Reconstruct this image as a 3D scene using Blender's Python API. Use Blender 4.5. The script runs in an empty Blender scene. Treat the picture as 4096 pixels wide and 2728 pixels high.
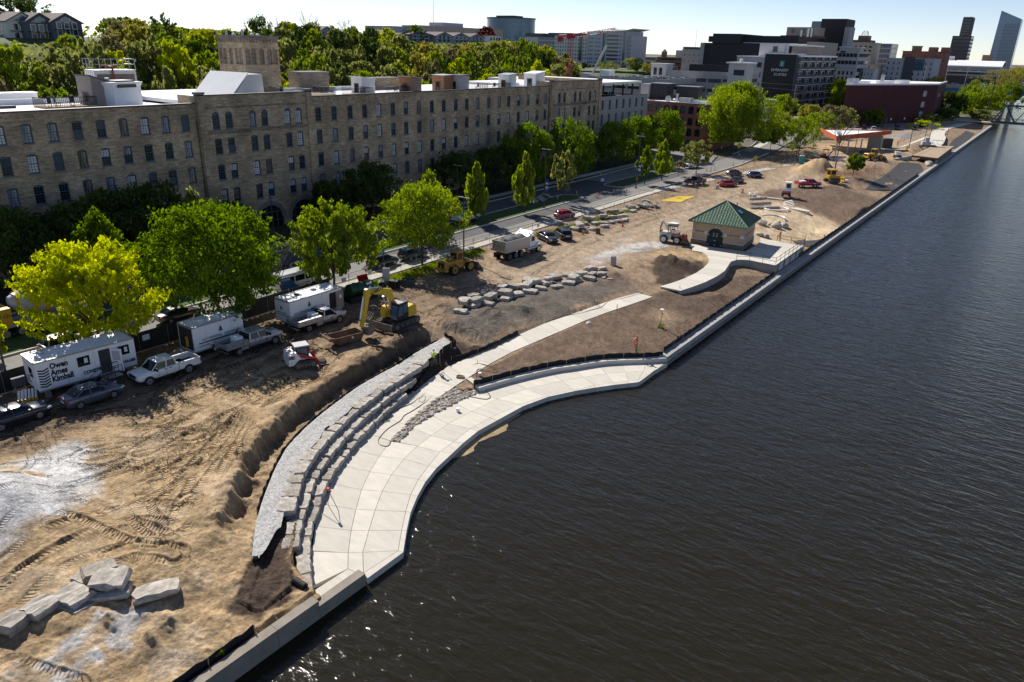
import bpy,math,random
import numpy as np
from mathutils import Vector,Matrix
SC=bpy.context.scene
COL=SC.collection
PI=math.pi
rnd=random.Random(7)
# camera, sky, sun, exposure
cd=bpy.data.cameras.new('camera')
cam=bpy.data.objects.new('camera',cd)
COL.objects.link(cam)
SC.camera=cam
cd.sensor_width=36.0
cd.lens=25.9277
cd.clip_start=0.5
cd.clip_end=20000
cam.matrix_world=Matrix(((0.810379,-0.235531,0.536480),(0.585379,0.286648,-0.758396),(0.024845,0.928632,0.370169))).to_4x4()
cam.location=(0,0,28)
SUN_TO=Vector((-0.735,0.285,0.615)).normalized()
SUN_EL=math.asin(SUN_TO.z)
SUN_AZ=math.atan2(SUN_TO.x,SUN_TO.y)
w=bpy.data.worlds.new('World')
SC.world=w
w.use_nodes=True
wn=w.node_tree
bg=wn.nodes['Background']
sky=wn.nodes.new('ShaderNodeTexSky')
sky.sky_type='NISHITA'
sky.sun_disc=False
sky.sun_elevation=SUN_EL
sky.sun_rotation=SUN_AZ
sky.altitude=1500
sky.air_density=0.7
sky.dust_density=0.3
sky.ozone_density=0.0
tint=wn.nodes.new('ShaderNodeMix')
tint.data_type='RGBA'
tint.blend_type='MULTIPLY'
tint.inputs[0].default_value=1.0
tint.inputs[7].default_value=(0.97,0.93,0.97,1)
wn.links.new(sky.outputs[0],tint.inputs[6])
wn.links.new(tint.outputs[2],bg.inputs[0])
bg.inputs[1].default_value=0.095
sl=bpy.data.lights.new('sun','SUN')
sl.energy=5.0
sl.angle=math.radians(0.5)
sl.color=(1.0,0.94,0.85)
sun=bpy.data.objects.new('sun',sl)
COL.objects.link(sun)
sun.rotation_euler=(-SUN_TO).to_track_quat('-Z','Y').to_euler()
SC.view_settings.view_transform='Standard'
SC.view_settings.look='None'
SC.view_settings.gamma=1
SC.view_settings.use_curve_mapping=False
SC.view_settings.exposure=0.42
SC.cycles.max_bounces=6
SC.cycles.transparent_max_bounces=6
# helpers
class MB:
 """collects shapes, builds them as one mesh"""
 def __init__(s):
  s.v=[]
  s.f=[]
 def add(s,vs,fs):
  n=len(s.v)
  s.v+=[tuple(p)for p in vs]
  s.f+=[tuple(i+n for i in f)for f in fs]
  return s
 def box(s,c,d,rz=0.0,top=1.0,ty=None):
  hx,hy,hz=d[0]/2,d[1]/2,d[2]/2
  ty=top if ty is None else ty
  ca,sa=math.cos(rz),math.sin(rz)
  vs=[]
  for z,kx,ky in((-hz,1,1),(hz,top,ty)):
   for x,y in((-hx,-hy),(hx,-hy),(hx,hy),(-hx,hy)):
    x2,y2=x*kx,y*ky
    vs.append((c[0]+x2*ca-y2*sa,c[1]+x2*sa+y2*ca,c[2]+z))
  return s.add(vs,[(3,2,1,0),(4,5,6,7),(0,1,5,4),(1,2,6,5),(2,3,7,6),(3,0,4,7)])
 def b2(s,a,b):
  return s.box([(a[i]+b[i])/2 for i in range(3)],[abs(b[i]-a[i])for i in range(3)])
 def prism(s,pts,z0,z1):
  n=len(pts)
  vs=[(p[0],p[1],z0)for p in pts]+[(p[0],p[1],z1)for p in pts]
  fs=[tuple(reversed(range(n))),tuple(range(n,2*n))]
  fs+=[(i,(i+1)%n,n+(i+1)%n,n+i)for i in range(n)]
  return s.add(vs,fs)
 def prof(s,pts,y0,y1,yt=None):
  """side profile (x, z) extruded across y"""
  n=len(pts)
  vs=[(p[0],y0,p[1])for p in pts]+[(p[0],y1,p[1])for p in pts]
  fs=[tuple(range(n)),tuple(reversed(range(n,2*n)))]
  fs+=[((i+1)%n,i,n+i,n+(i+1)%n)for i in range(n)]
  return s.add(vs,fs)
 def loft(s,rings,cap=True,closed=True):
  n=len(rings[0])
  vs=[p for r in rings for p in r]
  fs=[]
  for k in range(len(rings)-1):
   for i in range(n if closed else n-1):
    j=(i+1)%n
    fs.append((k*n+i,k*n+j,(k+1)*n+j,(k+1)*n+i))
  if cap:
   fs.append(tuple(reversed(range(n))))
   fs.append(tuple(range((len(rings)-1)*n,len(rings)*n)))
  return s.add(vs,fs)
 def tube(s,path,r,n=6,r1=None):
  path=[Vector(p)for p in path]
  rings=[]
  m=len(path)
  for i,p in enumerate(path):
   d=(path[min(i+1,m-1)]-path[max(i-1,0)]).normalized()
   u=d.cross(Vector((0,0,1)))
   if u.length<1e-3:
    u=Vector((1,0,0))
   u.normalize()
   v=d.cross(u)
   rr=r if r1 is None else r+(r1-r)*i/max(1,m-1)
   rings.append([tuple(p+(u*math.cos(a)+v*math.sin(a))*rr)for a in[2*PI*k/n for k in range(n)]])
  return s.loft(rings)
 def cyl(s,p0,p1,r,n=12,r1=None):
  return s.tube([p0,p1],r,n,r1)
 def ball(s,c,r,nu=10,nv=6):
  r=(r,r,r)if not hasattr(r,'__len__')else r
  rings=[]
  for j in range(nv+1):
   t=-PI/2+PI*(j+0.02)/(nv+0.04)
   rings.append([(c[0]+r[0]*math.cos(t)*math.cos(2*PI*i/nu),c[1]+r[1]*math.cos(t)*math.sin(2*PI*i/nu),c[2]+r[2]*math.sin(t))for i in range(nu)])
  return s.loft(rings)
 def xf(s,M):
  s.v=[tuple(M@Vector(p))for p in s.v]
  return s
 def mesh(s,name,mat,smooth=False):
  m=bpy.data.meshes.new(name)
  m.from_pydata(s.v,[],s.f)
  if mat is not None:
   m.materials.append(mat)
  if smooth:
   m.shade_smooth()
   try:
    m.set_sharp_from_angle(angle=math.radians(smooth if smooth is not True else 40))
   except Exception:
    pass
  m.update()
  return m
 def build(s,name,mat,parent=None,smooth=False,loc=None):
  return ob(name,s.mesh(name,mat,smooth),parent,loc)
def ob(name,me,parent=None,loc=None,rz=None):
 o=bpy.data.objects.new(name,me)
 COL.objects.link(o)
 if parent is not None:
  o.parent=parent
 if loc is not None:
  o.location=loc
 if rz is not None:
  o.rotation_euler=(0,0,rz)
 return o
def tag(o,label=None,cat=None,group=None,kind=None):
 for k,v in(('label',label),('category',cat),('group',group),('kind',kind)):
  if v:
   o[k]=v
 return o
def thing(name,label,cat,loc=(0,0,0),rz=0.0,group=None):
 o=bpy.data.objects.new(name,None)
 o.empty_display_size=0.1
 COL.objects.link(o)
 o.location=loc
 o.rotation_euler=(0,0,rz)
 return tag(o,label,cat,group)
def copy_tree(o,parent=None):
 c=o.copy()
 COL.objects.link(c)
 c.parent=parent
 for ch in list(o.children):
  copy_tree(ch,c)
 return c
def dup(o,loc,rz,label,group=None,scale=None):
 c=copy_tree(o)
 c.location=loc
 c.rotation_euler=(0,0,rz)
 c['label']=label
 if group:
  c['group']=group
 if scale:
  c.scale=(scale,)*3 if not hasattr(scale,'__len__')else scale
 return c
def repaint(root,mat,names=('body','roof','mirror')):
 for ch in root.children_recursive:
  if ch.name.split('.')[0]in names and ch.material_slots:
   ch.material_slots[0].link='OBJECT'
   ch.material_slots[0].material=mat
def text(s,size,mat,parent,loc,rot,name='lettering',align='LEFT',ext=0.006,sx=1.0,shear=0,bold=0.0):
 c=bpy.data.curves.new(name,'FONT')
 c.body=s
 c.size=size
 c.extrude=ext
 c.offset=bold
 c.align_x=align
 c.shear=shear
 c.resolution_u=2
 tmp=bpy.data.objects.new('lettering_curve',c)
 COL.objects.link(tmp)
 me=bpy.data.meshes.new_from_object(tmp.evaluated_get(bpy.context.evaluated_depsgraph_get()))
 bpy.data.objects.remove(tmp)
 bpy.data.curves.remove(c)
 me.name=name
 me.materials.clear()
 me.materials.append(mat)
 o=ob(name,me,parent,loc)
 o.rotation_euler=rot
 o.scale=(sx,1,1)
 return o
# noise (numpy)
def _hash(ix,iy,s):
 with np.errstate(over='ignore'):
  n=(ix.astype(np.int64)*374761393+iy.astype(np.int64)*668265263+s*974634777)&0x7fffffff
  n=((n^(n>>13))*1274126177)&0x7fffffff
  n=(n^(n>>16))&0xffffff
 return n/float(0xffffff)
def vn(x,y,s=0):
 ix,iy=np.floor(x),np.floor(y)
 fx,fy=x-ix,y-iy
 fx=fx*fx*(3-2*fx)
 fy=fy*fy*(3-2*fy)
 a,b=_hash(ix,iy,s),_hash(ix+1,iy,s)
 c,d=_hash(ix,iy+1,s),_hash(ix+1,iy+1,s)
 return(a*(1-fx)+b*fx)*(1-fy)+(c*(1-fx)+d*fx)*fy-0.5
def fbm(x,y,sc,oc=4,s=0):
 r=0
 a=1.0
 for k in range(oc):
  c,q=math.cos(0.7*k+0.3),math.sin(0.7*k+0.3)
  r=r+a*vn((x*c-y*q)/sc,(x*q+y*c)/sc,s+17*k)
  sc*=0.5
  a*=0.5
 return r
def sst(a,b,x):
 t=np.clip((x-a)/(b-a),0,1)
 return t*t*(3-2*t)
def seg_dist(x,y,poly):
 """distance to a polyline, arc length at the nearest point, side (+ left of travel)"""
 best=np.full(x.shape,1e9)
 arc=np.zeros(x.shape)
 side=np.zeros(x.shape)
 L=0.0
 for(x0,y0),(x1,y1)in zip(poly[:-1],poly[1:]):
  dx,dy=x1-x0,y1-y0
  l=math.hypot(dx,dy)
  if l<1e-6:
   continue
  t=np.clip(((x-x0)*dx+(y-y0)*dy)/(l*l),0,1)
  d=np.hypot(x-x0-t*dx,y-y0-t*dy)
  m=d<best
  best=np.where(m,d,best)
  arc=np.where(m,L+t*l,arc)
  side=np.where(m,np.sign(dx*(y-y0)-dy*(x-x0)),side)
  L+=l
 return best,arc,side
def smooth_line(pts,n=4):
 """Catmull-Rom through pts"""
 out=[]
 P=[np.array(p,float)for p in pts]
 for i in range(len(P)-1):
  a,b,c,d=P[max(i-1,0)],P[i],P[i+1],P[min(i+2,len(P)-1)]
  for k in range(n):
   t=k/n
   out.append(0.5*(2*b+(c-a)*t+(2*a-5*b+4*c-d)*t*t+(3*b-a-3*c+d)*t**3))
 out.append(P[-1])
 return[tuple(float(u)for u in q)for q in out]
def inside(x,y,poly):
 r=np.zeros(x.shape,bool)
 n=len(poly)
 for i in range(n):
  x0,y0=poly[i]
  x1,y1=poly[(i+1)%n]
  if y0==y1:
   continue
  c=((y0>y)!=(y1>y))&(x<(x1-x0)*(y-y0)/(y1-y0)+x0)
  r^=c
 return r
def resample(poly,n):
 p=np.array(poly,float)
 d=np.r_[0,np.cumsum(np.hypot(*np.diff(p[:,:2],axis=0).T))]
 s=np.linspace(0,d[-1],n)
 return np.stack([np.interp(s,d,p[:,k])for k in range(p.shape[1])],1)
# materials
def mat(name,col,rough=0.8,metal=0.0,var=0.0,vs=1.0,bump=0.0,bs=20.0,spec=0.4,trans=None,stretch=None,col2=None,coat=0.0):
 m=bpy.data.materials.new(name)
 m.use_nodes=True
 nt=m.node_tree
 p=nt.nodes['Principled BSDF']
 p.inputs['Base Color'].default_value=(*col,1)
 p.inputs['Roughness'].default_value=rough
 p.inputs['Metallic'].default_value=metal
 p.inputs['Specular IOR Level'].default_value=spec
 p.inputs['Coat Weight'].default_value=coat
 if var or bump or col2:
  tc=nt.nodes.new('ShaderNodeTexCoord')
  mp=nt.nodes.new('ShaderNodeMapping')
  nt.links.new(tc.outputs['Object'],mp.inputs[0])
  if stretch:
   mp.inputs['Scale'].default_value=stretch
 if var or col2:
  nz=nt.nodes.new('ShaderNodeTexNoise')
  nz.inputs['Scale'].default_value=vs
  nz.inputs['Detail'].default_value=6
  nz.inputs['Roughness'].default_value=0.65
  nt.links.new(mp.outputs[0],nz.inputs['Vector'])
  cr=nt.nodes.new('ShaderNodeValToRGB')
  a=[max(0,c*(1-var))for c in col]
  b=[min(1,c*(1+var))for c in col]if col2 is None else col2
  cr.color_ramp.elements[0].position=0.3
  cr.color_ramp.elements[1].position=0.7
  cr.color_ramp.elements[0].color=(*a,1)
  cr.color_ramp.elements[1].color=(*b,1)
  nt.links.new(nz.outputs[0],cr.inputs[0])
  nt.links.new(cr.outputs[0],p.inputs['Base Color'])
 if bump:
  n2=nt.nodes.new('ShaderNodeTexNoise')
  n2.inputs['Scale'].default_value=bs
  n2.inputs['Detail'].default_value=5
  nt.links.new(mp.outputs[0],n2.inputs['Vector'])
  bp=nt.nodes.new('ShaderNodeBump')
  bp.inputs['Strength'].default_value=bump
  bp.inputs['Distance'].default_value=0.05
  nt.links.new(n2.outputs[0],bp.inputs['Height'])
  nt.links.new(bp.outputs[0],p.inputs['Normal'])
 return m
def brick_mat(name,c1,c2,mortar,axis='yz',bw=0.42,bh=0.14,stain=0.35):
 m=bpy.data.materials.new(name)
 m.use_nodes=True
 nt=m.node_tree
 N,L=nt.nodes,nt.links
 p=N['Principled BSDF']
 p.inputs['Roughness'].default_value=0.9
 tc=N.new('ShaderNodeTexCoord')
 sp=N.new('ShaderNodeSeparateXYZ')
 L.new(tc.outputs['Object'],sp.inputs[0])
 ad=N.new('ShaderNodeMath')
 ad.operation='ADD'
 L.new(sp.outputs[0],ad.inputs[0])
 L.new(sp.outputs[1],ad.inputs[1])
 cb=N.new('ShaderNodeCombineXYZ')
 L.new(ad.outputs[0],cb.inputs[0])
 L.new(sp.outputs[2],cb.inputs[1])
 br=N.new('ShaderNodeTexBrick')
 br.inputs['Scale'].default_value=1.0
 br.inputs['Brick Width'].default_value=bw
 br.inputs['Row Height'].default_value=bh
 br.inputs['Mortar Size'].default_value=0.012
 br.inputs['Color1'].default_value=(*c1,1)
 br.inputs['Color2'].default_value=(*c2,1)
 br.inputs['Mortar'].default_value=(*mortar,1)
 L.new(cb.outputs[0],br.inputs['Vector'])
 prev=br.outputs[0]
 for sc,st,amt in((0.25,(1,1,1),stain),(1.6,(1,0.35,1),stain*0.9),(7.0,(1,1.0,1),stain*0.8)):
  nz=N.new('ShaderNodeTexNoise')
  nz.inputs['Scale'].default_value=sc
  nz.inputs['Detail'].default_value=5
  mp=N.new('ShaderNodeMapping')
  mp.inputs['Scale'].default_value=(0.5,2.2,1)if sc>1 else(1,1,1)
  L.new(cb.outputs[0],mp.inputs[0])
  L.new(mp.outputs[0],nz.inputs['Vector'])
  mr=N.new('ShaderNodeMapRange')
  mr.inputs[1].default_value=0.3
  mr.inputs[2].default_value=0.7
  mr.inputs[3].default_value=1-amt
  mr.inputs[4].default_value=1+amt
  L.new(nz.outputs[0],mr.inputs[0])
  mx=N.new('ShaderNodeMix')
  mx.data_type='RGBA'
  mx.blend_type='MULTIPLY'
  mx.inputs[0].default_value=1.0
  L.new(prev,mx.inputs[6])
  L.new(mr.outputs[0],mx.inputs[7])
  prev=mx.outputs[2]
 L.new(prev,p.inputs['Base Color'])
 bp=N.new('ShaderNodeBump')
 bp.inputs['Strength'].default_value=0.4
 bp.inputs['Distance'].default_value=0.02
 L.new(br.outputs[1],bp.inputs['Height'])
 bp.invert=True
 L.new(bp.outputs[0],p.inputs['Normal'])
 return m
def leaf_mat(name,dark,light,trans=0.45):
 m=bpy.data.materials.new(name)
 m.use_nodes=True
 nt=m.node_tree
 N,L=nt.nodes,nt.links
 N.remove(N['Principled BSDF'])
 at=N.new('ShaderNodeAttribute')
 at.attribute_name='tint'
 mx=N.new('ShaderNodeMix')
 mx.data_type='RGBA'
 mx.inputs[6].default_value=(*dark,1)
 mx.inputs[7].default_value=(*light,1)
 L.new(at.outputs['Fac'],mx.inputs[0])
 d=N.new('ShaderNodeBsdfDiffuse')
 t=N.new('ShaderNodeBsdfTranslucent')
 L.new(mx.outputs[2],d.inputs[0])
 hs=N.new('ShaderNodeHueSaturation')
 hs.inputs['Hue'].default_value=0.5
 hs.inputs['Saturation'].default_value=1.15
 hs.inputs['Value'].default_value=1.5
 L.new(mx.outputs[2],hs.inputs['Color'])
 L.new(hs.outputs[0],t.inputs[0])
 ms=N.new('ShaderNodeMixShader')
 ms.inputs[0].default_value=trans
 L.new(d.outputs[0],ms.inputs[1])
 L.new(t.outputs[0],ms.inputs[2])
 L.new(ms.outputs[0],N['Material Output'].inputs[0])
 return m
def attr_mat(name,rough=0.95,bump=0.5,bs=(3.2,40),grain=0.42,gs=5.0):
 """base colour from the mesh's own soil-colour attribute, with grain and fine relief"""
 m=bpy.data.materials.new(name)
 m.use_nodes=True
 nt=m.node_tree
 N,L=nt.nodes,nt.links
 p=N['Principled BSDF']
 p.inputs['Roughness'].default_value=rough
 p.inputs['Specular IOR Level'].default_value=0.15
 at=N.new('ShaderNodeAttribute')
 at.attribute_name='soil'
 tc=N.new('ShaderNodeTexCoord')
 nz=N.new('ShaderNodeTexNoise')
 nz.inputs['Scale'].default_value=gs
 nz.inputs['Detail'].default_value=8
 nz.inputs['Roughness'].default_value=0.75
 L.new(tc.outputs['Object'],nz.inputs['Vector'])
 mr=N.new('ShaderNodeMapRange')
 mr.inputs[1].default_value=0.3
 mr.inputs[2].default_value=0.7
 mr.inputs[3].default_value=1-grain
 mr.inputs[4].default_value=1+grain
 L.new(nz.outputs[0],mr.inputs[0])
 mx=N.new('ShaderNodeMix')
 mx.data_type='RGBA'
 mx.blend_type='MULTIPLY'
 mx.inputs[0].default_value=1.0
 L.new(at.outputs['Color'],mx.inputs[6])
 L.new(mr.outputs[0],mx.inputs[7])
 L.new(mx.outputs[2],p.inputs['Base Color'])
 n1=N.new('ShaderNodeTexNoise')
 n1.inputs['Scale'].default_value=bs[0]
 n1.inputs['Detail'].default_value=8
 n1.inputs['Roughness'].default_value=0.7
 L.new(tc.outputs['Object'],n1.inputs['Vector'])
 bp=N.new('ShaderNodeBump')
 bp.inputs['Strength'].default_value=bump
 bp.inputs['Distance'].default_value=0.22
 L.new(n1.outputs[0],bp.inputs['Height'])
 ts,tm=N.new('ShaderNodeAttribute'),N.new('ShaderNodeAttribute')
 ts.attribute_name,tm.attribute_name='rut_run','rut_print'
 sn=N.new('ShaderNodeMath')
 sn.operation='SINE'
 L.new(ts.outputs['Fac'],sn.inputs[0])
 ml=N.new('ShaderNodeMath')
 ml.operation='MULTIPLY'
 L.new(sn.outputs[0],ml.inputs[0])
 L.new(tm.outputs['Fac'],ml.inputs[1])
 b2=N.new('ShaderNodeBump')
 b2.inputs['Strength'].default_value=1.0
 b2.inputs['Distance'].default_value=0.055
 L.new(ml.outputs[0],b2.inputs['Height'])
 L.new(bp.outputs[0],b2.inputs['Normal'])
 L.new(b2.outputs[0],p.inputs['Normal'])
 return m
def set_attr(me,name,arr,domain='POINT',typ='FLOAT_COLOR'):
 a=me.attributes.new(name,typ,domain)
 if typ=='FLOAT_COLOR':
  full=np.ones((len(arr),4),np.float32)
  full[:,:3]=arr
  a.data.foreach_set('color',full.ravel())
 else:
  a.data.foreach_set('value',np.asarray(arr,np.float32))
def np_mesh(name,V,Q,mt,smooth=False):
 """quads from numpy arrays"""
 me=bpy.data.meshes.new(name)
 me.vertices.add(len(V))
 me.vertices.foreach_set('co',np.asarray(V,np.float32).ravel())
 k=Q.shape[1]
 me.loops.add(Q.size)
 me.loops.foreach_set('vertex_index',Q.astype(np.int32).ravel())
 me.polygons.add(len(Q))
 me.polygons.foreach_set('loop_start',np.arange(0,Q.size,k,dtype=np.int32))
 me.materials.append(mt)
 if smooth:
  me.polygons.foreach_set('use_smooth',np.ones(len(Q),bool))
 me.update(calc_edges=True)
 return me
M_conc=mat('concrete_new',(0.60,0.56,0.48),0.85,var=0.07,vs=0.8,bump=0.05,bs=30)
M_conc_d=mat('concrete_old',(0.27,0.235,0.19),0.9,var=0.18,vs=0.9,bump=0.1,bs=20)
M_conc_m=mat('concrete_grey',(0.36,0.345,0.32),0.9,var=0.12,vs=0.7)
M_stone=mat('limestone',(0.36,0.32,0.27),0.95,var=0.32,vs=2.6,bump=1.0,bs=5,col2=(0.60,0.55,0.48))
M_stone2=mat('limestone_weathered',(0.26,0.23,0.195),0.95,var=0.35,vs=2.6,bump=1.0,bs=6,col2=(0.48,0.43,0.37))
M_asph=mat('asphalt',(0.085,0.085,0.088),0.9,var=0.2,vs=0.5)
M_asph_l=mat('asphalt_worn',(0.20,0.19,0.18),0.9,var=0.15,vs=0.3)
M_walk=mat('sidewalk',(0.50,0.47,0.42),0.9,var=0.1,vs=0.8)
M_grass=mat('turf',(0.05,0.085,0.02),0.95,var=0.5,vs=1.5,bump=0.8,bs=14)
M_black=mat('black_plastic',(0.012,0.012,0.013),0.6)
M_fabric=mat('black_fabric',(0.016,0.016,0.018),0.85,bump=0.3,bs=9)
M_rubber=mat('rubber',(0.018,0.018,0.018),0.85)
M_wood=mat('lumber',(0.42,0.30,0.17),0.85,var=0.2,vs=3)
M_white=mat('white_paint',(0.82,0.82,0.81),0.5,var=0.05,vs=0.7)
M_white_r=mat('white_membrane',(0.80,0.80,0.80),0.8,var=0.08,vs=0.3)
M_steel=mat('galvanised_steel',(0.42,0.43,0.44),0.45,0.7,var=0.1,vs=3)
M_dsteel=mat('dark_steel',(0.07,0.07,0.075),0.5,0.4)
M_glassd=mat('dark_glass',(0.010,0.013,0.017),0.06,spec=0.35)
M_glassb=mat('blue_glass',(0.05,0.10,0.16),0.08,spec=0.8)
M_red=mat('red_paint',(0.45,0.015,0.02),0.3,coat=0.5)
M_orange=mat('orange_plastic',(0.75,0.11,0.02),0.6)
M_yellow=mat('yellow_paint',(0.62,0.36,0.02),0.45,var=0.12,vs=2)
M_chrome=mat('chrome',(0.6,0.6,0.62),0.2,0.9)
M_rim=mat('alloy_rim',(0.45,0.46,0.48),0.3,0.7)
M_head=mat('headlamp_glass',(0.6,0.62,0.65),0.15,spec=0.8)
M_tail=mat('tail_lamp',(0.32,0.01,0.015),0.25)
M_bark=mat('bark',(0.075,0.058,0.045),0.95,var=0.35,vs=4,bump=0.4,bs=12)
M_bark_g=mat('grey_bark',(0.17,0.14,0.12),0.95,var=0.3,vs=4)
M_ink=mat('dark_print',(0.02,0.022,0.03),0.7)
M_signw=mat('sign_white',(0.75,0.75,0.74),0.6)
M_gravel=mat('gravel',(0.52,0.52,0.51),0.95,var=0.35,vs=10,bump=0.9,bs=16)
# the lie of the land
WATER_Z=-2.15
PLAZA_Z=-1.7
WALL_X=-27.3
G_OUT=smooth_line([(-32.9,20.4),(-35.3,22.4),(-37.6,24.7),(-40.06,27.6),(-41.89,30.2),(-43.46,33.8),(-44.5,37.1),(-45.5,41.1),(-46.1,46.1),(-46.9,50.4),(-47.3,54.4)])
G_IN=smooth_line([(-32.6,20.7),(-33.9,22.3),(-35.2,24.1),(-36.7,25.9),(-38.6,28.0),(-40.1,30.5),(-41.5,33.4),(-42.7,36.6),(-43.7,40.4),(-44.3,43.6),(-44.7,48.0),(-45.2,51.0),(-45.4,53.7)])
T_0=smooth_line([(-28.5,21.3),(-30.1,22.45),(-31.9,23.9),(-33.2,25.1),(-34.8,27.1),(-35.8,28.3),(-37.3,30.6),(-38.8,33.6),(-40,36.5),(-41,39.4),(-41.8,42.3),(-42.5,44.7)])
T_BACK=smooth_line([(-29.9,19.0),(-31.9,21.2),(-33.9,23.2),(-35.2,24.6),(-36.7,26.2),(-38.6,28.2),(-40.1,30.6),(-41.5,33.5),(-42.7,36.7),(-43.7,40.4),(-44.3,43.6),(-44.8,48.0),(-45.2,51.2)])
OUTER=[(-27.31,27.39,-1.7)[:2],(-28.7,29.17,-1.7)[:2],(-29.89,30.83,-1.7)[:2],(-30.87,32.59,-1.7)[:2],(-31.65,34.27,-1.7)[:2],(-32.28,36.23,-1.7)[:2],(-32.73,38.59,-1.7)[:2],(-33.1,40.42,-1.7)[:2],(-33.4,42.68,-1.7)[:2],(-33.29,45.16,-1.7)[:2],(-33.09,48.77,-1.7)[:2],(-32.36,51.82,-1.7)[:2],(-31.13,54.33,-1.7)[:2],(-29.96,56.26,-1.7)[:2],(-28.84,57.93,-1.7)[:2],(-27.92,59.13,-1.7)[:2],(-27.3,60.0)]
SEAT=[(-37.94,48.6,-1.7)[:2],(-36.81,52.21,-1.7)[:2],(-35.06,56.36,-1.7)[:2],(-33.71,58.56,-1.7)[:2],(-32.29,61,-1.7)[:2],(-30.72,62.82,-1.7)[:2],(-28.85,64.6,-1.7)[:2],(-27.3,66.3)]
PL=[(-39.98,36.5,-1.7),(-40.99,39.41,-1.7),(-41.79,42.29,-1.7),(-42.49,44.63,-1.68),(-43.21,47.74,-1.55),(-43.6,50.81,-1.43),(-43.33,53.61,-1.32),(-42.73,57.31,-1.18),(-42.56,61.61,-1.01),(-42.08,65.94,-0.84),(-41.2,69.77,-0.69),(-40.24,74.31,-0.51),(-39.39,78.04,-0.36),(-38.23,81.14,-0.24)]
PR=[(-37.81,37.05,-1.7),(-38.79,39.76,-1.7),(-39.67,42.88,-1.7),(-40.05,45.55,-1.64),(-40.27,47.86,-1.55),(-40.41,49.84,-1.47),(-40.61,53.79,-1.32),(-40.53,57.34,-1.18),(-40.14,60.02,-1.07),(-39.45,64.85,-0.88),(-38.85,69.34,-0.7),(-37.96,73.47,-0.54),(-36.99,77.24,-0.39),(-36.13,80.92,-0.25)]
RAMP_L=[(-36.91,84.6,0.05),(-36.32,87.27,0.05),(-35.94,90.06,0.05),(-35.77,93.49,0.05),(-36,96.74,0.05),(-36.43,99.48,0.05),(-37.27,102,0.05),(-38.16,103.47,0.05),(-39.39,104.72,0.05),(-41,104.79,0.05)]
RAMP_R=[(-34.09,84.62,0.05),(-33.56,87.24,0.05),(-33.12,90.21,0.05),(-32.93,94.02,0.05),(-33.09,97.25,0.05),(-33.72,100.24,0.05),(-34.17,102.5,0.05),(-33.9,103.93,0.05),(-33.23,104.62,0.05),(-32.36,105.05,0.05)]
PLAT=[(-28.49,104.77,0.05),(-28.65,119.68,0.05),(-35.69,119.77,0.05)]
def pathz(y):
 return-1.7+1.65*np.clip((y-44)/42.0,0,1)
def base_h(x,y):
 """graded level of the site, before ruts and heaps"""
 z=np.zeros(x.shape)
 up=-1.25*sst(-41.0,-29.0,x)
 z=np.where(y>84,up,z)
 xr=np.interp(y,[p[1]for p in PR],[p[0]for p in PR])
 xl=np.interp(y,[p[1]for p in PL],[p[0]for p in PL])
 pz=pathz(y)
 t=np.clip((x-xr)/(-28.4-xr),0,1)
 east=pz*(1-t)+(-1.22)*t+0.12*np.sin(PI*t)
 blend=sst(82,90,y)
 east=east*(1-blend)+up*blend
 tl=np.clip((xl-x)/5.5,0,1)
 west=pz*(1-tl)+0.0*tl
 west=west*(1-blend)+up*blend
 mid=np.where(x>xr,east,np.where(x<xl,west,np.minimum(east,pz)))
 z=np.where((y<=90)&(y>40),mid,z)
 near=-1.0*sst(-37.5,-29.0,x)
 z=np.where(y<=22,near,z)
 z=np.where((y>22)&(y<=40),0,z)
 return z
COVE=[(p[0],p[1])for p in T_0[:-6]]+[(p[0],p[1])for p in PL[3:6]]+[(p[0],p[1])for p in PR[5:3:-1]]+[(-39.2,47.5)]+[(SEAT[i][0]-.22+.02*i,SEAT[i][1]+.26)for i in range(len(SEAT))]+[(-20,66.3),(-20,21)]
TERR=T_0[:-4]+[(p[0]-.45,p[1]+.35)for p in T_BACK[-2:5:-1]]
TRENCH=G_OUT
RUT=None
TRACKS=[]
def trk(pts,gauge=1.7,width=0.42,pitch=0.42,depth=0.10):
 TRACKS.append((smooth_line([(p[0],p[1])for p in pts],5),gauge,width,pitch,depth))
trk([(-54.16,36.42,0),(-52.01,28.49,0),(-51.1,23.34,0),(-53.1,19.45,0),(-54.97,15.81,0)],2.0,0.5,0.30,0.07)
trk([(-49.94,33.31,0),(-48.29,28.05,0),(-47.49,23.87,0),(-47.05,20.72,0),(-47.22,17.41,0)],1.7,0.45,0.38,0.12)
trk([(-47.71,31.67,0),(-46.16,28.37,0),(-44.27,25.21,0),(-42.34,22.25,0),(-41.34,20.68,0)],1.75,0.5,0.42,0.15)
trk([(-49.81,39.94,0),(-49.54,36.47,0),(-48.55,32.29,0),(-45.43,28.05,0),(-43.2,24.68,0),(-40.27,21.51,0)],1.75,0.5,0.42,0.15)
trk([(-39.52,9.72,0),(-40.62,11.9,0),(-41.08,14.12,0),(-40.36,16.2,0)],1.9,0.55,0.36,0.14)
trk([(-42.33,10.83,0),(-42.68,12.48,0),(-42.97,14.61,0),(-42.75,16.86,0),(-41.33,19.08,0),(-38.36,20.44,0)],1.8,0.5,0.40,0.13)
trk([(-45.09,16.15,0),(-43.57,16.7,0),(-40.71,17.24,0),(-38.36,17.75,0)],1.5,0.5,0.34,0.15)
trk([(-43.12,19.16,0),(-40.96,18.41,0),(-38.84,18.4,0),(-38.66,19.44,0),(-40.43,21.26,0)],1.3,0.45,0.32,0.14)
trk([(-46.87,18.7,0),(-45.53,20.28,0),(-44.56,22.12,0),(-44.8,24.4,0)],1.5,0.45,0.34,0.12)
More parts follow.
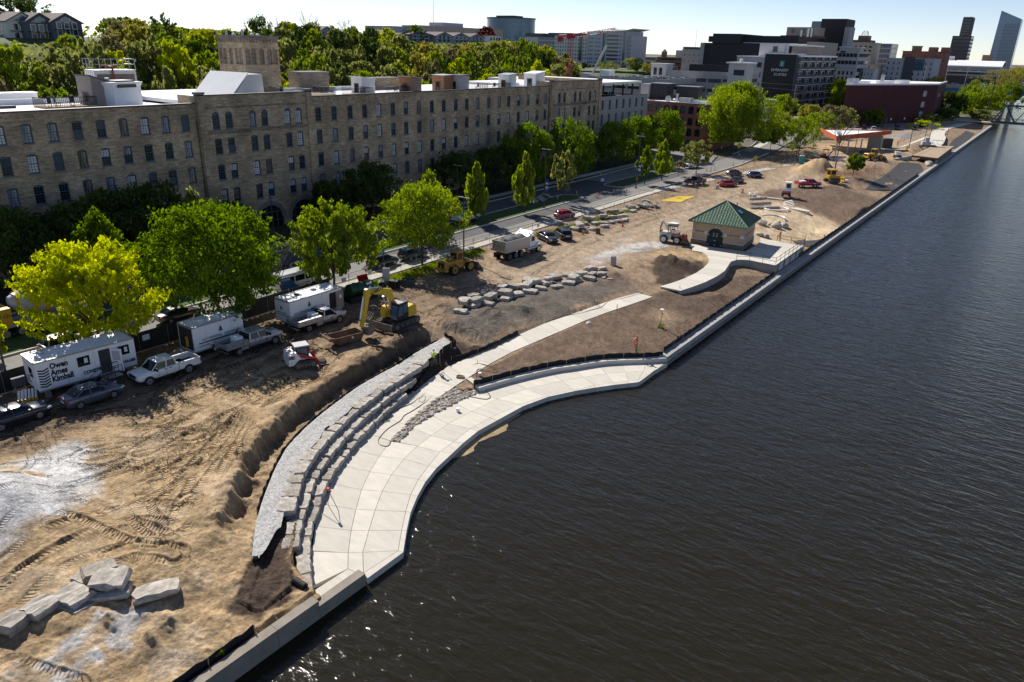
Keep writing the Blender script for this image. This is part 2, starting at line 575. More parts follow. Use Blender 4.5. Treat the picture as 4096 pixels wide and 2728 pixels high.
trk([(-56.38,19.37,0),(-53.6,19.05,0),(-51.23,19.33,0),(-49.25,20.69,0),(-46.24,22.29,0)],1.6,0.42,0.26,0.08)
trk([(-59.29,17.51,0),(-57.91,20.86,0),(-57.21,24.84,0),(-56.64,29.32,0),(-56.22,34.43,0),(-56.38,39.3,0),(-57.44,44.44,0)],1.9,0.4,0.22,0.05)
trk([(-56.63,16.46,0),(-56.1,20.04,0),(-54.66,24.4,0),(-54.6,30.12,0),(-55.31,36.13,0)],1.9,0.4,0.24,0.05)
trk([(-53.96,36.26,0),(-53.68,39.77,0),(-52.55,44.23,0),(-51.71,47.57,0)],1.7,0.45,0.36,0.10)
trk([(-44.45,28.83,0),(-42.32,26.35,0),(-39.82,22.86,0)],1.4,0.5,0.38,0.13)
trk([(-51.71,56.21,0),(-52.54,62.91,0),(-52.52,73.89,0),(-54.45,84.61,0),(-56.57,108.04,0),(-55.4,132.35,0),(-52.43,168.21,0)],2.1,0.5,0.3,0.05)
trk([(-57,59.16,0),(-56.68,67.88,0),(-55.49,78.01,0),(-60.93,101,0),(-60.41,123.64,0),(-57.16,147.5,0)],2.1,0.5,0.3,0.05)
trk([(-51.19,98.17,0),(-46.36,99.78,0),(-41.93,101.95,0)],1.6,0.4,0.28,0.06)
trk([(-34.8,8.16,0),(-33.17,8.7,0),(-31.78,9.41,0)],1.5,0.4,0.3,0.08)
trk([(-38.67,15.44,0),(-38.23,16.59,0),(-36.34,17.65,0)],1.4,0.5,0.34,0.12)
_tr=random.Random(77)
for _i in range(34):
 _x,_y,_a=_tr.uniform(-60,-45),_tr.uniform(14,62),_tr.gauss(1.75,.28)
 if _y<32 and _i%3==0:
  _a=_tr.uniform(0,3.1)
 _l=_tr.uniform(6,18)
 _c=_tr.uniform(-.05,.05)
 trk([(_x+math.cos(_a+_c*q)*q,_y+math.sin(_a+_c*q)*q)for q in np.linspace(-_l/2,_l/2,5)],_tr.choice((1.5,1.8,2.0)),_tr.uniform(.35,.5),_tr.choice((.2,.24,.28)),_tr.uniform(.06,.12))
HEAPS=[(*(-47.83,13.38,0)[:2],5.0,3.4,1.5,0.05),(*(-50.5,14.18,0)[:2],4.0,3.0,0.8,0.05),(*(-41.16,96.14,0)[:2],2.0,1.6,1.0,0.9),(*(-41.12,92.55,0)[:2],1.5,1.5,0.45,0.9),(*(-39.05,95.87,0)[:2],2.6,1.6,0.6,0.9),(*(-37.55,96.66,0)[:2],2.0,1.5,0.4,0.9),(*(-49.66,203.21,0)[:2],4.6,6.0,2.0,0.6),(*(-46.66,202.38,0)[:2],3.4,5.5,1.7,0.7),(*(-50.54,199.77,0)[:2],3.4,5.0,1.0,0.5),(*(-49.4,188.9,0)[:2],2.6,3.6,1.0,0.4),(*(-29.9,160.93,0)[:2],4.5,9.0,0.9,0.15),(*(-36.18,166.27,0)[:2],7.0,10.0,0.5,0.15),(*(-34.45,12.73,0)[:2],0.9,0.5,0.35,0.6),(*(-31.73,13.46,0)[:2],0.7,0.35,0.4,0.5),(*(-32.19,14.68,0)[:2],0.8,0.6,0.3,0.6),(*(-61.55,242.16,0)[:2],4,8,1.2,0.4),(*(-30.44,88.18,-0.5)[:2],2.0,2.0,0.7,0.3),(*(-38.1,275.82,0)[:2],3.0,5.0,0.7,0.4),(*(-40.76,71.51,-0.3)[:2],2.5,1.8,0.2,0.5),(*(-45.85,66.46,-0.5)[:2],1.6,1.4,0.5,0.8),(*(-44.38,58.69,-0.3)[:2],3.0,2.0,0.25,0.8),(*(-43.77,85.51,0)[:2],1.3,0.9,0.35,0.5),(*(-82.08,134.19,0)[:2],3.0,3.0,1.2,0.2)]
def height(x,y,fine=True):
 z=base_h(x,y)
 cut,ca,cs=seg_dist(x,y,TRENCH)
 left=cs>0
 dl=np.where(left,cut,-cut)
 along=sst(1.0,5.0,ca)*(1-sst(36.5,39.0,ca))
 n1=fbm(x,y,1.6,4,3)
 edge=1.9+0.4*fbm(x,y,6,3,31)+.25*fbm(x,y,.8,3,33)
 bank=sst(edge-0.55,edge+0.3,dl+0.3*n1)
 tr=-0.95*(1-bank)+(0.28+0.35*np.maximum(n1,-0.3))*bank*np.exp(-((dl-edge-0.7)/1.0)**2)
 rough=np.exp(-((dl-edge+0.3)/1.1)**2)
 tr=tr+rough*(0.55*fbm(x,y,1.0,4,9)+0.35*np.abs(fbm(x,y,0.5,3,11)))
 z=np.where(dl>-0.2,z*(1-along*(1-sst(0.5,3.0,dl)))+along*tr,z)
 band=inside(x,y,G_OUT+G_IN[::-1])
 z=np.where(band,-0.62,z)
 far=inside(x,y,[(-45.3,53.5),(-44.9,49.0),(-44.3,45.4),(-42.6,44.4),(-42.2,46.0),(-43.3,50.0),(-43.9,54.5)])
 z=np.where(far,np.minimum(-0.9+0.25*fbm(x,y,1.5,4,43),z),z)
 z=np.where(inside(x,y,TERR),-1.9,z)
 foot=inside(x,y,[(-32.7,20.3),(-33.9,22.0),(-35.4,24.3),(-34.0,24.6),(-31.2,21.9),(-29.6,20.6),(-29.3,18.2),(-31.2,17.9)])
 z=np.where(foot,-0.75+0.12*fbm(x,y,1.1,4,41),z)
 tb_,_,_=seg_dist(x,y,T_BACK[:30])
 z=np.where((tb_<0.75)&(y<44),np.minimum(z,-0.85),z)
 sd_,_,_=seg_dist(x,y,SEAT)
 z=np.where((sd_<0.8)&(y>45),np.minimum(z,-1.5),z)
 z=np.where(x<-66.4,np.minimum(z,-0.15),z)
 for hx,hy,rx,ry,hh,ro in HEAPS:
  q=((x-hx)/rx)**2+((y-hy)/ry)**2
  m=q<4
  if not m.any():
   continue
  b=np.exp(-q[m]*1.6)*hh
  z[m]+=b*(1+ro*1.1*fbm(x[m],y[m],min(rx,ry)*0.6,4,int(hx*10)%97))
 if fine:
  lump=sst(-30.5,-34.5,x)*0+1.0
  z=z+(0.10*fbm(x,y,7.0,4,5))*sst(-66.2,-63,x)+0.035*fbm(x,y,0.8,3,6)
  near=(1-sst(19,27,y))*sst(-43,-36,x)
  z=z+near*(0.30*fbm(x,y,1.3,4,21)+0.10*np.abs(fbm(x,y,0.4,2,23)))
  rub=np.exp(-(((x+44)/5)**2+((y-62)/12)**2))
  z=z+rub*0.22*np.abs(fbm(x,y,0.9,4,51))
  keep=(dl>2.4)|(y>56)
  for poly,gauge,wd,pitch,dep in TRACKS:
   px=[p[0]for p in poly]
   py=[p[1]for p in poly]
   m=(x>min(px)-3)&(x<max(px)+3)&(y>min(py)-3)&(y<max(py)+3)&keep
   if not m.any():
    continue
   xm,ym=x[m],y[m]
   d,a,s=seg_dist(xm,ym,poly)
   sd=d*s+0.25*fbm(xm,ym,4.0,2,61)
   ad=np.abs(np.abs(sd)-gauge/2)
   inn=1-sst(wd*0.45,wd*0.62,ad)
   berm=np.exp(-((ad-wd*0.72)/(wd*0.22))**2)
   if RUT is not None:
    RUT[0][m]=np.where(inn>.05,2*PI*(a+0.3*sd)/(.55*pitch+.06),RUT[0][m])
   wear=np.clip(0.55+1.7*fbm(xm,ym,2.0,3,71),0.0,1)
   if RUT is not None:
    RUT[1][m]=np.where(inn>.05,inn*np.clip(wear*1.2,0,1)*min(1.0,dep/.1),RUT[1][m])
   z[m]+=wear*dep*(-.5*inn+0.5*berm)
 z=np.where(inside(x,y,COVE),-2.6,z)
 for off,dz in((-0.25,0.05),(0.2,0.16)):
  walk=[(p[0]+off,p[1])for p in PL[3:]]+[(p[0]-off,p[1])for p in PR[:2:-1]]
  z=np.where(inside(x,y,walk),np.minimum(z,pathz(y)-dz),z)
 pad=[p[:2]for p in RAMP_L]+[(-44,108.8),(-44,118),(-35.69,119.77,0.05)[:2]]+[(-28.9,119.9),(-28.9,105.6)]+[p[:2]for p in RAMP_R[::-1]]
 z=np.where(inside(x,y,pad),np.minimum(z,-0.12),z)
 low=inside(x,y,[p[:2]for p in RAMP_R[2:]]+[(-28.8,105.5),(-28.6,92),(-31,88)])
 z=np.where(low,np.minimum(z,-0.75-0.35*sst(-33,-29.5,x)+0.1*fbm(x,y,2,3,81)),z)
 z=np.where(x>-28.35,np.minimum(z,-1.2),z)
 z=np.where(x>-27.75,-2.8,z)
 return z
def H1(x,y):
 return float(height(np.array([float(x)]),np.array([float(y)]),False)[0])
SAND=np.array((0.41,0.29,0.165))
SAND_L=np.array((0.56,0.43,0.28))
BROWN=np.array((0.225,0.160,0.105))
DIRT=np.array((0.30,0.215,0.14))
DARK=np.array((0.075,0.053,0.039))
SOIL=np.array((0.155,0.108,0.076))
GREY=np.array((0.17,0.145,0.12))
GRAV=np.array((0.58,0.57,0.56))
def blob(x,y,poly,soft=1.2,ns=2.0,seed=0):
 """soft-edged zone"""
 n=fbm(x,y,ns,4,seed)
 ins=inside(x,y,poly)
 d,_,_=seg_dist(x,y,list(poly)+[poly[0]])
 sd=np.where(ins,d,-d)
 return sst(-soft*0.5,soft*0.5,sd+n*soft*1.6)
def soil(x,y):
 n=fbm(x,y,9,5,101)
 n2=fbm(x,y,2.2,5,103)
 c=DIRT[None,:]*np.ones((len(x),1))
 def mix(w,col):
  nonlocal c
  w=np.clip(w,0,1)[:,None]
  c=c*(1-w)+np.asarray(col)[None,:]*w
 mix(sst(-0.1,0.5,n)*0.6,BROWN)
 mix(sst(0.0,0.6,n2)*0.45,SOIL)
 mix((1-sst(34,50,y+4*n))*sst(-62,-52,x+3*n),SAND)
 mix((1-sst(24,40,y))*sst(-58,-48,x)*sst(-0.1,0.35,n2)*0.8,SAND_L)
 mix((1-sst(30,60,y))*sst(0.15,0.5,n2)*0.5,BROWN)
 mix((1-sst(-59,-54,x+2*n))*(1-sst(62,72,y)),BROWN*0.85)
 mix(np.exp(-((x+52-0.02*(y-100))/6.5)**2)*sst(66,78,y)*0.85,np.array((0.40,0.31,0.22)))
 mix(blob(x,y,[(-47,54),(-52,62),(-50,74),(-44,84),(-40,84),(-41,74),(-43,60)],2.5,3,5),GREY*0.85)
 mix(blob(x,y,[(-40.5,50),(-39.9,62),(-38,74),(-36,84),(-33,92),(-32,100),(-28,105),(-27.5,67),(-31,63),(-37,52)],0.4,3,7),SOIL*1.05)
 mix(blob(x,y,[(-37.5,78),(-33,84),(-30.5,95),(-28,92),(-29,80),(-33,74)],3,3,9)*0.55,DARK*1.5)
 mix(np.exp(-((x+32.5)/1.9)**2-((y-76.5)/2.2)**2),DIRT*1.1)
 mix(blob(x,y,[(-48.33,88.39,0)[:2],(-42.76,87.41,0)[:2],(-37.94,84.29,0)[:2],(-39.82,80.25,0)[:2],(-44.33,81.39,0)[:2]],2.0,3,12)*0.7,SOIL)
 mix(blob(x,y,[(-45.57,143.43,0)[:2],(-45.52,153.37,0)[:2],(-41.59,153.1,0)[:2],(-35.34,148.6,0)[:2],(-27.65,146.93,0)[:2],(-27.41,132.95,0)[:2],(-30.66,127.9,0)[:2],(-35.76,117.76,0)[:2],(-45,122),(-50,135)],1.5,3,13),SAND_L*0.95)
 mix(blob(x,y,[(-34.16,139.11,0)[:2],(-30.39,143.16,0)[:2],(-28.42,139.44,0)[:2],(-30.72,135.02,0)[:2]],0.6,2,14),SAND_L*1.25)
 mix(blob(x,y,[(-45.98,100.38,0)[:2],(-40.89,104.54,0)[:2],(-37.97,103.31,0)[:2],(-36.73,100.52,0)[:2],(-39.72,100.1,0)[:2],(-42.68,98.65,0)[:2],(-44.79,97.93,0)[:2]],1.2,2,15),SAND*1.1)
 mix(blob(x,y,[(-42.21,92.63,0)[:2],(-38.47,86.31,0)[:2],(-36.41,86.31,0)[:2],(-36.05,91.57,0)[:2],(-36.19,98.34,0)[:2],(-37.33,100,0)[:2],(-39.04,98.52,0)[:2],(-42.43,99.43,0)[:2],(-43.51,96.81,0)[:2],(-42.85,91.06,0)[:2]],1.2,2,11),DARK)
 mix(blob(x,y,[(-50.1,156.52,0)[:2],(-48.17,169.21,0)[:2],(-46.63,176.57,0)[:2],(-39.68,183.28,0)[:2],(-30.97,181.87,0)[:2],(-27.44,181.55,0)[:2],(-27.23,148.6,0)[:2],(-27.85,146.1,0)[:2],(-32.54,149.78,0)[:2],(-38.98,154,0)[:2],(-44.34,156.91,0)[:2]],2.5,5,17),SOIL*1.05)
 mix(blob(x,y,[(-47.99,222.87,0)[:2],(-41.12,222.69,0)[:2],(-35.03,209.26,0)[:2],(-33.44,188.74,0)[:2],(-39.27,190.87,0)[:2]],3,5,19)*0.85,SOIL*1.2)
 mix(blob(x,y,[(-62.85,251.79,0)[:2],(-41.25,245.37,0)[:2],(-36.47,250.32,0)[:2],(-38.08,278.33,0)[:2],(-51.6,299.75,0)[:2],(-62.84,287.23,0)[:2]],5,8,20)*0.7,SAND*1.15)
 mix(np.exp(-((x-(-49.66,203.21,0)[0])/5.5)**2-((y-(-49.66,203.21,0)[1])/8.5)**2)*1.3,SAND*1.12)
 g1=blob(x,y,[(-54.02,15.43,0)[:2],(-53.31,17.5,0)[:2],(-52.53,19.49,0)[:2],(-49.73,18.61,0)[:2],(-47.67,17.05,0)[:2],(-45.93,15.98,0)[:2],(-44.64,15.24,0)[:2],(-44.94,13.96,0)[:2],(-44.56,11.7,0)[:2],(-50,12)],2.2,3.0,23)
 g1=g1*(1-0.85*blob(x,y,[(-53.4,15.19,0)[:2],(-52.25,16.82,0)[:2],(-50.07,16.73,0)[:2],(-50.47,15.37,0)[:2],(-51.47,14.42,0)[:2]],1.2,1.5,24))
 mix(g1,GRAV)
 for k,poly in enumerate(([(-34.48,8.59,0)[:2],(-33.85,9.61,0)[:2],(-34.6,11.17,0)[:2],(-35.03,12.07,0)[:2],(-34.51,12.05,0)[:2],(-33.44,11.06,0)[:2],(-33.08,10.01,0)[:2],(-33.27,9.15,0)[:2],(-33.79,8.4,0)[:2]],[(-33.26,11.89,0)[:2],(-34.01,12.75,0)[:2],(-34.7,13.86,0)[:2],(-33.61,14.02,0)[:2],(-32.67,13.25,0)[:2],(-32.25,12.36,0)[:2]],[(-33.21,11.63,0)[:2],(-32.47,11.6,0)[:2],(-31.65,10.74,0)[:2],(-32.65,10.9,0)[:2]],[(-32.54,8.83,0)[:2],(-32.58,10.21,0)[:2],(-32.2,10.14,0)[:2],(-32.15,8.96,0)[:2]])):
  mix(blob(x,y,poly,0.8,0.9,25+k)*0.85,GRAV*0.85)
 mix(blob(x,y,[(-31.33,12.87,0)[:2],(-29.22,14.08,0)[:2],(-28.36,12.35,0)[:2],(-28.96,11.55,0)[:2]],1.2,1.2,33)*0.5,GREY*2.0)
 mix(blob(x,y,[(-51.77,96.78,0)[:2],(-50.81,104.06,0)[:2],(-46.38,106.07,0)[:2],(-44.64,103.93,0)[:2],(-47.65,98.65,0)[:2],(-49.34,88.27,0)[:2]],2.0,3,35)*0.8,GRAV*0.9)
 cut,ca,cs=seg_dist(x,y,TRENCH)
 dl=np.where(cs>0,cut,-cut)
 al=sst(1,5,ca)*(1-sst(36.5,39,ca))
 mix(al*np.exp(-((dl-1.4)/0.8)**2)*(0.55+0.3*sst(10,30,ca)),np.array((0.20,0.135,0.08)))
 mix(al*np.exp(-((dl-2.0)/1.3)**2)*sst(16,30,ca)*0.8,np.array((0.13,0.09,0.06)))
 mix(inside(x,y,G_OUT+G_IN[::-1])*1.0,GRAV*0.97)
 mix(blob(x,y,[(-32.9,20.2),(-33.9,22.0),(-35.6,24.6),(-34.0,24.6),(-31.2,21.9),(-29.2,20.9),(-28.6,17.6),(-30.6,17.2)],0.5,1,37),DARK*1.15)
 mix(blob(x,y,[(-45.6,54.6),(-44.9,49.0),(-44.3,45.2),(-42.4,44.0),(-41.5,46.0),(-43.0,50.0),(-43.6,56)],0.6,1.5,38),DARK*1.1)
 c*=(1+0.40*fbm(x,y,0.9,4,107))[:,None]
 c*=(1+0.45*np.clip(fbm(x,y,0.35,3,109),-0.5,0.5))[:,None]
 return np.clip(c,0.01,0.9)
M_soil=attr_mat('soil',bump=0.9)
def site_ground():
 global RUT
 """graded site: a mesh finer where it is nearer, from the road's edge to the river wall"""
 th=np.arange(math.radians(1.6),math.radians(82),0.00185)
 r=[17.0]
 while r[-1]<470:
  q=r[-1]
  r.append(q+min(max(0.085,q*q/20600*1.25,0.0),0.012*q if q>90 else 1e9,1.9))
 r=np.array(r)
 T,Rr=np.meshgrid(th,r)
 X=-Rr*np.sin(T)
 Y=Rr*np.cos(T)
 ok=(X<-27.2)&(X>-68.9)&(Y>6)
 cell=ok[:-1,:-1]&ok[1:,:-1]&ok[:-1,1:]&ok[1:,1:]
 nr,nt=X.shape
 idx=np.arange(nr*nt).reshape(nr,nt)
 Q=np.stack([idx[:-1,:-1][cell],idx[1:,:-1][cell],idx[1:,1:][cell],idx[:-1,1:][cell]],1)
 used=np.unique(Q)
 remap=np.full(nr*nt,-1)
 remap[used]=np.arange(len(used))
 Q=remap[Q]
 x=X.ravel()[used]
 y=Y.ravel()[used]
 RUT=(np.zeros(len(x)),np.zeros(len(x)))
 z=height(x,y)
 rut,RUT=RUT,None
 hid=z<-2.2
 keep=~(hid[Q].all(1))
 Q=Q[keep]
 used2=np.unique(Q)
 rm=np.full(len(x),-1)
 rm[used2]=np.arange(len(used2))
 Q=rm[Q]
 x,y,z=x[used2],y[used2],z[used2]
 me=np_mesh('ground',np.stack([x,y,z],1),Q,M_soil,smooth=True)
 set_attr(me,'soil',soil(x,y))
 set_attr(me,'rut_run',rut[0][used2],'POINT','FLOAT')
 set_attr(me,'rut_print',rut[1][used2],'POINT','FLOAT')
 return tag(ob('ground',me),kind='structure')
site_ground()
_m=MB()
_m.b2((-69,-60,-0.9),(-27.9,7,-0.35))
tag(_m.build('ground',mat('bare_earth',tuple(SAND),0.95,var=0.3,vs=0.6)),kind='structure')
M_land=mat('land',(0.13,0.115,0.085),0.95,var=0.3,vs=0.08)
_m=MB()
_m.b2((-6500,-400,-3.2),(-68,6500,-0.30))
_m.prism([(-68.2,440),(-27.9,440),(-30,520),(-42,760),(-52,960),(-120,1200),(-300,1500),(-300,6500),(-6000,6500)],-3.2,-0.304)
_m.prism([(90,-400),(90,700),(40,1000),(-60,1280),(-200,1600),(-200,6500),(6500,6500),(6500,-400)],-3.2,-0.30)
tag(_m.build('land',M_land),kind='structure')
# water
def water_mat():
 m=bpy.data.materials.new('river_water')
 m.use_nodes=True
 nt=m.node_tree
 N,L=nt.nodes,nt.links
 p=N['Principled BSDF']
 p.inputs['Base Color'].default_value=(0.018,0.015,0.0068,1)
 p.inputs['Roughness'].default_value=0.06
 p.inputs['IOR'].default_value=1.36
 p.inputs['Specular IOR Level'].default_value=0.5
 tc=N.new('ShaderNodeTexCoord')
 prev=None
 for k,(sc,st,dist,strg,rot)in enumerate(((1.3,(0.34,1.0,1),0.17,0.9,0.55),(3.6,(0.36,1.0,1),0.06,0.9,0.8),(0.25,(0.6,1,1),0.3,0.3,0.4),(12.0,(0.5,1,1),0.015,0.5,0.5))):
  mp=N.new('ShaderNodeMapping')
  mp.inputs['Rotation'].default_value=(0,0,rot)
  mp.inputs['Scale'].default_value=st
  L.new(tc.outputs['Object'],mp.inputs[0])
  nz=N.new('ShaderNodeTexNoise')
  nz.inputs['Scale'].default_value=sc
  nz.inputs['Detail'].default_value=3
  nz.inputs['Distortion'].default_value=0.6
  L.new(mp.outputs[0],nz.inputs['Vector'])
  bp=N.new('ShaderNodeBump')
  bp.inputs['Strength'].default_value=strg
  bp.inputs['Distance'].default_value=dist
  L.new(nz.outputs[0],bp.inputs['Height'])
  if prev is not None:
   L.new(prev,bp.inputs['Normal'])
  prev=bp.outputs[0]
 L.new(prev,p.inputs['Normal'])
 return m
_m=MB()
_m.add([(-420,-400,WATER_Z),(95,-400,WATER_Z),(95,2600,WATER_Z),(-420,2600,WATER_Z)],[(0,1,2,3)])
tag(_m.build('water',water_mat()),kind='structure')
# concrete by the water
def slab(pts,z,parent,mt,th=0.25,gap=0.03,name='slab'):
 """one cast slab; pts are its corners, (x, y) or (x, y, z)"""
 P=[Vector((p[0],p[1],p[2]if len(p)>2 and z is None else z))for p in pts]
 c=sum(P,Vector())/len(P)
 n=len(P)
 area=sum(P[i].x*P[(i+1)%n].y-P[(i+1)%n].x*P[i].y for i in range(n))
 if area<0:
  P.reverse()
 Q=[]
 for i in range(n):
  a,b,d=P[i-1],P[i],P[(i+1)%n]
  u=(a-b);v=(d-b)
  u.z=v.z=0
  if u.length<1e-4 or v.length<1e-4:
   Q.append(b)
   continue
  u.normalize();v.normalize()
  s=max(0.25,abs(u.x*v.y-u.y*v.x))
  k=(u+v)*(gap*0.5/s)
  if u.x*v.y-u.y*v.x>0:
   k=-k
  Q.append(b+k)
 m=MB()
 vs=[tuple(q)for q in Q]+[(q.x,q.y,q.z-th)for q in Q]
 fs=[tuple(range(n)),tuple(reversed(range(n,2*n)))]+[(i,n+i,n+(i+1)%n,(i+1)%n)for i in range(n)]
 m.add(vs,fs)
 return m.build(name,mt,parent)
plaza=thing('concrete_plaza','pale curved concrete river walk with sawn joints beside the brown water','river walk')
plaza['kind']='structure'
slab_mats=[mat('slab_concrete',(0.60*k,0.56*k,0.485*k),0.85,var=0.10,vs=0.7,bump=0.04,bs=30,stretch=(1,3,1))for k in(1.0,0.94,1.04,0.90)]
LT=[(-31.5,23.76,-1.7),(-33.34,25.57,-1.7),(-35.13,27.44,-1.7),(-36.62,29.54,-1.7),(-37.93,31.78,-1.7),(-38.88,33.96,-1.7),(-39.98,36.5,-1.7)]
LA=[(-30,25.25,-1.7),(-31.57,26.94,-1.7),(-33.08,28.78,-1.7),(-34.56,30.69,-1.7),(-35.83,32.73,-1.7),(-36.9,34.77,-1.7),(-37.88,36.99,-1.7)]
LB=[(-29.32,25.84,-1.7),(-30.66,27.65,-1.7),(-31.98,29.5,-1.7),(-33.25,31.44,-1.7),(-34.29,33.45,-1.7),(-35.12,35.64,-1.7),(-35.65,37.73,-1.7),(-35.93,39.7,-1.7),(-36.18,42.09,-1.7),(-36.04,45.09,-1.7),(-35.79,48.48,-1.7),(-34.91,51.91,-1.7),(-33.29,55.51,-1.7),(-32.09,57.57,-1.7),(-30.8,59.7,-1.7),(-29.41,61.28,-1.7),(-28.14,62.66,-1.7)]
LE=[(-27.68,27.3,-1.7),(-28.97,28.96,-1.7),(-30.22,30.67,-1.7),(-31.37,32.38,-1.7),(-32.27,34.17,-1.7),(-32.97,36.05,-1.7),(-33.66,38.19,-1.7),(-33.85,40.06,-1.7),(-34.15,42.58,-1.7),(-34.05,45.21,-1.7),(-33.6,48.79,-1.7),(-32.66,51.73,-1.7),(-31.35,54.45,-1.7),(-30.27,56.58,-1.7),(-29.16,58.29,-1.7),(-28.24,59.52,-1.7),(-27.57,60.32,-1.7)]
LO=[(p[0],p[1],PLAZA_Z)for p in OUTER]
LK=[(-37.29,37.27,-1.7),(-37.99,39.65,-1.7),(-38.29,42.35,-1.7),(-38.23,45.42,-1.7),(-37.94,48.6,-1.7),(-36.81,52.21,-1.7),(-35.06,56.36,-1.7),(-33.68,58.52,-1.7),(-32.29,61,-1.7),(-30.72,62.82,-1.7),(-28.85,64.6,-1.7)]
k_=0
for i in range(6):
 for A_,B_ in((LT,LA),(LA,LB),(LB,LE),(LE,LO)):
  k_+=1
  a=[A_[i],B_[i],B_[i+1],A_[i+1]]
  if A_ is LT:
   a[0]=(a[0][0]-0.45,a[0][1]+0.25);a[3]=(a[3][0]-0.45,a[3][1]+0.25)
  slab(a,PLAZA_Z,plaza,slab_mats[k_*7%4],0.6 if A_ is LE else 0.25)
for i in range(6,16):
 for A_,B_ in((LK,LB),(LB,LE),(LE,LO)):
  k_+=1
  p0=A_[i-6]if A_ is LK else A_[i]
  p1=A_[i-5]if A_ is LK else A_[i+1]
  slab([p0,B_[i],B_[i+1],p1],PLAZA_Z,plaza,slab_mats[k_*7%4],0.6 if A_ is LE else 0.25)
CF=(-27.14,66.06,-1.7)
slab([LK[-1],LB[-1],LE[-1],CF],PLAZA_Z,plaza,slab_mats[1])
slab([LE[-1],LO[-1],(-27.3,66.3),CF],PLAZA_Z,plaza,slab_mats[0],0.6)
S1,S2,S3=(-28.99,21.73,-1.7),(-28.88,24.2,-1.7),(-28.13,24.29,-1.7)
slab([(S1[0]-.4,S1[1]-.1),S2,LA[0],(LT[0][0]-.4,LT[0][1]+.2)],PLAZA_Z,plaza,slab_mats[2])
slab([S2,S3,(-27.85,24.5),LB[0],LA[0]],PLAZA_Z,plaza,slab_mats[0])
slab([(-27.85,24.5),LE[0],LB[0]],PLAZA_Z,plaza,slab_mats[3])
slab([(-27.85,24.5),(-27.3,24.3),LO[0],LE[0]],PLAZA_Z,plaza,slab_mats[1],0.6)
slab([(-28.9,20.9),(-27.9,20.6),S3,S2,S1],PLAZA_Z,plaza,slab_mats[1])
walk=thing('concrete_walk','long white concrete footpath rising from the river walk through dark soil','footpath')
walk['kind']='structure'
for i in range(len(PL)-1):
 a=[PL[i],PR[i],PR[i+1],PL[i+1]]
 if i<3:
  a[0]=(a[0][0]-.4,a[0][1]+.25,a[0][2]);a[3]=(a[3][0]-.4,a[3][1]+.25,a[3][2])
 slab(a,None,walk,slab_mats[(i*3+1)%4],0.2)
ramp=thing('concrete_ramp','white curved concrete ramp and terrace with grey retaining wall around the green roofed shelter','ramp')
ramp['kind']='structure'
for i in range(len(RAMP_L)-1):
 slab([RAMP_L[i],RAMP_R[i],RAMP_R[i+1],RAMP_L[i+1]],None,ramp,slab_mats[i%4],0.2,0.02)
A0,A1_,A2_=PLAT[0],PLAT[1],PLAT[2]
slab([RAMP_R[-1],A0,(-34.6,109.5,.05),(-43.2,108.4,.05),RAMP_L[-1]],None,ramp,slab_mats[0],0.2,0.02)
slab([A0,((A0[0]+A1_[0])/2,(A0[1]+A1_[1])/2,.05),(-34.6,113.5,.05),(-34.6,109.5,.05)],None,ramp,slab_mats[2],0.2,0.02)
slab([((A0[0]+A1_[0])/2,(A0[1]+A1_[1])/2,.05),A1_,A2_,(-35.0,118.2,.05),(-34.6,113.5,.05)],None,ramp,slab_mats[3],0.2,0.02)
def wall_along(pts,th,z0,z1,name,mt,parent=None,side=1):
 """wall of even thickness along a line; z0 and z1 may be lists"""
 n=len(pts)
 rings=[]
 for i,p in enumerate(pts):
  a,b=pts[max(i-1,0)],pts[min(i+1,n-1)]
  dx,dy=b[0]-a[0],b[1]-a[1]
  l=math.hypot(dx,dy)or 1
  nx,ny=-dy/l*th*side,dx/l*th*side
  za=z0[i]if hasattr(z0,'__len__')else z0
  zb=z1[i]if hasattr(z1,'__len__')else z1
  r=[(p[0],p[1],za),(p[0]+nx,p[1]+ny,za),(p[0]+nx,p[1]+ny,zb),(p[0],p[1],zb)]
  rings.append(r if side<0 else r[::-1])
 m=MB()
 m.loft(rings)
 return m.build(name,mt,parent)
rw=[p for p in RAMP_R]+[A0]
wall_along([(p[0]+.01,p[1])for p in rw],0.3,-2.0,0.02,'retaining_wall',M_conc_m,ramp,1)
wall_along([(A0[0],A0[1]),(A1_[0],A1_[1])],0.3,-2.0,0.02,'retaining_wall',M_conc_m,ramp,1)
m=MB()
for k in range(5):
 t=0.1+k*0.2
 x,y=A0[0]+(A1_[0]-A0[0])*t,A0[1]+(A1_[1]-A0[1])*t
 m.box((x+.05,y,-.65),(.06,.12,1.25))
m.build('wall_rib',M_conc_m,ramp)
for t0,t1 in((0.33,0.47),(0.53,0.67),(0.13,.27),(0.73,0.87)):
 m=MB()
 a=(A0[0]+(A1_[0]-A0[0])*t0,A0[1]+(A1_[1]-A0[1])*t0)
 b=(A0[0]+(A1_[0]-A0[0])*t1,A0[1]+(A1_[1]-A0[1])*t1)
 m.add([(a[0]+.04,a[1],-1.2),(b[0]+.04,b[1],-1.2),(b[0]+.04,b[1],-.2),(a[0]+.04,a[1],-.2),(a[0]-.05,a[1],-1.2),(b[0]-.05,b[1],-1.2),(b[0]-.05,b[1],-.2),(a[0]-.05,a[1],-.2)],[(0,1,2,3),(3,2,6,7),(1,5,6,2),(0,3,7,4),(0,4,5,1)])
 m.build('wall_panel',M_conc,ramp)
rail=thing('temporary_guard_rail','temporary rail of tubes and lumber along the edge of the white terrace','railing')
RR=[RAMP_R[-3],RAMP_R[-1],((RAMP_R[-1][0]+A0[0])/2,(RAMP_R[-1][1]+A0[1])/2,.05),A0]+[(A0[0]+(A1_[0]-A0[0])*k/7,A0[1]+(A1_[1]-A0[1])*k/7,.05)for k in range(1,8)]
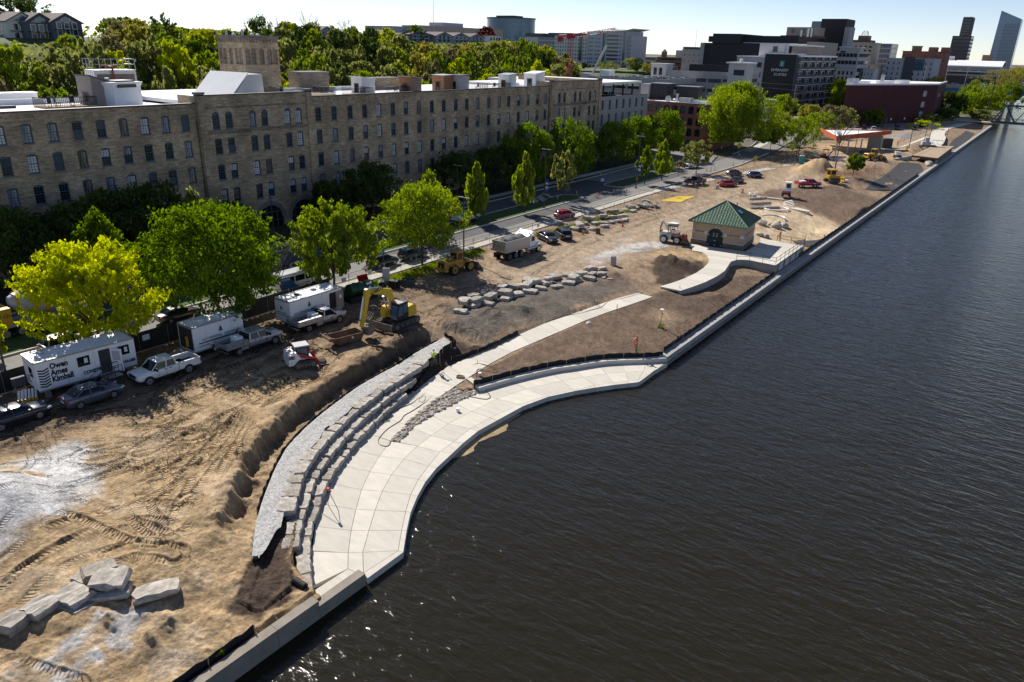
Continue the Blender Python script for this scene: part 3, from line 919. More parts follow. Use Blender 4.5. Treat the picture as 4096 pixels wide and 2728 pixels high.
for i,p in enumerate(RR):
 MB().cyl((p[0],p[1],-.9 if i>3 else 0),(p[0],p[1],1.25 if i<10 else 2.0),.03,6).build('post',M_dsteel,rail)
for hz in(.55,1.05):
 MB().tube([(p[0],p[1],p[2]+hz)for p in RR],.035,5).build('rail',M_dsteel if hz>1 else M_dsteel,rail)
BR=[(A1_[0]-.1,A1_[1]+.05,.05),(-30.8,119.9,.05),(-33.0,119.9,.05)]
for p in BR:
 MB().box((p[0],p[1],.5),(.1,.1,1.0)).build('post',M_wood,rail)
for hz in(.45,.95):
 MB().tube([(p[0],p[1]-.08,p[2]+hz)for p in BR],.05,4).build('rail',M_wood,rail)
seat=thing('seat_wall','low curved white concrete seat wall at the back of the river walk','wall')
sp=smooth_line(SEAT,3)
wall_along(sp,0.55,-2.2,-1.27,'wall_body',M_conc,seat,1)
sc_=[(-40.16,49.45,-1.4)[:2],(-37.94,48.6,-1.7)[:2]]
wall_along([(sc_[0][0],sc_[0][1]),(sc_[1][0]-.02,sc_[1][1])],0.55,-2.2,-1.268,'wall_end',M_conc,seat,1)
rwall=thing('river_wall','long straight concrete river wall with flat cap running to the bridge','wall')
m=MB()
ys=[66.3]+[70+6.1*k for k in range(60)]
for a,b in zip(ys[:-1],ys[1:]):
 m.b2((-28.3,a+.012,-3.0),(WALL_X,b-.012,-1.15))
m.build('wall_body',M_conc_m,rwall)
MB().b2((-27.31,66.3,-1.95),(-27.1,436,-1.72)).build('waler',M_conc_d,rwall)
parap=thing('parapet_wall','stepped tan concrete parapet wall at the near end of the river walk','wall')
m=MB()
m.b2((-27.95,20.72,-3),(-27.35,24.2,-1.3))
m.build('wall_body',M_conc_d,parap)
for a,b in((17.95,20.7),(12.0,17.93),(5.0,11.98)):
 MB().b2((-27.95,a,-3),(-27.35,b,-0.92)).build('wall_block',M_conc_d,parap)
m=MB()
L1=[(-32.94,38.3,-2.14),(-33.36,40.74,-2.14),(-33.5,43.88,-2.14),(-33.3,45.82,-2.14),(-33.07,47.06,-2.14)]
L2=[(-32.84,38.2,-2.14),(-32.15,40.68,-2.14),(-32.53,43.54,-2.14),(-32.35,46.06,-2.14),(-32.92,48.21,-2.14)]
a=resample([p[:2]for p in L1],30)
b=resample([p[:2]for p in L2],30)
for i in range(30):
 b[i]+=(np.array(b[i])-a[i])*(.35*math.sin(i*.45)+.06*math.sin(i*2.1))
vs=[(p[0]-.3,p[1],-2.14)for p in a]+[(p[0],p[1],-2.145)for p in b]
m.add(vs,[(i,30+i,31+i,i+1)for i in range(29)])
tag(m.build('sand_shoal',mat('wet_sand',(0.33,0.24,0.12),0.35,var=0.35,vs=1.2)),kind='structure')
# quarried stone
def rock_mesh(name,mt,d,seed,rough=0.09,cuts=2,flat=0.75):
 """rough hewn block: a subdivided box with broken arrises"""
 r=random.Random(seed)
 nx,ny,nz=max(2,int(d[0]/.35)),max(2,int(d[1]/.35)),2
 bm={}
 m=MB()
 def pid(i,j,k):
  key=(i,j,k)
  if key not in bm:
   u,v,w_=i/nx-.5,j/ny-.5,k/nz-.5
   edge=(abs(abs(u)-.5)<1e-6)+(abs(abs(v)-.5)<1e-6)+(abs(abs(w_)-.5)<1e-6)
   sh=1.0-(0.05 if edge==2 else 0.10 if edge==3 else 0)*(0.4+r.random())
   s=rough*min(d)
   p=[d[0]*u*sh+r.uniform(-s,s),d[1]*v*sh+r.uniform(-s,s),d[2]*w_*(1-(1-sh)*.6)+r.uniform(-s,s)*flat]
   bm[key]=len(m.v)
   m.v.append(tuple(p))
  return bm[key]
 for i in range(nx):
  for j in range(ny):
   m.f.append((pid(i,j,nz),pid(i+1,j,nz),pid(i+1,j+1,nz),pid(i,j+1,nz)))
   m.f.append((pid(i,j+1,0),pid(i+1,j+1,0),pid(i+1,j,0),pid(i,j,0)))
 for i in range(nx):
  for k in range(nz):
   m.f.append((pid(i,0,k),pid(i+1,0,k),pid(i+1,0,k+1),pid(i,0,k+1)))
   m.f.append((pid(i+1,ny,k),pid(i,ny,k),pid(i,ny,k+1),pid(i+1,ny,k+1)))
 for j in range(ny):
  for k in range(nz):
   m.f.append((pid(0,j+1,k),pid(0,j,k),pid(0,j,k+1),pid(0,j+1,k+1)))
   m.f.append((pid(nx,j,k),pid(nx,j+1,k),pid(nx,j+1,k+1),pid(nx,j,k+1)))
 return m.mesh(name,mt)
def boulder_mesh(name,mt,seed,r0=(1,.8,.6),rough=.2,nu=10,nv=7):
 r=random.Random(seed)
 m=MB().ball((0,0,0),r0,nu,nv)
 off=[r.uniform(0,9)for _ in range(3)]
 v=np.array(m.v)
 k=1+rough*2*(vn(v[:,0]*1.3/r0[0]+off[0],v[:,1]*1.3/r0[1]+off[1]+v[:,2]*2/r0[2],seed))
 m.v=[tuple(q)for q in v*k[:,None]]
 return m.mesh(name,mt,smooth=50)
terr=[thing('stone_terrace','lowest course of grey split stone blocks along the edge of the river walk','stone wall',group='stone terrace courses'),thing('stone_terrace','middle course of grey split stone blocks stepping up from the river walk','stone wall',group='stone terrace courses'),thing('stone_terrace','top course of grey split stone blocks beside the white gravel strip','stone wall',group='stone terrace courses')]
FA=resample(T_0,80)
FB=resample(T_BACK,80)
span=((0.0,0.97),(0.13,0.99),(0.22,1.0))
rr=random.Random(5)
for c in range(3):
 line=FA*(1-c/3.15)+FB*(c/3.15)
 line=line[int(span[c][0]*79):int(span[c][1]*79)+1]
 if c>0 and True:
  pass
 d=np.r_[0,np.cumsum(np.hypot(*np.diff(line,axis=0).T))]
 s=0.0
 while s<d[-1]-0.5:
  l=rr.uniform(1.05,1.95)
  l=min(l,d[-1]-s)
  q=s+l/2
  x,y=np.interp(q,d,line[:,0]),np.interp(q,d,line[:,1])
  x2,y2=np.interp(min(q+.4,d[-1]),d,line[:,0]),np.interp(min(q+.4,d[-1]),d,line[:,1])
  x1,y1=np.interp(max(q-.4,0),d,line[:,0]),np.interp(max(q-.4,0),d,line[:,1])
  a=math.atan2(y2-y1,x2-x1)
  dep=rr.uniform(0.85,1.25)
  nx,ny=-math.sin(a),math.cos(a)
  side=-1 if(nx*(-1)+ny*0)<0 else 1
  hgt=0.52
  me=rock_mesh('block',M_stone if rr.random()<.7 else M_stone2,(l-.03,dep,hgt),int(s*100)+c*999,0.12)
  o=ob('block',me,terr[c],(x+side*nx*dep*.5,y+side*ny*dep*.5,PLAZA_Z+c*0.44+hgt/2-0.05+rr.uniform(-.06,.06)),a+rr.uniform(-.07,.07))
  s+=l
ga,gb=resample(G_OUT,150),resample([(-32.6,20.7)]+[(p[0]+.12,p[1]-.1)for p in T_BACK[9:]]+[(-45.4,53.7)],150)
nv_=16
tt=np.linspace(0,1,nv_)[None,:,None]
gp=ga[:,None,:]*(1-tt)+gb[:,None,:]*tt
gn=fbm(gp[...,0],gp[...,1],1.1,4,311)
gp[:,-1]+=(gn[:,-1]*.9)[:,None]*np.array([.8,-.6])
gz=-.36+.06*gn+.05*fbm(gp[...,0],gp[...,1],.35,2,313)-.25*(tt[...,0]<.01)
V=np.concatenate([gp,gz[...,None]],2).reshape(-1,3)
ii=np.arange(150*nv_).reshape(150,nv_)
Q=np.stack([ii[:-1,:-1].ravel(),ii[:-1,1:].ravel(),ii[1:,1:].ravel(),ii[1:,:-1].ravel()],1)
tag(ob('gravel_strip',np_mesh('gravel_strip',V,Q,mat('gravel_white',(.34,.335,.33),.95,var=.4,vs=7,bump=1.0,bs=9,col2=(.60,.59,.57)),True)),kind='structure')
strip=thing('river_rock_strip','wedge of rounded river cobbles set into the white concrete river walk','rock bed')
SP=[(-37.88,37.11,-1.7)[:2],(-38.82,39.86,-1.7)[:2],(-39.64,42.84,-1.7)[:2],(-40.13,45.64,-1.7)[:2],(-40.51,48.97,-1.7)[:2],(-40.41,49.76,-1.7)[:2],(-37.93,48.67,-1.7)[:2],(-38.22,45.72,-1.7)[:2],(-38.31,42.82,-1.7)[:2],(-38.03,39.69,-1.7)[:2],(-37.29,37.27,-1.7)[:2]]
MB().prism(SP[::-1],-2.2,-1.82).build('bedding',M_asph,strip)
cob_m=[mat('cobble',c,0.85,var=0.2,vs=4)for c in((0.36,0.31,0.26),(0.24,0.20,0.17),(0.44,0.40,0.35),(0.30,0.24,0.19),(0.20,0.19,0.18))]
cob=[boulder_mesh('cobble',cob_m[k%5],200+k,(.22,.17,.13),.22,7,5)for k in range(10)]
pr=random.Random(11)
xs=[p[0]for p in SP];ys_=[p[1]for p in SP]
pts=[]
tries=0
while len(pts)<620 and tries<60000:
 tries+=1
 x,y=pr.uniform(min(xs),max(xs)),pr.uniform(min(ys_),max(ys_))
 if not bool(inside(np.array([x]),np.array([y]),SP)[0]):
  continue
 if all((x-a)**2+(y-b)**2>.20**2 for a,b in pts):
  pts.append((x,y))
pts.sort(key=lambda p:p[0]**2+p[1]**2)
mm=MB()
for i,(x,y)in enumerate(pts):
 sc=pr.uniform(.75,1.35)
 rz=pr.uniform(0,6.3)
 if i<300:
  o=ob('cobble',cob[i%10],strip,(x,y,-1.77+pr.uniform(0,.09)),rz)
  o.scale=(sc,)*3
 else:
  mm.ball((x,y,-1.77+pr.uniform(0,.09)),(.16*sc,.13*sc,.1*sc),7,4)
if mm.v:
 o=mm.build('cobble',cob_m[0],strip,smooth=50)
 o['kind']='stuff'
# silt fences
def silt_fence(label,pts,h=0.55,post=2.4,zf=None,n=None,seed=0,lean=0.0):
 t=thing('silt_fence',label,'silt fence',group='black silt fences')
 r=random.Random(seed)
 P=smooth_line([p[:2]for p in pts],3)
 L=sum(math.dist(a,b)for a,b in zip(P[:-1],P[1:]))
 P=resample(P,max(4,int(L/.35)))
 m=MB()
 vs=[]
 for i,p in enumerate(P):
  z=zf(p[0],p[1])if zf else H1(p[0],p[1])
  sag=0.10*abs(math.sin(i*.35/post*PI))*r.uniform(.5,1.2)-.04
  q=P[min(i+1,len(P)-1)]-P[max(i-1,0)]
  q=q/(np.hypot(*q)+1e-9)
  nx,ny=-q[1],q[0]
  wv=.05*math.sin(i*2.1)+r.uniform(-.03,.03)
  for k,(u,zz)in enumerate(((-.02,-.25),(wv*.5,h*.45),(wv+lean,h-sag))):
   vs.append((p[0]+nx*u,p[1]+ny*u,z+zz))
   vs.append((p[0]+nx*(u+.03),p[1]+ny*(u+.03),z+zz))
 n_=len(P)
 fs=[]
 for i in range(n_-1):
  a,b=i*6,i*6+6
  fs+=[(a,b,b+2,a+2),(a+2,b+2,b+4,a+4),(a+3,b+3,b+1,a+1),(a+5,b+5,b+3,a+3),(a+4,b+4,b+5,a+5)]
 m.add(vs,fs)
 m.build('fabric',M_fabric,t)
 k=max(2,int(L/post))
 for p in resample(P,k):
  z=zf(p[0],p[1])if zf else H1(p[0],p[1])
  MB().box((p[0]+.05,p[1]-.04,z+h*.5-.05),(.05,.05,h+.2),r.uniform(0,1)).build('stake',M_wood,t)
 return t
silt_fence('black silt fence with stakes on top of the straight river wall',[(-28.25,67.2),(-28.25,76),(-28.3,86),(-28.3,96),(-28.4,104.5)],0.5,2.2,lambda x,y:-1.16,seed=1)
silt_fence('sagging black silt fence on the river wall beyond the white terrace',[(-28.3,117),(-28.35,130),(-28.3,150),(-28.3,175),(-28.3,200),(-28.3,226)],0.55,2.4,lambda x,y:-1.16,seed=2)
silt_fence('taut black silt fence along the back of the curved seat wall',[(p[0]+q[0],p[1]+q[1])for p,q in zip(SEAT,[(-.75,.1),(-.55,.5),(-.5,.6),(-.45,.65),(-.4,.7),(-.3,.7),(-.15,.7),(-.7,.3)])],0.5,1.9,lambda x,y:-1.3,seed=3)
silt_fence('slack black silt fence on the uphill side of the white footpath',[(PL[5][0]-.6,PL[5][1]+1.2),(PL[6][0]-.25,PL[6][1]),(PL[7][0]-.25,PL[7][1]),(PL[8][0]-.25,PL[8][1])],0.5,2.4,lambda x,y:float(pathz(y))-.05,seed=4)
silt_fence('black silt fence around the far end of the white gravel strip',[(-47.46,54.76,-0.4),(-45.37,54.15,-0.4),(-45.23,53.37,-0.4),(-44.98,51.59,-0.4)],0.5,1.2,lambda x,y:-.5,seed=5)
silt_fence('dirty silt fence stakes along the trench edge of the gravel strip',[(p[0]-.12,p[1])for p in G_OUT[6::3]],0.22,2.6,lambda x,y:-.55,seed=6)
silt_fence('crumpled black silt fence behind the near parapet wall',[(-28.25,9),(-28.25,12),(-28.25,14.5),(-28.3,17.2)],0.45,2.0,lambda x,y:-1.0,seed=7)
# walls with real openings
def wall_mesh(name,org,u,n,U,Z,holes,mt,depth=0.28):
 """wall face in the plane through org (u along, n outward), with recessed reveals.
    holes: (u0, u1, z0, z1, rise) - rise is the height of the segmental head"""
 ux,uy=u
 nx,ny=n
 us=sorted({round(v,3)for h in holes for v in h[:2]}|{U[0],U[1]})
 zs=sorted({round(v,3)for h in holes for v in h[2:4]}|{Z[0],Z[1]})
 hs=[(round(h[0],3),round(h[1],3),round(h[2],3),round(h[3],3),h[4])for h in holes]
 m=MB()
 def P(a,z,d=0.0):
  return(org[0]+ux*a-nx*d,org[1]+uy*a-ny*d,z)
 flip=(ux*ny-uy*nx)>0
 def quad(a,b,c,d):
  m.add([a,b,c,d],[(0,1,2,3)if not flip else(3,2,1,0)])
 for i in range(len(us)-1):
  um=(us[i]+us[i+1])/2
  col=[h for h in hs if h[0]<um<h[1]]
  z=0
  runs=[]
  start=Z[0]
  for h in sorted(col,key=lambda q:q[2]):
   runs.append((start,h[2]))
   start=h[3]
  runs.append((start,Z[1]))
  for a,b in runs:
   if b-a>1e-4:
    quad(P(us[i],a),P(us[i+1],a),P(us[i+1],b),P(us[i],b))
 for a,b,z0,z1,rise in hs:
  quad(P(a,z0),P(b,z0),P(b,z0,depth),P(a,z0,depth))
  quad(P(b,z0),P(b,z1),P(b,z1,depth),P(b,z0,depth))
  quad(P(a,z1),P(a,z0),P(a,z0,depth),P(a,z1,depth))
  N=6 if rise<.5 else 12
  if rise>0:
   top=[]
   for k in range(N+1):
    t=k/N
    s=2*t-1
    if rise>=(b-a)/2-1e-3:
     zz=z1-rise+math.sqrt(max(0,1-s*s))*rise
    else:
     zz=z1-rise*s*s
    top.append((a+(b-a)*t,zz))
   for(a0,za),(a1,zb)in zip(top[:-1],top[1:]):
    quad(P(a0,za),P(a1,zb),P(a1,z1),P(a0,z1))
    quad(P(a0,za,depth),P(a1,zb,depth),P(a1,zb),P(a0,za))
  else:
   quad(P(b,z1),P(a,z1),P(a,z1,depth),P(b,z1,depth))
 return m.mesh(name,mt)
M_mill=brick_mat('mill_brick',(0.30,0.225,0.145),(0.47,0.355,0.23),(0.40,0.32,0.225))
M_mill_d=brick_mat('mill_brick_dark',(0.17,0.135,0.105),(0.25,0.20,0.15),(0.24,0.2,0.17))
M_frame=mat('window_frame_slate',(0.075,0.105,0.135),0.6)
M_sill=mat('sill_stone',(0.22,0.21,0.20),0.9)
M_muntin=mat('muntin_slate',(0.10,0.13,0.155),0.6)
def pane_mat(name,col,rough=0.05,spec=0.6,drape=None):
 m=mat(name,col,rough,spec=spec)
 nt=m.node_tree
 p=nt.nodes['Principled BSDF']
 if drape:
  tc=nt.nodes.new('ShaderNodeTexCoord')
  wv=nt.nodes.new('ShaderNodeTexNoise')
  wv.inputs['Scale'].default_value=1.4
  mp=nt.nodes.new('ShaderNodeMapping')
  mp.inputs['Scale'].default_value=(3,3,.25)
  nt.links.new(tc.outputs['Object'],mp.inputs[0])
  nt.links.new(mp.outputs[0],wv.inputs['Vector'])
  cr=nt.nodes.new('ShaderNodeValToRGB')
  cr.color_ramp.elements[0].color=(*col,1)
  cr.color_ramp.elements[1].color=(*drape,1)
  cr.color_ramp.elements[0].position=.42
  cr.color_ramp.elements[1].position=.55
  nt.links.new(wv.outputs[0],cr.inputs[0])
  nt.links.new(cr.outputs[0],p.inputs['Base Color'])
  p.inputs['Coat Weight'].default_value=0.6
  p.inputs['Coat Roughness'].default_value=0.03
 return m
PANES=[pane_mat('pane_dark',(0.010,0.012,0.015)),pane_mat('pane_dim',(0.03,0.04,0.055)),pane_mat('pane_blue',(0.07,0.10,0.14)),pane_mat('pane_curtain',(0.16,0.18,0.21),drape=(0.42,0.44,0.48)),pane_mat('pane_blind',(0.55,0.57,0.60),drape=(0.75,0.76,0.78)),pane_mat('pane_warm',(0.05,0.035,0.025),drape=(0.36,0.27,0.2))]
def sash_meshes(w,h,rise):
 """frame with two sashes and muntins, facing +X, origin at the sill centre; pane meshes"""
 m=MB()
 f=.10
 for y0,y1 in((-w/2,-w/2+f),(w/2-f,w/2)):
  m.b2((-.05,y0,0),(.06,y1,h-rise*.9))
 m.b2((-.05,-w/2+f,0),(.06,w/2-f,.12))
 m.b2((-.04,-w/2+f,h*.48),(.07,w/2-f,h*.48+.09))
 top=[(-w/2,h-rise-.22),(w/2,h-rise-.22)]
 N=6
 arc=[(-w/2+w*k/N,h-rise*(2*k/N-1)**2)for k in range(N+1)]
 n=len(arc)
 vs=[(.06,a,z)for a,z in arc]+[(.06,a,h-rise-.14)for a,z in arc]+[(-.05,a,h-rise-.14)for a,z in arc]
 m.add(vs,[(n+i,n+i+1,i+1,i)for i in range(n-1)]+[(2*n+i,2*n+i+1,n+i+1,n+i)for i in range(n-1)])
 g=MB()
 b=.035
 hs=h-rise-.14
 for k in(1,2):
  y=-w/2+f+(w-2*f)*k/3
  m.b2((-.03,y-b/2,.12),(.01,y+b/2,h*.48))
  m.b2((-.02,y-b/2,h*.48+.09),(.02,y+b/2,hs))
 for z0,z1,kk in((.12,h*.48,(1,2)),(h*.48+.09,hs,(1,2))):
  for k in kk:
   z=z0+(z1-z0)*k/3
   m.b2((-.031,-w/2+f,z-b/2),(.011,w/2-f,z+b/2))
 lo=MB().b2((-.06,-w/2+f,.12),(-.035,w/2-f,h*.48))
 up=MB().b2((-.055,-w/2+f,h*.48+.09),(-.03,w/2-f,hs))
 si=MB().b2((-.05,-w/2-.12,-.16),(.36,w/2+.12,0))
 return m.mesh('window',M_frame),[lo.mesh('pane',p)for p in PANES],[up.mesh('pane',p)for p in PANES],si.mesh('sill',M_sill)
SASH={}
def put_window(parent,x,y,z,w,h,rise,rz,r,bias=None):
 key=(w,h,rise)
 if key not in SASH:
  SASH[key]=sash_meshes(*key)
 fr,lo,up,si=SASH[key]
 o=ob('window',fr,parent,(x,y,z),rz)
 q=r.random()
 k=r.choices(range(6),(28,16,12,18,22,4))[0]if bias is None else bias
 k2=k if r.random()<.55 else r.choice((0,0,1,2))
 ob('pane',lo[k2],o)
 ob('pane',up[k],o)
 ob('sill',si,o)
 return o
mill=thing('brick_mill','long five storey tan brick mill with rows of arched sash windows and white roof','building')
FX=-100.0
SILLS=(15.8,12.25,8.55,4.95,1.3)
WW,WH,WR=1.2,2.3,0.16
r_=random.Random(3)
LEFTY=[60.5-2.93*k for k in range(14)]
RIGHTY=[84.3,87.7,91.3,94.7,98.2,101.7,105.1,108.7,112.4,115.9,119.6,123.1,126.7,130.5,134.2,137.7,141.5,145.2,149.0,152.4]
MIDY=[65.1,67.25,71.3,73.5,77.8,80.0]
ENDY=[157.8,160.2,165.1,167.5,172.4,174.9]
def mill_wall(x,y0,y1,top,ycols,rows,extra=(),name='wall',wh=WH,row1=None):
 holes=[]
 for i,s in enumerate(rows):
  for y in ycols:
   h=row1 if(row1 and i==0)else wh
   holes.append((y-WW/2,y+WW/2,s,s+h,WR if not(row1 and i==0)else .4))
 holes+=list(extra)
 o=ob(name,wall_mesh(name,(x,0),(0,1),(1,0),(y0,y1),(-.3,top),holes,M_mill),mill)
 for i,s in enumerate(rows):
  for y in ycols:
   h=row1 if(row1 and i==0)else wh
   put_window(mill,x-.2,y,s,WW,h,WR if not(row1 and i==0)else .4,0,r_)
mill_wall(FX,20,62.2,19.45,LEFTY,SILLS)
mill_wall(FX,82.8,153.7,19.7,RIGHTY,SILLS)
ARCH=[(70.35,75.45,0.0,3.55,2.55),(77.0,82.1,0.0,3.6,2.55)]
mill_wall(FX+.4,62.2,82.8,20.5,MIDY,SILLS[:4],ARCH+[(65.1-.6,65.1+.6,1.3,3.6,.16),(67.25-.6,67.25+.6,1.3,3.6,.16)],row1=2.45)
for y in(65.1,67.25):
 put_window(mill,FX+.2,y,1.3,WW,WH,WR,0,r_)
mill_wall(FX+.4,153.7,178.0,20.7,ENDY,SILLS,row1=2.45)
m=MB()
m.b2((-126,19.9,-.3),(FX-.3,20,19.45))
m.b2((-126,177.7,-.3),(FX+.39,178.0,20.7))
m.b2((-126.2,20,-.3),(-126,178,19.0))
for y0,y1,t in((62.2,62.5,20.5),(82.5,82.8,20.5),(153.7,154.0,20.7)):
 m.b2((FX-4,y0,17),(FX+.38,y1,t-.01))
m.build('wall',M_mill,mill)
for y in(62.9,82.15,154.5,177.4):
 t=21.2 if y>100 else 21.0
 MB().b2((FX-.2,y-.55,-.3),(FX+.62,y+.55,t-.3)).build('pilaster',M_mill,mill)
 MB().b2((FX-.3,y-.68,t-.3),(FX+.72,y+.68,t)).build('pilaster_cap',M_sill,mill)
for y0,y1,x in((63.5,81.6,FX+.4),(155.1,176.8,FX+.4)):
 m=MB()
 m.b2((x,y0,15.35),(x+.14,y1,15.6))
 n=int((y1-y0)/.5)
 for k in range(n):
  m.b2((x,y0+k*.5,15.1),(x+.10,y0+k*.5+.25,15.35))
 m.b2((x,y0,18.75),(x+.12,y1,18.92))
 m.build('corbel_course',M_mill_d,mill)
for y0,y1,x,t in((20,62.2,FX,19.45),(83.0,153.7,FX,19.7)):
 m=MB()
 n=int((y1-y0)/1.75)
 for k in range(n):
  yy=y0+.5+k*(y1-y0-1)/n
  m.b2((x,yy,t-1.05),(x+.09,yy+.75,t-.35))
 m.b2((x,y0,t-.35),(x+.16,y1,t-.12))
 m.build('corbel_course',M_mill,mill)
for y0,y1,x,t in((20,62.3,FX,19.45),(62.3,82.7,FX+.4,20.5),(82.7,153.8,FX,19.7),(153.8,178.05,FX+.4,20.7)):
 MB().b2((x-.45,y0+.01,t),(x+.22,y1-.01,t+.14)).build('coping',M_dsteel,mill)
for a,b,z0,z1,rise in ARCH:
 c=(a+b)/2
 for ring in range(15):
  t0,t1=PI*ring/15+.012,PI*(ring+1)/15-.012
  pts=[(c+math.cos(t)*q,z1-rise+math.sin(t)*q)for t,q in((t0,2.56),(t0,3.2),(t1,3.2),(t1,2.56))]
  mm_=MB()
  mm_.add([(FX+.3,p[0],p[1])for p in pts]+[(FX+.52,p[0],p[1])for p in pts],[(0,1,2,3),(7,6,5,4),(0,4,5,1),(1,5,6,2),(2,6,7,3),(3,7,4,0)])
  mm_.build('arch_stone',M_sill,mill)
 m=MB().b2((FX-.02,a,0),(FX,b,z1))
 m.build('door_glass',M_glassd,mill)
 m=MB()
 for k in range(6):
  yy=a+(b-a)*k/5
  m.b2((FX,yy-.05,0),(FX+.1,yy+.05,z1 if 0<k<5 else 1.2))
 m.b2((FX,a,1.0),(FX+.08,b,1.1))
 m.b2((FX,a,2.3),(FX+.08,b,2.45))
 m.build('door_frame',M_frame,mill)
m=MB()
m.b2((-126,20.1,18.6),(FX-.35,62.4,18.95))
m.b2((-126,62.4,19.2),(FX,82.6,19.7))
m.b2((-126,82.6,18.7),(FX-.35,153.9,19.15))
m.b2((-126,153.9,19.2),(FX,177.6,19.7))
m.b2((-117.0,20.3,18.9),(-116.6,62.3,19.7))
m.b2((-118.5,83,19.1),(-118.1,120,19.9))
m.build('roof',M_white_r,mill)
m=MB()
m.b2((FX-.5,20.1,18.94),(FX-.36,62.2,19.5))
m.b2((-112,30,18.94),(-111.6,44,19.3))
m.build('roof_trim',M_dsteel,mill)
tower=thing('brick_tower','square tan brick water tower with blind arches standing on the mill roof','tower')
TX,TY0,TY1=-118.0,84.0,91.4
def blind(c,w,z0,z1):
 return(c-w/2,c+w/2,z0,z1,w/2)
hol=[blind(84.0+q,1.05,24.0,26.7)for q in(.85,2.0,3.7,5.4,6.55)]
ob('wall',wall_mesh('wall',(TX,0),(0,1),(1,0),(TY0,TY1),(18.8,28.6),hol,M_mill,.22),tower)
hol=[blind(q,1.05,24.0,26.7)for q in(.85,2.0,3.7,5.4,6.55)]
ob('wall',wall_mesh('wall',(TX-7.4,TY0),(1,0),(0,-1),(0,7.4),(18.8,28.6),hol,M_mill,.22),tower)
m=MB()
m.b2((TX-7.4,TY0+.23,18.8),(TX-.23,TY1,28.55))
m.build('core',M_mill_d,tower)
m=MB()
for k in range(11):
 m.b2((TX,TY0+.1+k*.68,27.6),(TX+.12,TY0+.42+k*.68,28.1))
 m.b2((TX-7.3+k*.68,TY0-.12,27.6),(TX-7.0+k*.68,TY0,28.1))
m.b2((TX-7.5,TY0-.15,28.1),(TX+.15,TY1+.1,28.6))
m.build('corbel_course',M_mill_d,tower)
MB().b2((TX-7.6,TY0-.25,28.6),(TX+.25,TY1+.2,28.72)).build('coping',M_sill,tower)
for dx,dy in((-5.8,1),(-1.5,1.2)):
 MB().cyl((TX+dx,TY0+dy,28.7),(TX+dx,TY0+dy,29.7),.22,10).build('vent_pipe',M_steel,tower)
for dx,dy in((-4,1.2),(-.6,2.5),(-1,4)):
 MB().ball((TX+dx,TY0+dy,28.85),(.4,.4,.28),10,5).build('vent_cap',M_white,tower)
m=MB()
for k in range(4):
 m.tube([(TX-6.2+k*.32,TY0-.3,18.9),(TX-6.2+k*.32,TY0-.3,21.6),(TX-6.2+k*.32,TY0+.1,21.9)],.13,6)
m.build('pipe',mat('rust_pipe',(.10,.03,.025),.6),tower)
MB().b2((TX-3.4,TY0-.02,19.2),(TX-2.6,TY0+.02,21.3)).build('louvre',M_white,tower)
# things standing on the mill roof
M_shedw=mat('white_panel',(0.68,0.68,0.66),0.7,var=.05)
M_cedar=mat('cedar_siding',(0.33,0.16,0.075),0.85,var=.2,vs=2)
M_greyw=mat('grey_siding',(0.30,0.25,0.22),0.85,var=.25,vs=2,stretch=(4,4,.6))
M_taupe=mat('taupe_panel',(0.42,0.39,0.37),0.8,var=.05)
def stair_shed(label,x,y,z,dx,dy,h0,h1,mt,roofm,mt2=None,group='stair sheds on the mill roof',slats=True):
 """stair head with a sloping roof: x from x-dx to x, y from y to y+dy; h0 at the low-y end"""
 t=thing('stair_shed',label,'roof shed',(x,y,z),0,group)
 m=MB()
 m.add([(-dx,0,0),(0,0,0),(0,dy,0),(-dx,dy,0),(-dx,0,h0),(0,0,h0),(0,dy,h1),(-dx,dy,h1)],[(3,2,1,0),(4,5,6,7),(0,1,5,4),(1,2,6,5),(2,3,7,6),(3,0,4,7)])
 m.build('wall',mt,t)
 m=MB()
 e=.18
 m.add([(-dx-e,-e,h0),(e,-e,h0),(e,dy+e,h1),(-dx-e,dy+e,h1),(-dx-e,-e,h0+.14),(e,-e,h0+.14),(e,dy+e,h1+.14),(-dx-e,dy+e,h1+.14)],[(3,2,1,0),(4,5,6,7),(0,1,5,4),(1,2,6,5),(2,3,7,6),(3,0,4,7)])
 m.build('roof',roofm,t)
 if mt2:
  m=MB()
  n=9
  for k in range(n):
   hk=min(h0,h1)*(k+.5)/n
   m.b2((.005,.08,hk-.1),(.05,dy-.08,hk+.09))
  m.build('siding',mt2,t)
 d=MB().b2((-dx*.72,-.04,0),(-dx*.3,.0,2.0)).build('door',M_dsteel,t)
 MB().b2((-dx*.62,-.06,.9),(-dx*.4,-.035,1.8)).build('pane',M_glassd,d)
 return t
stair_shed('grey weathered wooden stair shed next to the black railed deck at the left',-106.2,51.5,18.95,4.0,2.4,4.1,3.2,M_greyw,M_dsteel)
stair_shed('white stair shed with a black door left of the cedar shed',-105.6,99.6,19.1,2.8,3.3,3.1,2.7,M_shedw,M_white)
stair_shed('cedar and grey slatted stair shed with a sloping grey roof',-101.9,108.7,19.1,3.2,2.9,3.2,2.9,M_cedar,M_steel,M_greyw)
stair_shed('bright cedar stair shed with an open doorway beside the taupe shed',-104.5,121.2,19.1,3.2,2.9,3.1,3.2,M_cedar,M_steel)
stair_shed('taupe stair shed right beside the bright cedar shed',-102.9,124.3,19.1,3.2,3.1,3.1,3.2,M_taupe,M_dsteel)
stair_shed('small white stair shed near the far end of the mill roof',-102.6,141.2,19.1,3.0,2.8,3.0,3.3,M_shedw,M_steel)
stair_shed('farthest white stair shed with a black window by the end pavilion',-103.4,153.0,19.2,3.4,3.9,3.0,3.5,M_shedw,M_white)
t=thing('cooling_tower','tall white rooftop cooling tower with louvred sides and a railing on top','cooling tower',(-118,58.0,19.0))
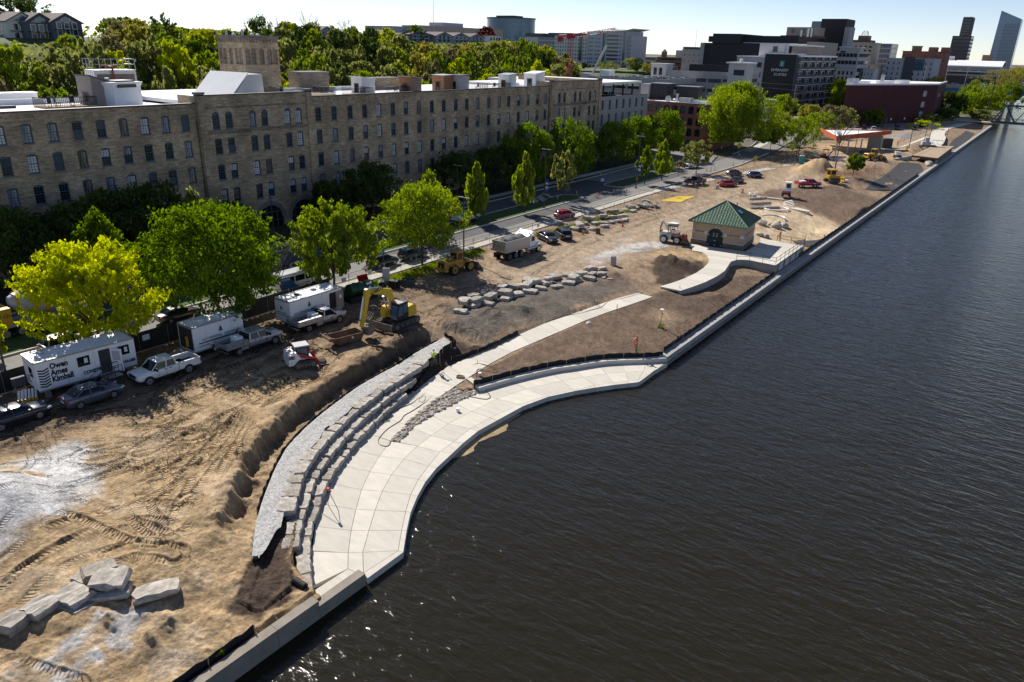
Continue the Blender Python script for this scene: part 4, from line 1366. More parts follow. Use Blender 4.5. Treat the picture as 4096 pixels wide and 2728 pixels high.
MB().b2((-3,0,0),(0,6.3,4.3)).build('casing',M_steel,t)
for k in range(5):
 MB().b2((-2.8+k*.58,-.06,.3),(-2.4+k*.58,0,4.2)).build('panel',M_white,t)
MB().b2((-.02,.3,.3),(.05,6.0,3.7)).build('louvre',mat('louvre_brown',(.14,.11,.09),.9,var=.4,vs=6),t)
m=MB()
for k in range(8):
 y=6.3*k/7
 m.cyl((0,y,4.3),(0,y,5.9),.05,5)
for k in range(4):
 m.cyl((-k,0,4.3),(-k,0,5.9),.05,5)
for z in(5.1,5.85):
 m.tube([(-3,0,z),(0,0,z),(0,6.3,z),(-3,6.3,z)],.05,5)
m.build('guard_rail',M_steel,t)
m=MB()
m.tube([(.3,2.6,.5),(.3,2.6,4.8),(-1,2.6,4.8)],.16,6)
m.b2((-1.2,1.5,4.7),(-.9,4.2,4.95))
m.build('pipe',mat('red_pipe',(.2,.035,.02),.6),t)
t=thing('white_penthouse','white membrane covered penthouse with flared top on the mill roof','roof penthouse',(-104.5,53.6,18.95),math.radians(14))
m=MB()
m.box((-2.1,2.2,1.35),(4.0,4.6,2.7))
m.box((-2.1,2.2,3.0),(4.0,4.6,.6),0,1.12)
m.build('wall',M_white_r,t)
MB().b2((-2.6,.9,3.31),(-.4,3.9,3.5)).build('roof_hatch',M_dsteel,t)
MB().b2((-.1,.6,2.6),(.12,3.6,3.0)).build('scupper',M_dsteel,t)
MB().cyl((-2,.8,3.3),(-2,.8,3.8),.3,10).build('vent_cap',M_steel,t)
t=thing('white_stair_head','large white wedge shaped stair head in front of the brick tower','roof penthouse',(-102.6,70.2,19.7),math.radians(4))
m=MB()
m.add([(0,0,0),(0,6.2,0),(-9,6.2,0),(-9,0,0),(-.2,3.6,3.4),(-.2,6.2,3.4),(-9,6.2,3.4),(-9,3.6,3.4)],[(0,1,5,4),(4,5,6,7),(0,4,7,3),(1,2,6,5),(2,3,7,6),(0,3,2,1)])
m.build('wall',mat('membrane_grey',(.60,.60,.57),.8),t)
m=MB()
m.add([(-.1,-.1,.12),(-.1,3.55,3.5),(-9,3.55,3.5),(-9,-.1,.12),(-.1,-.1,.3),(-.1,3.55,3.65),(-9,3.55,3.65),(-9,-.1,.3)],[(0,1,2,3),(7,6,5,4),(0,4,5,1),(1,5,6,2),(2,6,7,3),(3,7,4,0)])
m.build('roof',M_white_r,t)
t=thing('brick_elevator_house','dark tan brick elevator house on the mill roof right of the tower','roof penthouse',(-118,96.2,19.1))
MB().b2((-4,0,0),(0,6.5,3.4)).build('wall',M_mill_d,t)
MB().b2((-4.1,-.1,3.4),(.1,6.6,3.6)).build('coping',M_sill,t)
t=thing('low_brick_house','low pale brick stair house behind the cedar shed on the mill roof','roof penthouse',(-116.5,110.5,19.1))
MB().b2((-3,0,0),(0,10.5,2.2)).build('wall',M_mill,t)
MB().b2((-3.1,-.1,2.2),(.1,10.6,2.36)).build('coping',M_sill,t)
for i,(x,y,a,b,h,lab)in enumerate(((-108,38,4,3.4,.9,'low white roof curb box at the far left of the mill roof'),(-120,44,2,12,1.3,'long white parapet box behind the black railed deck'),(-110,131,3,5,.9,'white roof box between the taupe shed and the small white shed'),(-107,148.3,2.5,2.8,1.2,'white roof box left of the farthest white stair shed'))):
 t=thing('roof_box',lab,'roof box',(x,y,19.0))
 MB().box((0,0,h/2),(a,b,h)).build('casing',M_white_r,t)
 MB().box((0,0,h+.05),(a+.2,b+.2,.1)).build('cap',M_white,t)
def roof_deck(label,x,y,z,dx,dy,furn,seed):
 t=thing('roof_deck',label,'roof deck',(x,y,z),0,'railed decks on the mill roof')
 n=int(dx/.3)
 MB().b2((-dx,0,-.22),(0,dy,-.06)).build('platform',M_wood,t)
 for k in range(n):
  MB().b2((-dx+k*dx/n+.01,0,-.06),(-dx+(k+1)*dx/n-.01,dy,0)).build('board',M_wood,t)
 m=MB()
 for a,b in(((-dx,0),(0,0)),((0,0),(0,dy)),((0,dy),(-dx,dy))):
  L=math.dist(a,b)
  k=int(L/.22)
  for i in range(k+1):
   p=(a[0]+(b[0]-a[0])*i/k,a[1]+(b[1]-a[1])*i/k)
   m.b2((p[0]-.02,p[1]-.02,0),(p[0]+.02,p[1]+.02,1.05))
  m.tube([(a[0],a[1],1.07),(b[0],b[1],1.07)],.035,4)
 m.build('guard_rail',M_black,t)
 r=random.Random(seed)
 for k in range(furn):
  ch=thing('patio_chair','%s chair on the %s'%(('first','second','third','fourth','fifth')[k],label),'chair',(x-dx*r.uniform(.2,.8),y+dy*(k+.5)/furn,z),r.uniform(0,6),'patio chairs on the mill roof')
  MB().box((0,0,.42),(.55,.55,.08)).build('seat',M_black,ch)
  MB().box((-.27,0,.8),(.06,.55,.75)).build('backrest',M_black,ch)
  for a in(-.24,.24):
   for b in(-.24,.24):
    MB().box((a,b,.2),(.05,.05,.4)).build('leg',M_black,ch)
roof_deck('black railed deck at the left end',-104.2,44.3,19.5,3.0,6.6,4,1)
roof_deck('black railed deck right of the tower',-104.5,82.9,19.6,6.0,9.5,3,2)
roof_deck('timber railed deck by the white shed',-102.5,95.0,19.5,3.4,4.4,2,3)
roof_deck('small railed deck by the cedar shed',-102.3,104.9,19.5,2.4,3.7,2,4)
roof_deck('railed deck by the taupe shed',-102.0,128.6,19.5,2.4,4.2,1,5)
roof_deck('railed deck with a sofa near the far shed',-101.5,135.0,19.5,2.4,5.4,2,6)
# streets, pavements, grass
def sheet(name,poly,z,mt,th=0.15,kind='structure'):
 m=MB()
 area=sum(poly[i][0]*poly[(i+1)%len(poly)][1]-poly[(i+1)%len(poly)][0]*poly[i][1]for i in range(len(poly)))
 if area<0:
  poly=poly[::-1]
 m.prism(poly,z-th,z)
 return tag(m.build(name,mt),kind=kind)
sheet('road',[(-74.6,-40),(-69.1,-40),(-69.1,150),(-68.2,200),(-71,240),(-79,300),(-93,370),(-118,480),(-128,480),(-106,380),(-88,300),(-78,235),(-74.6,190)],-0.05,M_asph_l)
sheet('road',[(-86.6,-40),(-80.7,-40),(-80.7,120),(-80.2,150),(-86.6,150)],-0.05,M_asph)
sheet('road',[(-80.7,131),(-74.6,131),(-74.6,146),(-80.7,146)],-0.052,M_asph)
sheet('road',[(-86.6,150),(-80.2,150),(-78.5,178),(-76,200),(-80,215),(-96,214),(-140,224),(-140,214),(-100,204),(-88,190)],-0.054,M_asph_l)
sheet('road',[(-76,200),(-78.6,178),(-74.6,179),(-74.6,200)],-0.056,M_asph_l)
sheet('asphalt_patch',[(-74.55,72),(-71.8,78),(-71.4,120),(-72.2,140),(-74.55,140)],-0.046,M_asph,0.02)
sheet('asphalt_patch',[(-74.5,146),(-72.5,150),(-72.2,176),(-74.5,178)],-0.046,M_asph,0.02)
for k in range(95):
 y=8+k*1.5
 if y>182:
  break
 m=MB().b2((-68.4,y+.012,-0.2),(-66.8,y+1.488,0.02))
 tag(m.build('sidewalk',M_walk),kind='structure')
sheet('sidewalk',[(-68.3,151),(-66.7,151),(-62,184),(-58.5,200),(-57,212),(-59,212),(-63.5,186)],0.016,M_walk,.2)
sheet('sidewalk',[(-90.5,60),(-88.6,60),(-88.6,190),(-90.5,190)],0.02,M_walk,.2)
sheet('sidewalk',[(-78,232),(-75.6,232),(-84.6,300),(-87,300)],0.03,M_walk,.2)
def kerb(pts,name='kerb',mt=M_walk):
 m=MB()
 rings=[]
 n=len(pts)
 for i,p in enumerate(pts):
  a,b=pts[max(i-1,0)],pts[min(i+1,n-1)]
  dx,dy=b[0]-a[0],b[1]-a[1]
  l=math.hypot(dx,dy)or 1
  ox,oy=-dy/l*.11,dx/l*.11
  rings.append([(p[0]-ox,p[1]-oy,-.2),(p[0]+ox,p[1]+oy,-.2),(p[0]+ox,p[1]+oy,.09),(p[0]-ox,p[1]-oy,.09)])
 m.loft(rings)
 return tag(m.build(name,mt),kind='structure')
kerb([(-68.98,-40),(-68.98,150),(-68.1,182),(-68.0,200),(-70.5,232)])
def island(y0,y1,xa=-74.75,xb=-80.6,name='median'):
 m=[]
 for k in range(9):
  t=PI*k/8
  m.append((-77.65+2.6*math.cos(t)*1.0,y1-1.6+1.6*math.sin(t)))
 for k in range(9):
  t=PI+PI*k/8
  m.append((-77.65+2.6*math.cos(t),y0+1.6+1.6*math.sin(t)))
 kerb(m+[m[0],m[1]])
 sheet('grass',[(p[0]*.93-77.65*.07,p[1])for p in m],0.04,M_grass,.2)
island(60,131)
island(146,179)
island(-30,52)
kerb([(-80.72-6.1,-40),(-86.8,150),(-88.2,190),(-97,206)])
kerb([(-78.0,222),(-79.5,240),(-84,262)])
sheet('grass',[(-88.5,-40),(-86.95,-40),(-86.95,150),(-88.4,190),(-88.5,150)],0.03,M_grass,.2)
sheet('grass',[(-99.8,-40),(-90.6,-40),(-90.6,190),(-99.8,190)],0.02,mat('planting_bed',(0.035,0.04,0.018),.95,var=.5,vs=1),.2)
sheet('grass',[(-68.85,-40),(-68.45,-40),(-68.45,150),(-68.85,150)],0.03,mat('dry_grass',(0.22,0.18,0.09),.95,var=.4,vs=2),.2)
sheet('lot',[(-126,178.2),(-104,178.2),(-104,182),(-126,182)],0.0,M_asph)
M_lot=mat('lot_asphalt',(0.27,0.25,0.225),.9,var=.15,vs=.2)
sheet('parking_lot',[(-67.14,322.99,0)[:2],(-48.66,299.96,0)[:2],(-43.66,285.38,0)[:2],(-45,300),(-48.22,350.84,0)[:2],(-46.86,419.99,0)[:2],(-52,412),(-76,350),(-74,310)],0.0,M_lot,.3)
sheet('sidewalk',[(-42.89,282.19,0)[:2],(-41.84,286,0)[:2],(-40.07,328.89,0)[:2],(-41.72,330.47,0)[:2]],0.03,M_conc,.2)
sheet('footpath',[(-36.2,292.12,0)[:2],(-32.31,297.71,0)[:2],(-33.29,313.96,0)[:2],(-35.25,334.35,0)[:2],(-37.02,344.73,0)[:2],(-38.56,360.12,0)[:2],(-38.98,378.4,0)[:2],(-35.37,420.89,0)[:2],(-39.92,410.17,0)[:2],(-43.55,370.8,0)[:2],(-42.71,351.36,0)[:2],(-40.81,335.01,0)[:2],(-38.3,314.56,0)[:2]],0.05,M_conc,.25)
sheet('footpath',[(-58,448),(-30,441),(-30,447),(-58,454)],0.03,M_conc,.3)
sheet('grass',[(-62,456),(-32,449),(-44,720),(-90,720)],-0.1,mat('park_grass',(0.075,0.10,0.03),.95,var=.4,vs=.3),.3)
sheet('asphalt',[(-46.25,277.24,0)[:2],(-43.44,282.92,0)[:2],(-41.05,272.66,0)[:2],(-43.72,262.59,0)[:2]],0.02,M_asph_l,.2)
sheet('road',[(-300,470),(-120,470),(-116,500),(-300,500)],-0.05,M_asph)
# the town beyond the mill
M_red_brick=brick_mat('red_brick',(0.20,0.075,0.05),(0.27,0.105,0.07),(0.24,0.15,0.12),stain=.15)
M_brown_brick=brick_mat('brown_brick',(0.20,0.12,0.08),(0.26,0.155,0.10),(0.22,0.16,0.12),stain=.15)
M_maroon=mat('maroon_paint',(0.075,0.012,0.015),0.75,var=.12,vs=.6)
M_precast=mat('precast',(0.37,0.355,0.34),.85,var=.08,vs=.3)
M_precast_w=mat('precast_white',(0.55,0.54,0.53),.85,var=.06,vs=.3)
M_char=mat('charcoal_panel',(0.028,0.028,0.032),.7,var=.12,vs=.5)
M_char2=mat('dark_grey_panel',(0.075,0.075,0.085),.7,var=.1,vs=.5)
M_beige=mat('beige_panel',(0.42,0.36,0.29),.85,var=.06,vs=.4)
M_lav=mat('pale_grey_panel',(0.44,0.44,0.48),.8,var=.05,vs=.4)
M_glassw=mat('window_glass_far',(0.03,0.04,0.055),.1,spec=.7)
M_glassg=mat('curtain_glass',(0.07,0.13,0.19),.12,spec=.8)
class Face:
 """a vertical face: a corner, the direction along it, the outward normal"""
 def __init__(s,p,q):
  s.p=p
  L=math.dist(p[:2],q[:2])
  s.L=L
  s.u=((q[0]-p[0])/L,(q[1]-p[1])/L)
  s.n=(s.u[1],-s.u[0])
  s.rz=math.atan2(s.n[1],s.n[0])
 def at(s,a,z,d=0.0):
  return(s.p[0]+s.u[0]*a+s.n[0]*d,s.p[1]+s.u[1]*a+s.n[1]*d,z)
WIN={}
def far_window(parent,f,a,z,w,h,glass=None,frame=None,fr=.12,sill=False):
 glass=glass or M_glassw
 frame=frame or M_dsteel
 key=(round(w,2),round(h,2),glass.name,frame.name,fr)
 if key not in WIN:
  m=MB()
  m.b2((-.1,-w/2,0),(.1,-w/2+fr,h));m.b2((-.1,w/2-fr,0),(.1,w/2,h))
  m.b2((-.1,-w/2+fr,0),(.1,w/2-fr,fr));m.b2((-.1,-w/2+fr,h-fr),(.1,w/2-fr,h))
  g=MB().b2((-.1,-w/2+fr,fr),(.03,w/2-fr,h-fr))
  WIN[key]=(m.mesh('window',frame),g.mesh('pane',glass))
 fm,gm=WIN[key]
 o=ob('window',fm,parent,f.at(a,z),f.rz)
 ob('pane',gm,o)
 return o
def grid(parent,f,us,zs,w,h,**k):
 for z in zs:
  for a in us:
   far_window(parent,f,a,z,w,h,**k)
def band(parent,f,a0,a1,z0,z1,d,mt,name='window_band',back=.3):
 m=MB()
 P=[f.at(a0,z0,-back),f.at(a1,z0,-back),f.at(a1,z0,d),f.at(a0,z0,d)]
 m.prism([(p[0],p[1])for p in P],z0,z1)
 return m.build(name,mt,parent)
def block(parent,pts,z0,z1,mt,name='wall'):
 area=sum(pts[i][0]*pts[(i+1)%len(pts)][1]-pts[(i+1)%len(pts)][0]*pts[i][1]for i in range(len(pts)))
 if area<0:
  pts=pts[::-1]
 return MB().prism(pts,z0,z1).build(name,mt,parent)
def rect(x0,x1,y0,y1):
 return[(x0,y0),(x1,y0),(x1,y1),(x0,y1)]
def lin(a,b,n):
 return[a+(b-a)*(i+.5)/n for i in range(n)]
g=thing('parking_garage','grey concrete garage with narrow openings between the mill and the red brick building','garage')
GX=-103.0
ho=[]
gy=[187.0,191.4,195.4,199.2,203.0,206.4,209.6]
gy=lin(183.5,211.5,7)
for z in(12.5,8.8,5.0,1.4):
 for y in gy:
  ho.append((y-.6,y+.6,z,z+2.6,0))
ob('wall',wall_mesh('wall',(GX,0),(0,1),(1,0),(180.5,212.5),(-.3,16.1),ho,M_precast,.5),g)
m=MB()
for y in gy:
 for z in(12.3,8.6,4.8,1.2):
  m.b2((GX-.1,y-.75,z),(GX+.08,y+.75,z+.2))
m.build('sill',M_precast_w,g)
block(g,rect(-150,GX-.55,180.5,212.5),-.3,15.2,M_char2,'core')
block(g,rect(-150,GX,180.3,180.5),-.3,16.0,M_precast)
block(g,rect(-150,GX-.02,212.5,212.8),-.3,16.0,M_precast)
block(g,rect(-140,GX-1.5,182,211),19.0,19.6,M_white_r,'roof')
for y in lin(182,211,5):
 for x in(GX-3,GX-16):
  MB().box((x,y,17.2),(.35,.35,3.9)).build('column',M_char,g)
for y in gy:
 far_window(g,Face((GX-.42,0),(GX-.42,1)),y,12.5,1.2,2.6,frame=M_char2)
rb=thing('red_brick_building','four storey red brick building with arched dark windows and a white roof','building')
RX,RY=-86.6,223.0
ua=[-106.6,-103.9,-101.2,-98.5,-95.8,-93.1,-90.4]
ho=[(q-.85,q+.85,z,z+2.3,.35)for z in(10.3,6.9,3.8,.4)for q in ua]
ob('wall',wall_mesh('wall',(0,RY),(1,0),(0,-1),(-109.5,RX),(-.3,13.4),ho,M_red_brick,.3),rb)
vy=[226,228.6,231.2,233.8,236.4,239,241.6,244.2]
ho=[(q-.7,q+.7,z,z+2.3,.35)for z in(10.3,6.9,3.8)for q in vy]
ob('wall',wall_mesh('wall',(RX,0),(0,1),(1,0),(RY,247),(-.3,13.4),ho,M_red_brick,.3),rb)
fa,fb=Face((0,RY+.25),(1,RY+.25)),Face((RX-.25,0),(RX-.25,1))
for z in(10.3,6.9,3.8,.4):
 for q in ua:
  w_=far_window(rb,fa,q,z,1.7,2.25,glass=PANES[0]if int(q*7+z)%3 else PANES[2],frame=M_black,fr=.14)
  MB().b2((.0,-.04,.1),(.08,.04,2.1)).build('mullion',M_black,w_)
for z in(10.3,6.9,3.8):
 for q in vy:
  far_window(rb,fb,q,z,1.4,2.25,frame=M_black)
block(rb,rect(-118.5,RX-.35,RY+.35,247),-.3,12.6,M_char,'core')
block(rb,rect(-109.7,-109.5,RY,247),-.3,13.4,M_red_brick)
block(rb,rect(-118.4,RX-.5,RY+.5,246.6),12.6,13.1,M_white_r,'roof')
MB().b2((-109.7,RY-.1,13.4),(RX+.1,RY+.3,13.55)).build('coping',M_white,rb)
MB().b2((RX-.3,RY+.31,13.4),(RX+.1,247,13.55)).build('coping',M_white,rb)
m=MB()
for k,y in enumerate(vy[:7]):
 m.b2((RX+.02,y-.1,3.1),(RX+1.6,y+2.4,3.3))
m.build('awning',M_dsteel,rb)
m=MB().b2((RX+.1,RY-.9,4.1),(RX+.25,RY-.02,5.6))
sg=m.build('hanging_sign',M_black,rb)
MB().b2((RX+.26,RY-.8,4.4),(RX+.28,RY-.1,5.3)).build('sign_face',M_steel,rb)
for i,(x,y,a,b,h,mt,lab)in enumerate(((-110.2,238,6,5,5.0,M_char,'tall black screen enclosure on the red brick building roof'),(-101.5,240,7.5,4,4.4,M_char,'long black screen enclosure at the right on the red brick roof'),(-114.8,237,3,5,4.6,M_precast,'grey metal air handler beside the tall black enclosure'),(-98,230,4,2.2,1.3,M_steel,'low silver duct box at the front of the red brick roof'),(-93,231,7,1.6,.9,M_white,'long white duct on the red brick roof'))):
 t=thing('roof_unit',lab,'roof unit',(x,y,13.1),0,'roof units on the red brick building')
 MB().box((0,0,h/2),(a,b,h)).build('casing',mt,t)
 MB().box((0,0,h+.06),(a+.2,b+.2,.12)).build('cap',M_steel,t)
 for k in range(4):
  MB().box((-a/2+a*(k+.5)/4,-b/2-.03,h/2),(a/5,.06,h*.8)).build('panel',mt,t)
t=thing('flue_pipe','shiny round flue pipe standing on the red brick roof','flue',(-100.5,228.5,13.1))
MB().cyl((0,0,0),(0,0,2.4),.4,12).build('pipe',M_chrome,t)
MB().cyl((0,0,2.4),(0,0,2.6),.55,12).build('cap',M_chrome,t)
t=thing('roof_fan','round fan housing lying on the red brick roof','fan',(-103,227.5,13.1))
MB().cyl((0,-.3,1.0),(0,.3,1.0),.9,14).build('housing',M_steel,t)
MB().box((0,0,.1),(1.2,.8,.2)).build('base',M_steel,t)
pk=thing('parking_ramp','pale concrete parking ramp with long dark openings behind the red brick building','garage')
PX0,PX1,PY=-150.0,-111.0,318.0
f=Face((PX0,PY),(PX1,PY))
block(pk,rect(PX0,PX1-4.6,PY+.6,PY+30),0,18.2,M_char2,'core')
for z0,z1 in((17.6,20.4),(13.6,16.1),(9.8,12.2),(6.0,8.3),(2.0,4.5)):
 block(pk,rect(PX0+.02,PX1-.02,PY,PY+.5),z0,z1,M_precast,'parapet')
 block(pk,rect(PX1-4.5,PX1-4,PY+.51,PY+30),z0,z1,M_precast,'parapet')
for x in lin(PX0,PX1,6):
 block(pk,rect(x-.4,x+.4,PY+.52,PY+1.1),0,17.6,M_precast,'column')
block(pk,rect(-153,-146,PY-1,PY+6),0,22.6,M_precast_w,'stair_tower')
f2=Face((-153,PY-1),(-146,PY-1))
for z in(18.2,13.5,9):
 for a in(2,4.6):
  far_window(pk,f2,a,z,1.5,3.0)
MB().b2((-153.6,PY-1.6,22.6),(-145.4,PY+6.5,23.0)).build('cornice',M_precast_w,pk)
block(pk,rect(-118,-110.5,PY-.8,PY+8),0,24.0,M_precast_w,'stair_tower')
MB().b2((-119,PY-1.8,24.0),(-109.5,PY+9,24.5)).build('cornice',M_white,pk)
MB().cyl((-114,PY+2,24.5),(-114,PY+2,26),.7,10).build('vent_pipe',M_precast_w,pk)
f3=Face((-118,PY-.8),(-110.5,PY-.8))
far_window(pk,f3,4.6,19.4,4.4,2.2)
block(pk,rect(-140,-119,PY+10,PY+11),18.2,23.0,M_char,'screen_wall')
dk=thing('parking_deck','low grey parking deck with rows of cars on its open roof','garage')
DZ=16.3
block(dk,rect(-168,-131.5,283,316),0,13.2,M_char2,'core')
for z0,z1 in((15.7,17.7),(11.4,13.6),(7.0,9.2)):
 block(dk,rect(-168.4,-131.5,282.4,282.95),z0,z1,M_precast,'parapet')
 block(dk,rect(-131.45,-131,282.4,316),z0,z1,M_precast,'parapet')
block(dk,rect(-168,-131.6,283,316),15.5,DZ,M_precast_w,'roof')
block(dk,rect(-168.2,-164.2,282.2,287),DZ,18.7,M_precast_w,'stair_tower')
block(dk,rect(-176,-171,312,317),0,19.4,M_white,'stair_tower')
for x in lin(-168,-131.5,6):
 block(dk,rect(x-.4,x+.4,282.6,283.2),0,15.7,M_precast,'column')
ht=thing('hotel','hotel with charcoal lettered end wall, grey wing and balconies along the street','hotel')
HY=400.0
f=Face((-130.5,HY),(-114.5,HY))
block(ht,rect(-130.5,-114.5,HY,HY+30),0,28.0,M_char,'wall')
MB().b2((-130.9,HY-.4,28.0),(-114.1,HY+30,28.5)).build('cornice',M_white,ht)
block(ht,rect(-145,-130.5,HY+.6,HY+26),0,26.4,M_lav,'wall')
block(ht,rect(-145.02,-139.3,HY+.3,HY+.6),0,26.4,M_taupe,'wall')
MB().b2((-145.4,HY+.2,26.4),(-130.5,HY+26,26.8)).build('cornice',M_white,ht)
fw=Face((-145,HY+.6),(-130.5,HY+.6))
grid(ht,fw,(7.6,11.9),(21.4,16.7,12.0,7.3,3.0),2.4,2.5,frame=M_dsteel,fr=.2)
block(ht,rect(-136,-123.5,HY+6,HY+14),26.4,33.0,M_precast_w,'stair_tower')
far_window(ht,Face((-136,HY+6),(-123.5,HY+6)),8.2,29,2.4,2.6)
fb=Face((-114.48,HY),(-112.0,HY+62))
for lv in range(7):
 z=2.6+lv*3.75
 for k in range(5):
  a0=1+k*12.2
  far_window(ht,fb,a0+3.0,z,4.6,2.6,glass=M_glassg,frame=M_white,fr=.25)
  far_window(ht,fb,a0+8.4,z,4.0,2.6,glass=M_glassw,frame=M_white,fr=.25)
  if lv>0:
   b_=band(ht,fb,a0,a0+10.8,z-.5,z-.2,1.7,M_white,'balcony',.0)
   band(ht,fb,a0,a0+10.8,z-.2,z+.75,1.75,M_dsteel,'balcony_rail',-1.6)
for k in range(6):
 band(ht,fb,k*12.2-.4,k*12.2+.5,0,27.2,1.2,M_char2,'pier')
band(ht,fb,0,62,27.0,27.8,1.6,M_white,'cornice',8)
block(ht,[fb.at(14,0)[:2],fb.at(34,0)[:2],fb.at(34,0,-8)[:2],fb.at(14,0,-8)[:2]],27.8,32.0,M_greyw,'penthouse')
band(ht,fb,12.5,35.5,32.0,32.6,1.6,M_white,'cornice',9)
block(ht,[(-114.4,HY+.5),(-112,HY+62),(-128,HY+62),(-128,HY+30)],0,27,M_char2,'core')
text('EMBASSY',1.75,M_signw,ht,(-122.2,HY-.06,20.0),(PI/2,0,0),'lettering','CENTER',.04,1.25)
text('SUITES',1.75,M_signw,ht,(-121.7,HY-.06,17.9),(PI/2,0,0),'lettering','CENTER',.04,1.25)
MB().b2((-122.6,HY-.12,22.2),(-120.4,HY,25.0)).build('sign_panel',mat('teal_sign',(0.03,.28,.22),.5),ht)
text('E',2.4,M_signw,ht,(-121.5,HY-.17,22.7),(PI/2,0,0),'lettering','CENTER',.04)
block(ht,rect(-132,-117,HY-14,HY-6),0,7.0,M_precast_w,'entry_block')
ar=thing('dark_panel_building','huge charcoal panelled hall with pale corners rising behind the hotel','building')
block(ar,rect(-196,-133,480,540),0,33.6,M_char,'wall')
block(ar,rect(-198.5,-196.02,479,500),0,33.6,M_precast,'corner_pier')
block(ar,rect(-133,-126.5,479.5,525),0,35.2,M_beige,'corner_pier')
block(ar,rect(-190.5,-173,478,520),33.6,39.0,M_char,'upper_block')
block(ar,rect(-196,-190.5,485,520),34.2,37.6,M_char,'upper_block')
block(ar,rect(-173,-140,485,522),34.3,38.2,M_char,'upper_block')
block(ar,rect(-196,-133,478.8,479.8),12,19,M_precast,'base_panel')
block(ar,rect(-173,-140,484.4,485),33.9,34.25,M_white,'trim_line')
block(ar,rect(-160,-141,526,545),39.5,44.5,M_beige,'upper_block')
fz=Face((-160,526),(-141,526))
grid(ar,fz,(4,11,16),(41,),1.6,2.4)
block(ar,rect(-163,-140,524,546),38.2,39.5,M_red_brick,'upper_block')
block(ar,rect(-146,-130,552,575),30,50.5,M_char,'tower_block')
block(ar,rect(-152,-146,552,570),36,49.0,M_glassb,'tower_block')
block(ar,rect(-130,-127,550,565),30,45.5,M_precast,'tower_block')
for x in(-143,-139,-137):
 MB().cyl((x,500,38.2),(x,500,43 if x>-142 else 42),.45,8).build('vent_pipe',M_white,ar)
mw=thing('maroon_warehouse','windowless dark maroon painted brick warehouse behind the riverside parking lot','building')
c0,c1,c2=(-78.1,351.0),(-51.3,411.0),(-54.0,460.0)
c3=(-92,440.0)
block(mw,[c0,c1,c2,c3],0,16.5,M_maroon,'wall')
f=Face(c0,c1)
f2=Face(c1,c2)
for a,z,w_,h in((26.5,11.5,2.3,1.9),(25.7,7.0,2.3,1.8),(26.3,2.8,2.0,1.8)):
 far_window(mw,f,a,z,w_,h,glass=M_maroon,frame=M_maroon,fr=.15)
for z in(11.3,6.6,2.2):
 far_window(mw,f,56.5,z,3.2,2.8,glass=PANES[3],frame=M_char2,fr=.2)
far_window(mw,f,31.5,0,2.2,2.8,glass=M_char2,frame=M_char2,fr=.2)
for a in(8,34.5,44.5):
 band(mw,f,a,a+.9,1.5,2.4,.08,M_signw,'wall_sign')
band(mw,f2,10,12,11.0,12.4,.6,M_steel,'wall_unit')
for k in range(3):
 band(mw,f,57+k*.7,57.4+k*.7,.4,2.6,.3,M_signw,'pipe')
band(mw,f,-.1,f.L+.1,16.5,17.2,.15,M_white,'coping',.5)
band(mw,f2,0,f2.L,16.5,17.2,.15,M_white,'coping',.5)
block(mw,[(-75,356),(-52.2,412),(-54.5,458),(-91,438)],16.5,16.7,M_white_r,'roof')
for i,(a,d,l,w_,h,lab)in enumerate(((5,-1.2,4,3,2.4,'white rooftop unit at the left corner of the maroon warehouse'),(12,-4,9,2.0,1.1,'long white duct on the left half of the maroon warehouse roof'),(27,-4,11,1.6,1.2,'long white duct in the middle of the maroon warehouse roof'),(44,-5,7,3,1.6,'white rooftop unit on the right of the maroon warehouse roof'),(36.5,-9,1.2,1.2,3.6,'slim grey chimney on the maroon warehouse roof'))):
 p=f.at(a,16.7,d)
 t=thing('roof_unit',lab,'roof unit',p,math.atan2(f.u[1],f.u[0]),'roof units on the maroon warehouse')
 MB().b2((0,0,0),(l,w_,h)).build('casing',M_white if h<3 else M_steel,t)
 MB().b2((-.1,-.1,h),(l+.1,w_+.1,h+.12)).build('cap',M_steel,t)
def tower_grid(name,label,x0,x1,y0,y1,z1,wall,glass,nx,nz,wx=.6,wz=.55,ny=0,cat='office building',zmin=6.0,roof=None,frame=None):
 t=thing(name,label,cat)
 block(t,rect(x0,x1,y0,y1),0,z1,wall,'wall')
 f=Face((x0,y0),(x1,y0))
 sx,sz=(x1-x0)/nx,(z1-zmin-1.0)/nz
 for k in range(nz):
  for i in range(nx):
   far_window(t,f,(i+.5)*sx,zmin+k*sz+sz*(1-wz)/2,sx*wx,sz*wz,glass=glass,frame=frame or wall,fr=.1)
 if ny:
  g_=Face((x1,y0),(x1,y1))
  sy=(y1-y0)/ny
  for k in range(nz):
   for i in range(ny):
    far_window(t,g_,(i+.5)*sy,zmin+k*sz+sz*(1-wz)/2,sy*wx,sz*wz,glass=glass,frame=frame or wall,fr=.1)
 MB().b2((x0-.3,y0-.3,z1),(x1+.3,y1+.3,z1+.6)).build('cornice',roof or wall,t)
 return t
def banded(name,label,x0,x1,y0,y1,z1,wall,glass,nz,cat='office building',zmin=5.0,frac=.5,mull=0,side=True):
 """storeys as ribbons of glass between spandrels"""
 t=thing(name,label,cat)
 block(t,rect(x0,x1,y0,y1),0,z1,wall,'wall')
 f,g_=Face((x0,y0),(x1,y0)),Face((x1,y0),(x1,y1))
 s=(z1-zmin)/nz
 for k in range(nz):
  z=zmin+k*s
  b=band(t,f,.8,x1-x0-.8,z+s*.2,z+s*(.2+frac),.06,glass)
  if mull:
   m=MB()
   for i in range(1,mull):
    a=.8+(x1-x0-1.6)*i/mull
    p=f.at(a,0,.1)
    m.box((p[0],p[1],z+s*(.2+frac/2)),(.25,.12,s*frac))
   m.build('mullion',wall,b)
  if side:
   band(t,g_,.8,y1-y0-.8,z+s*.2,z+s*(.2+frac),.06,glass)
 return t
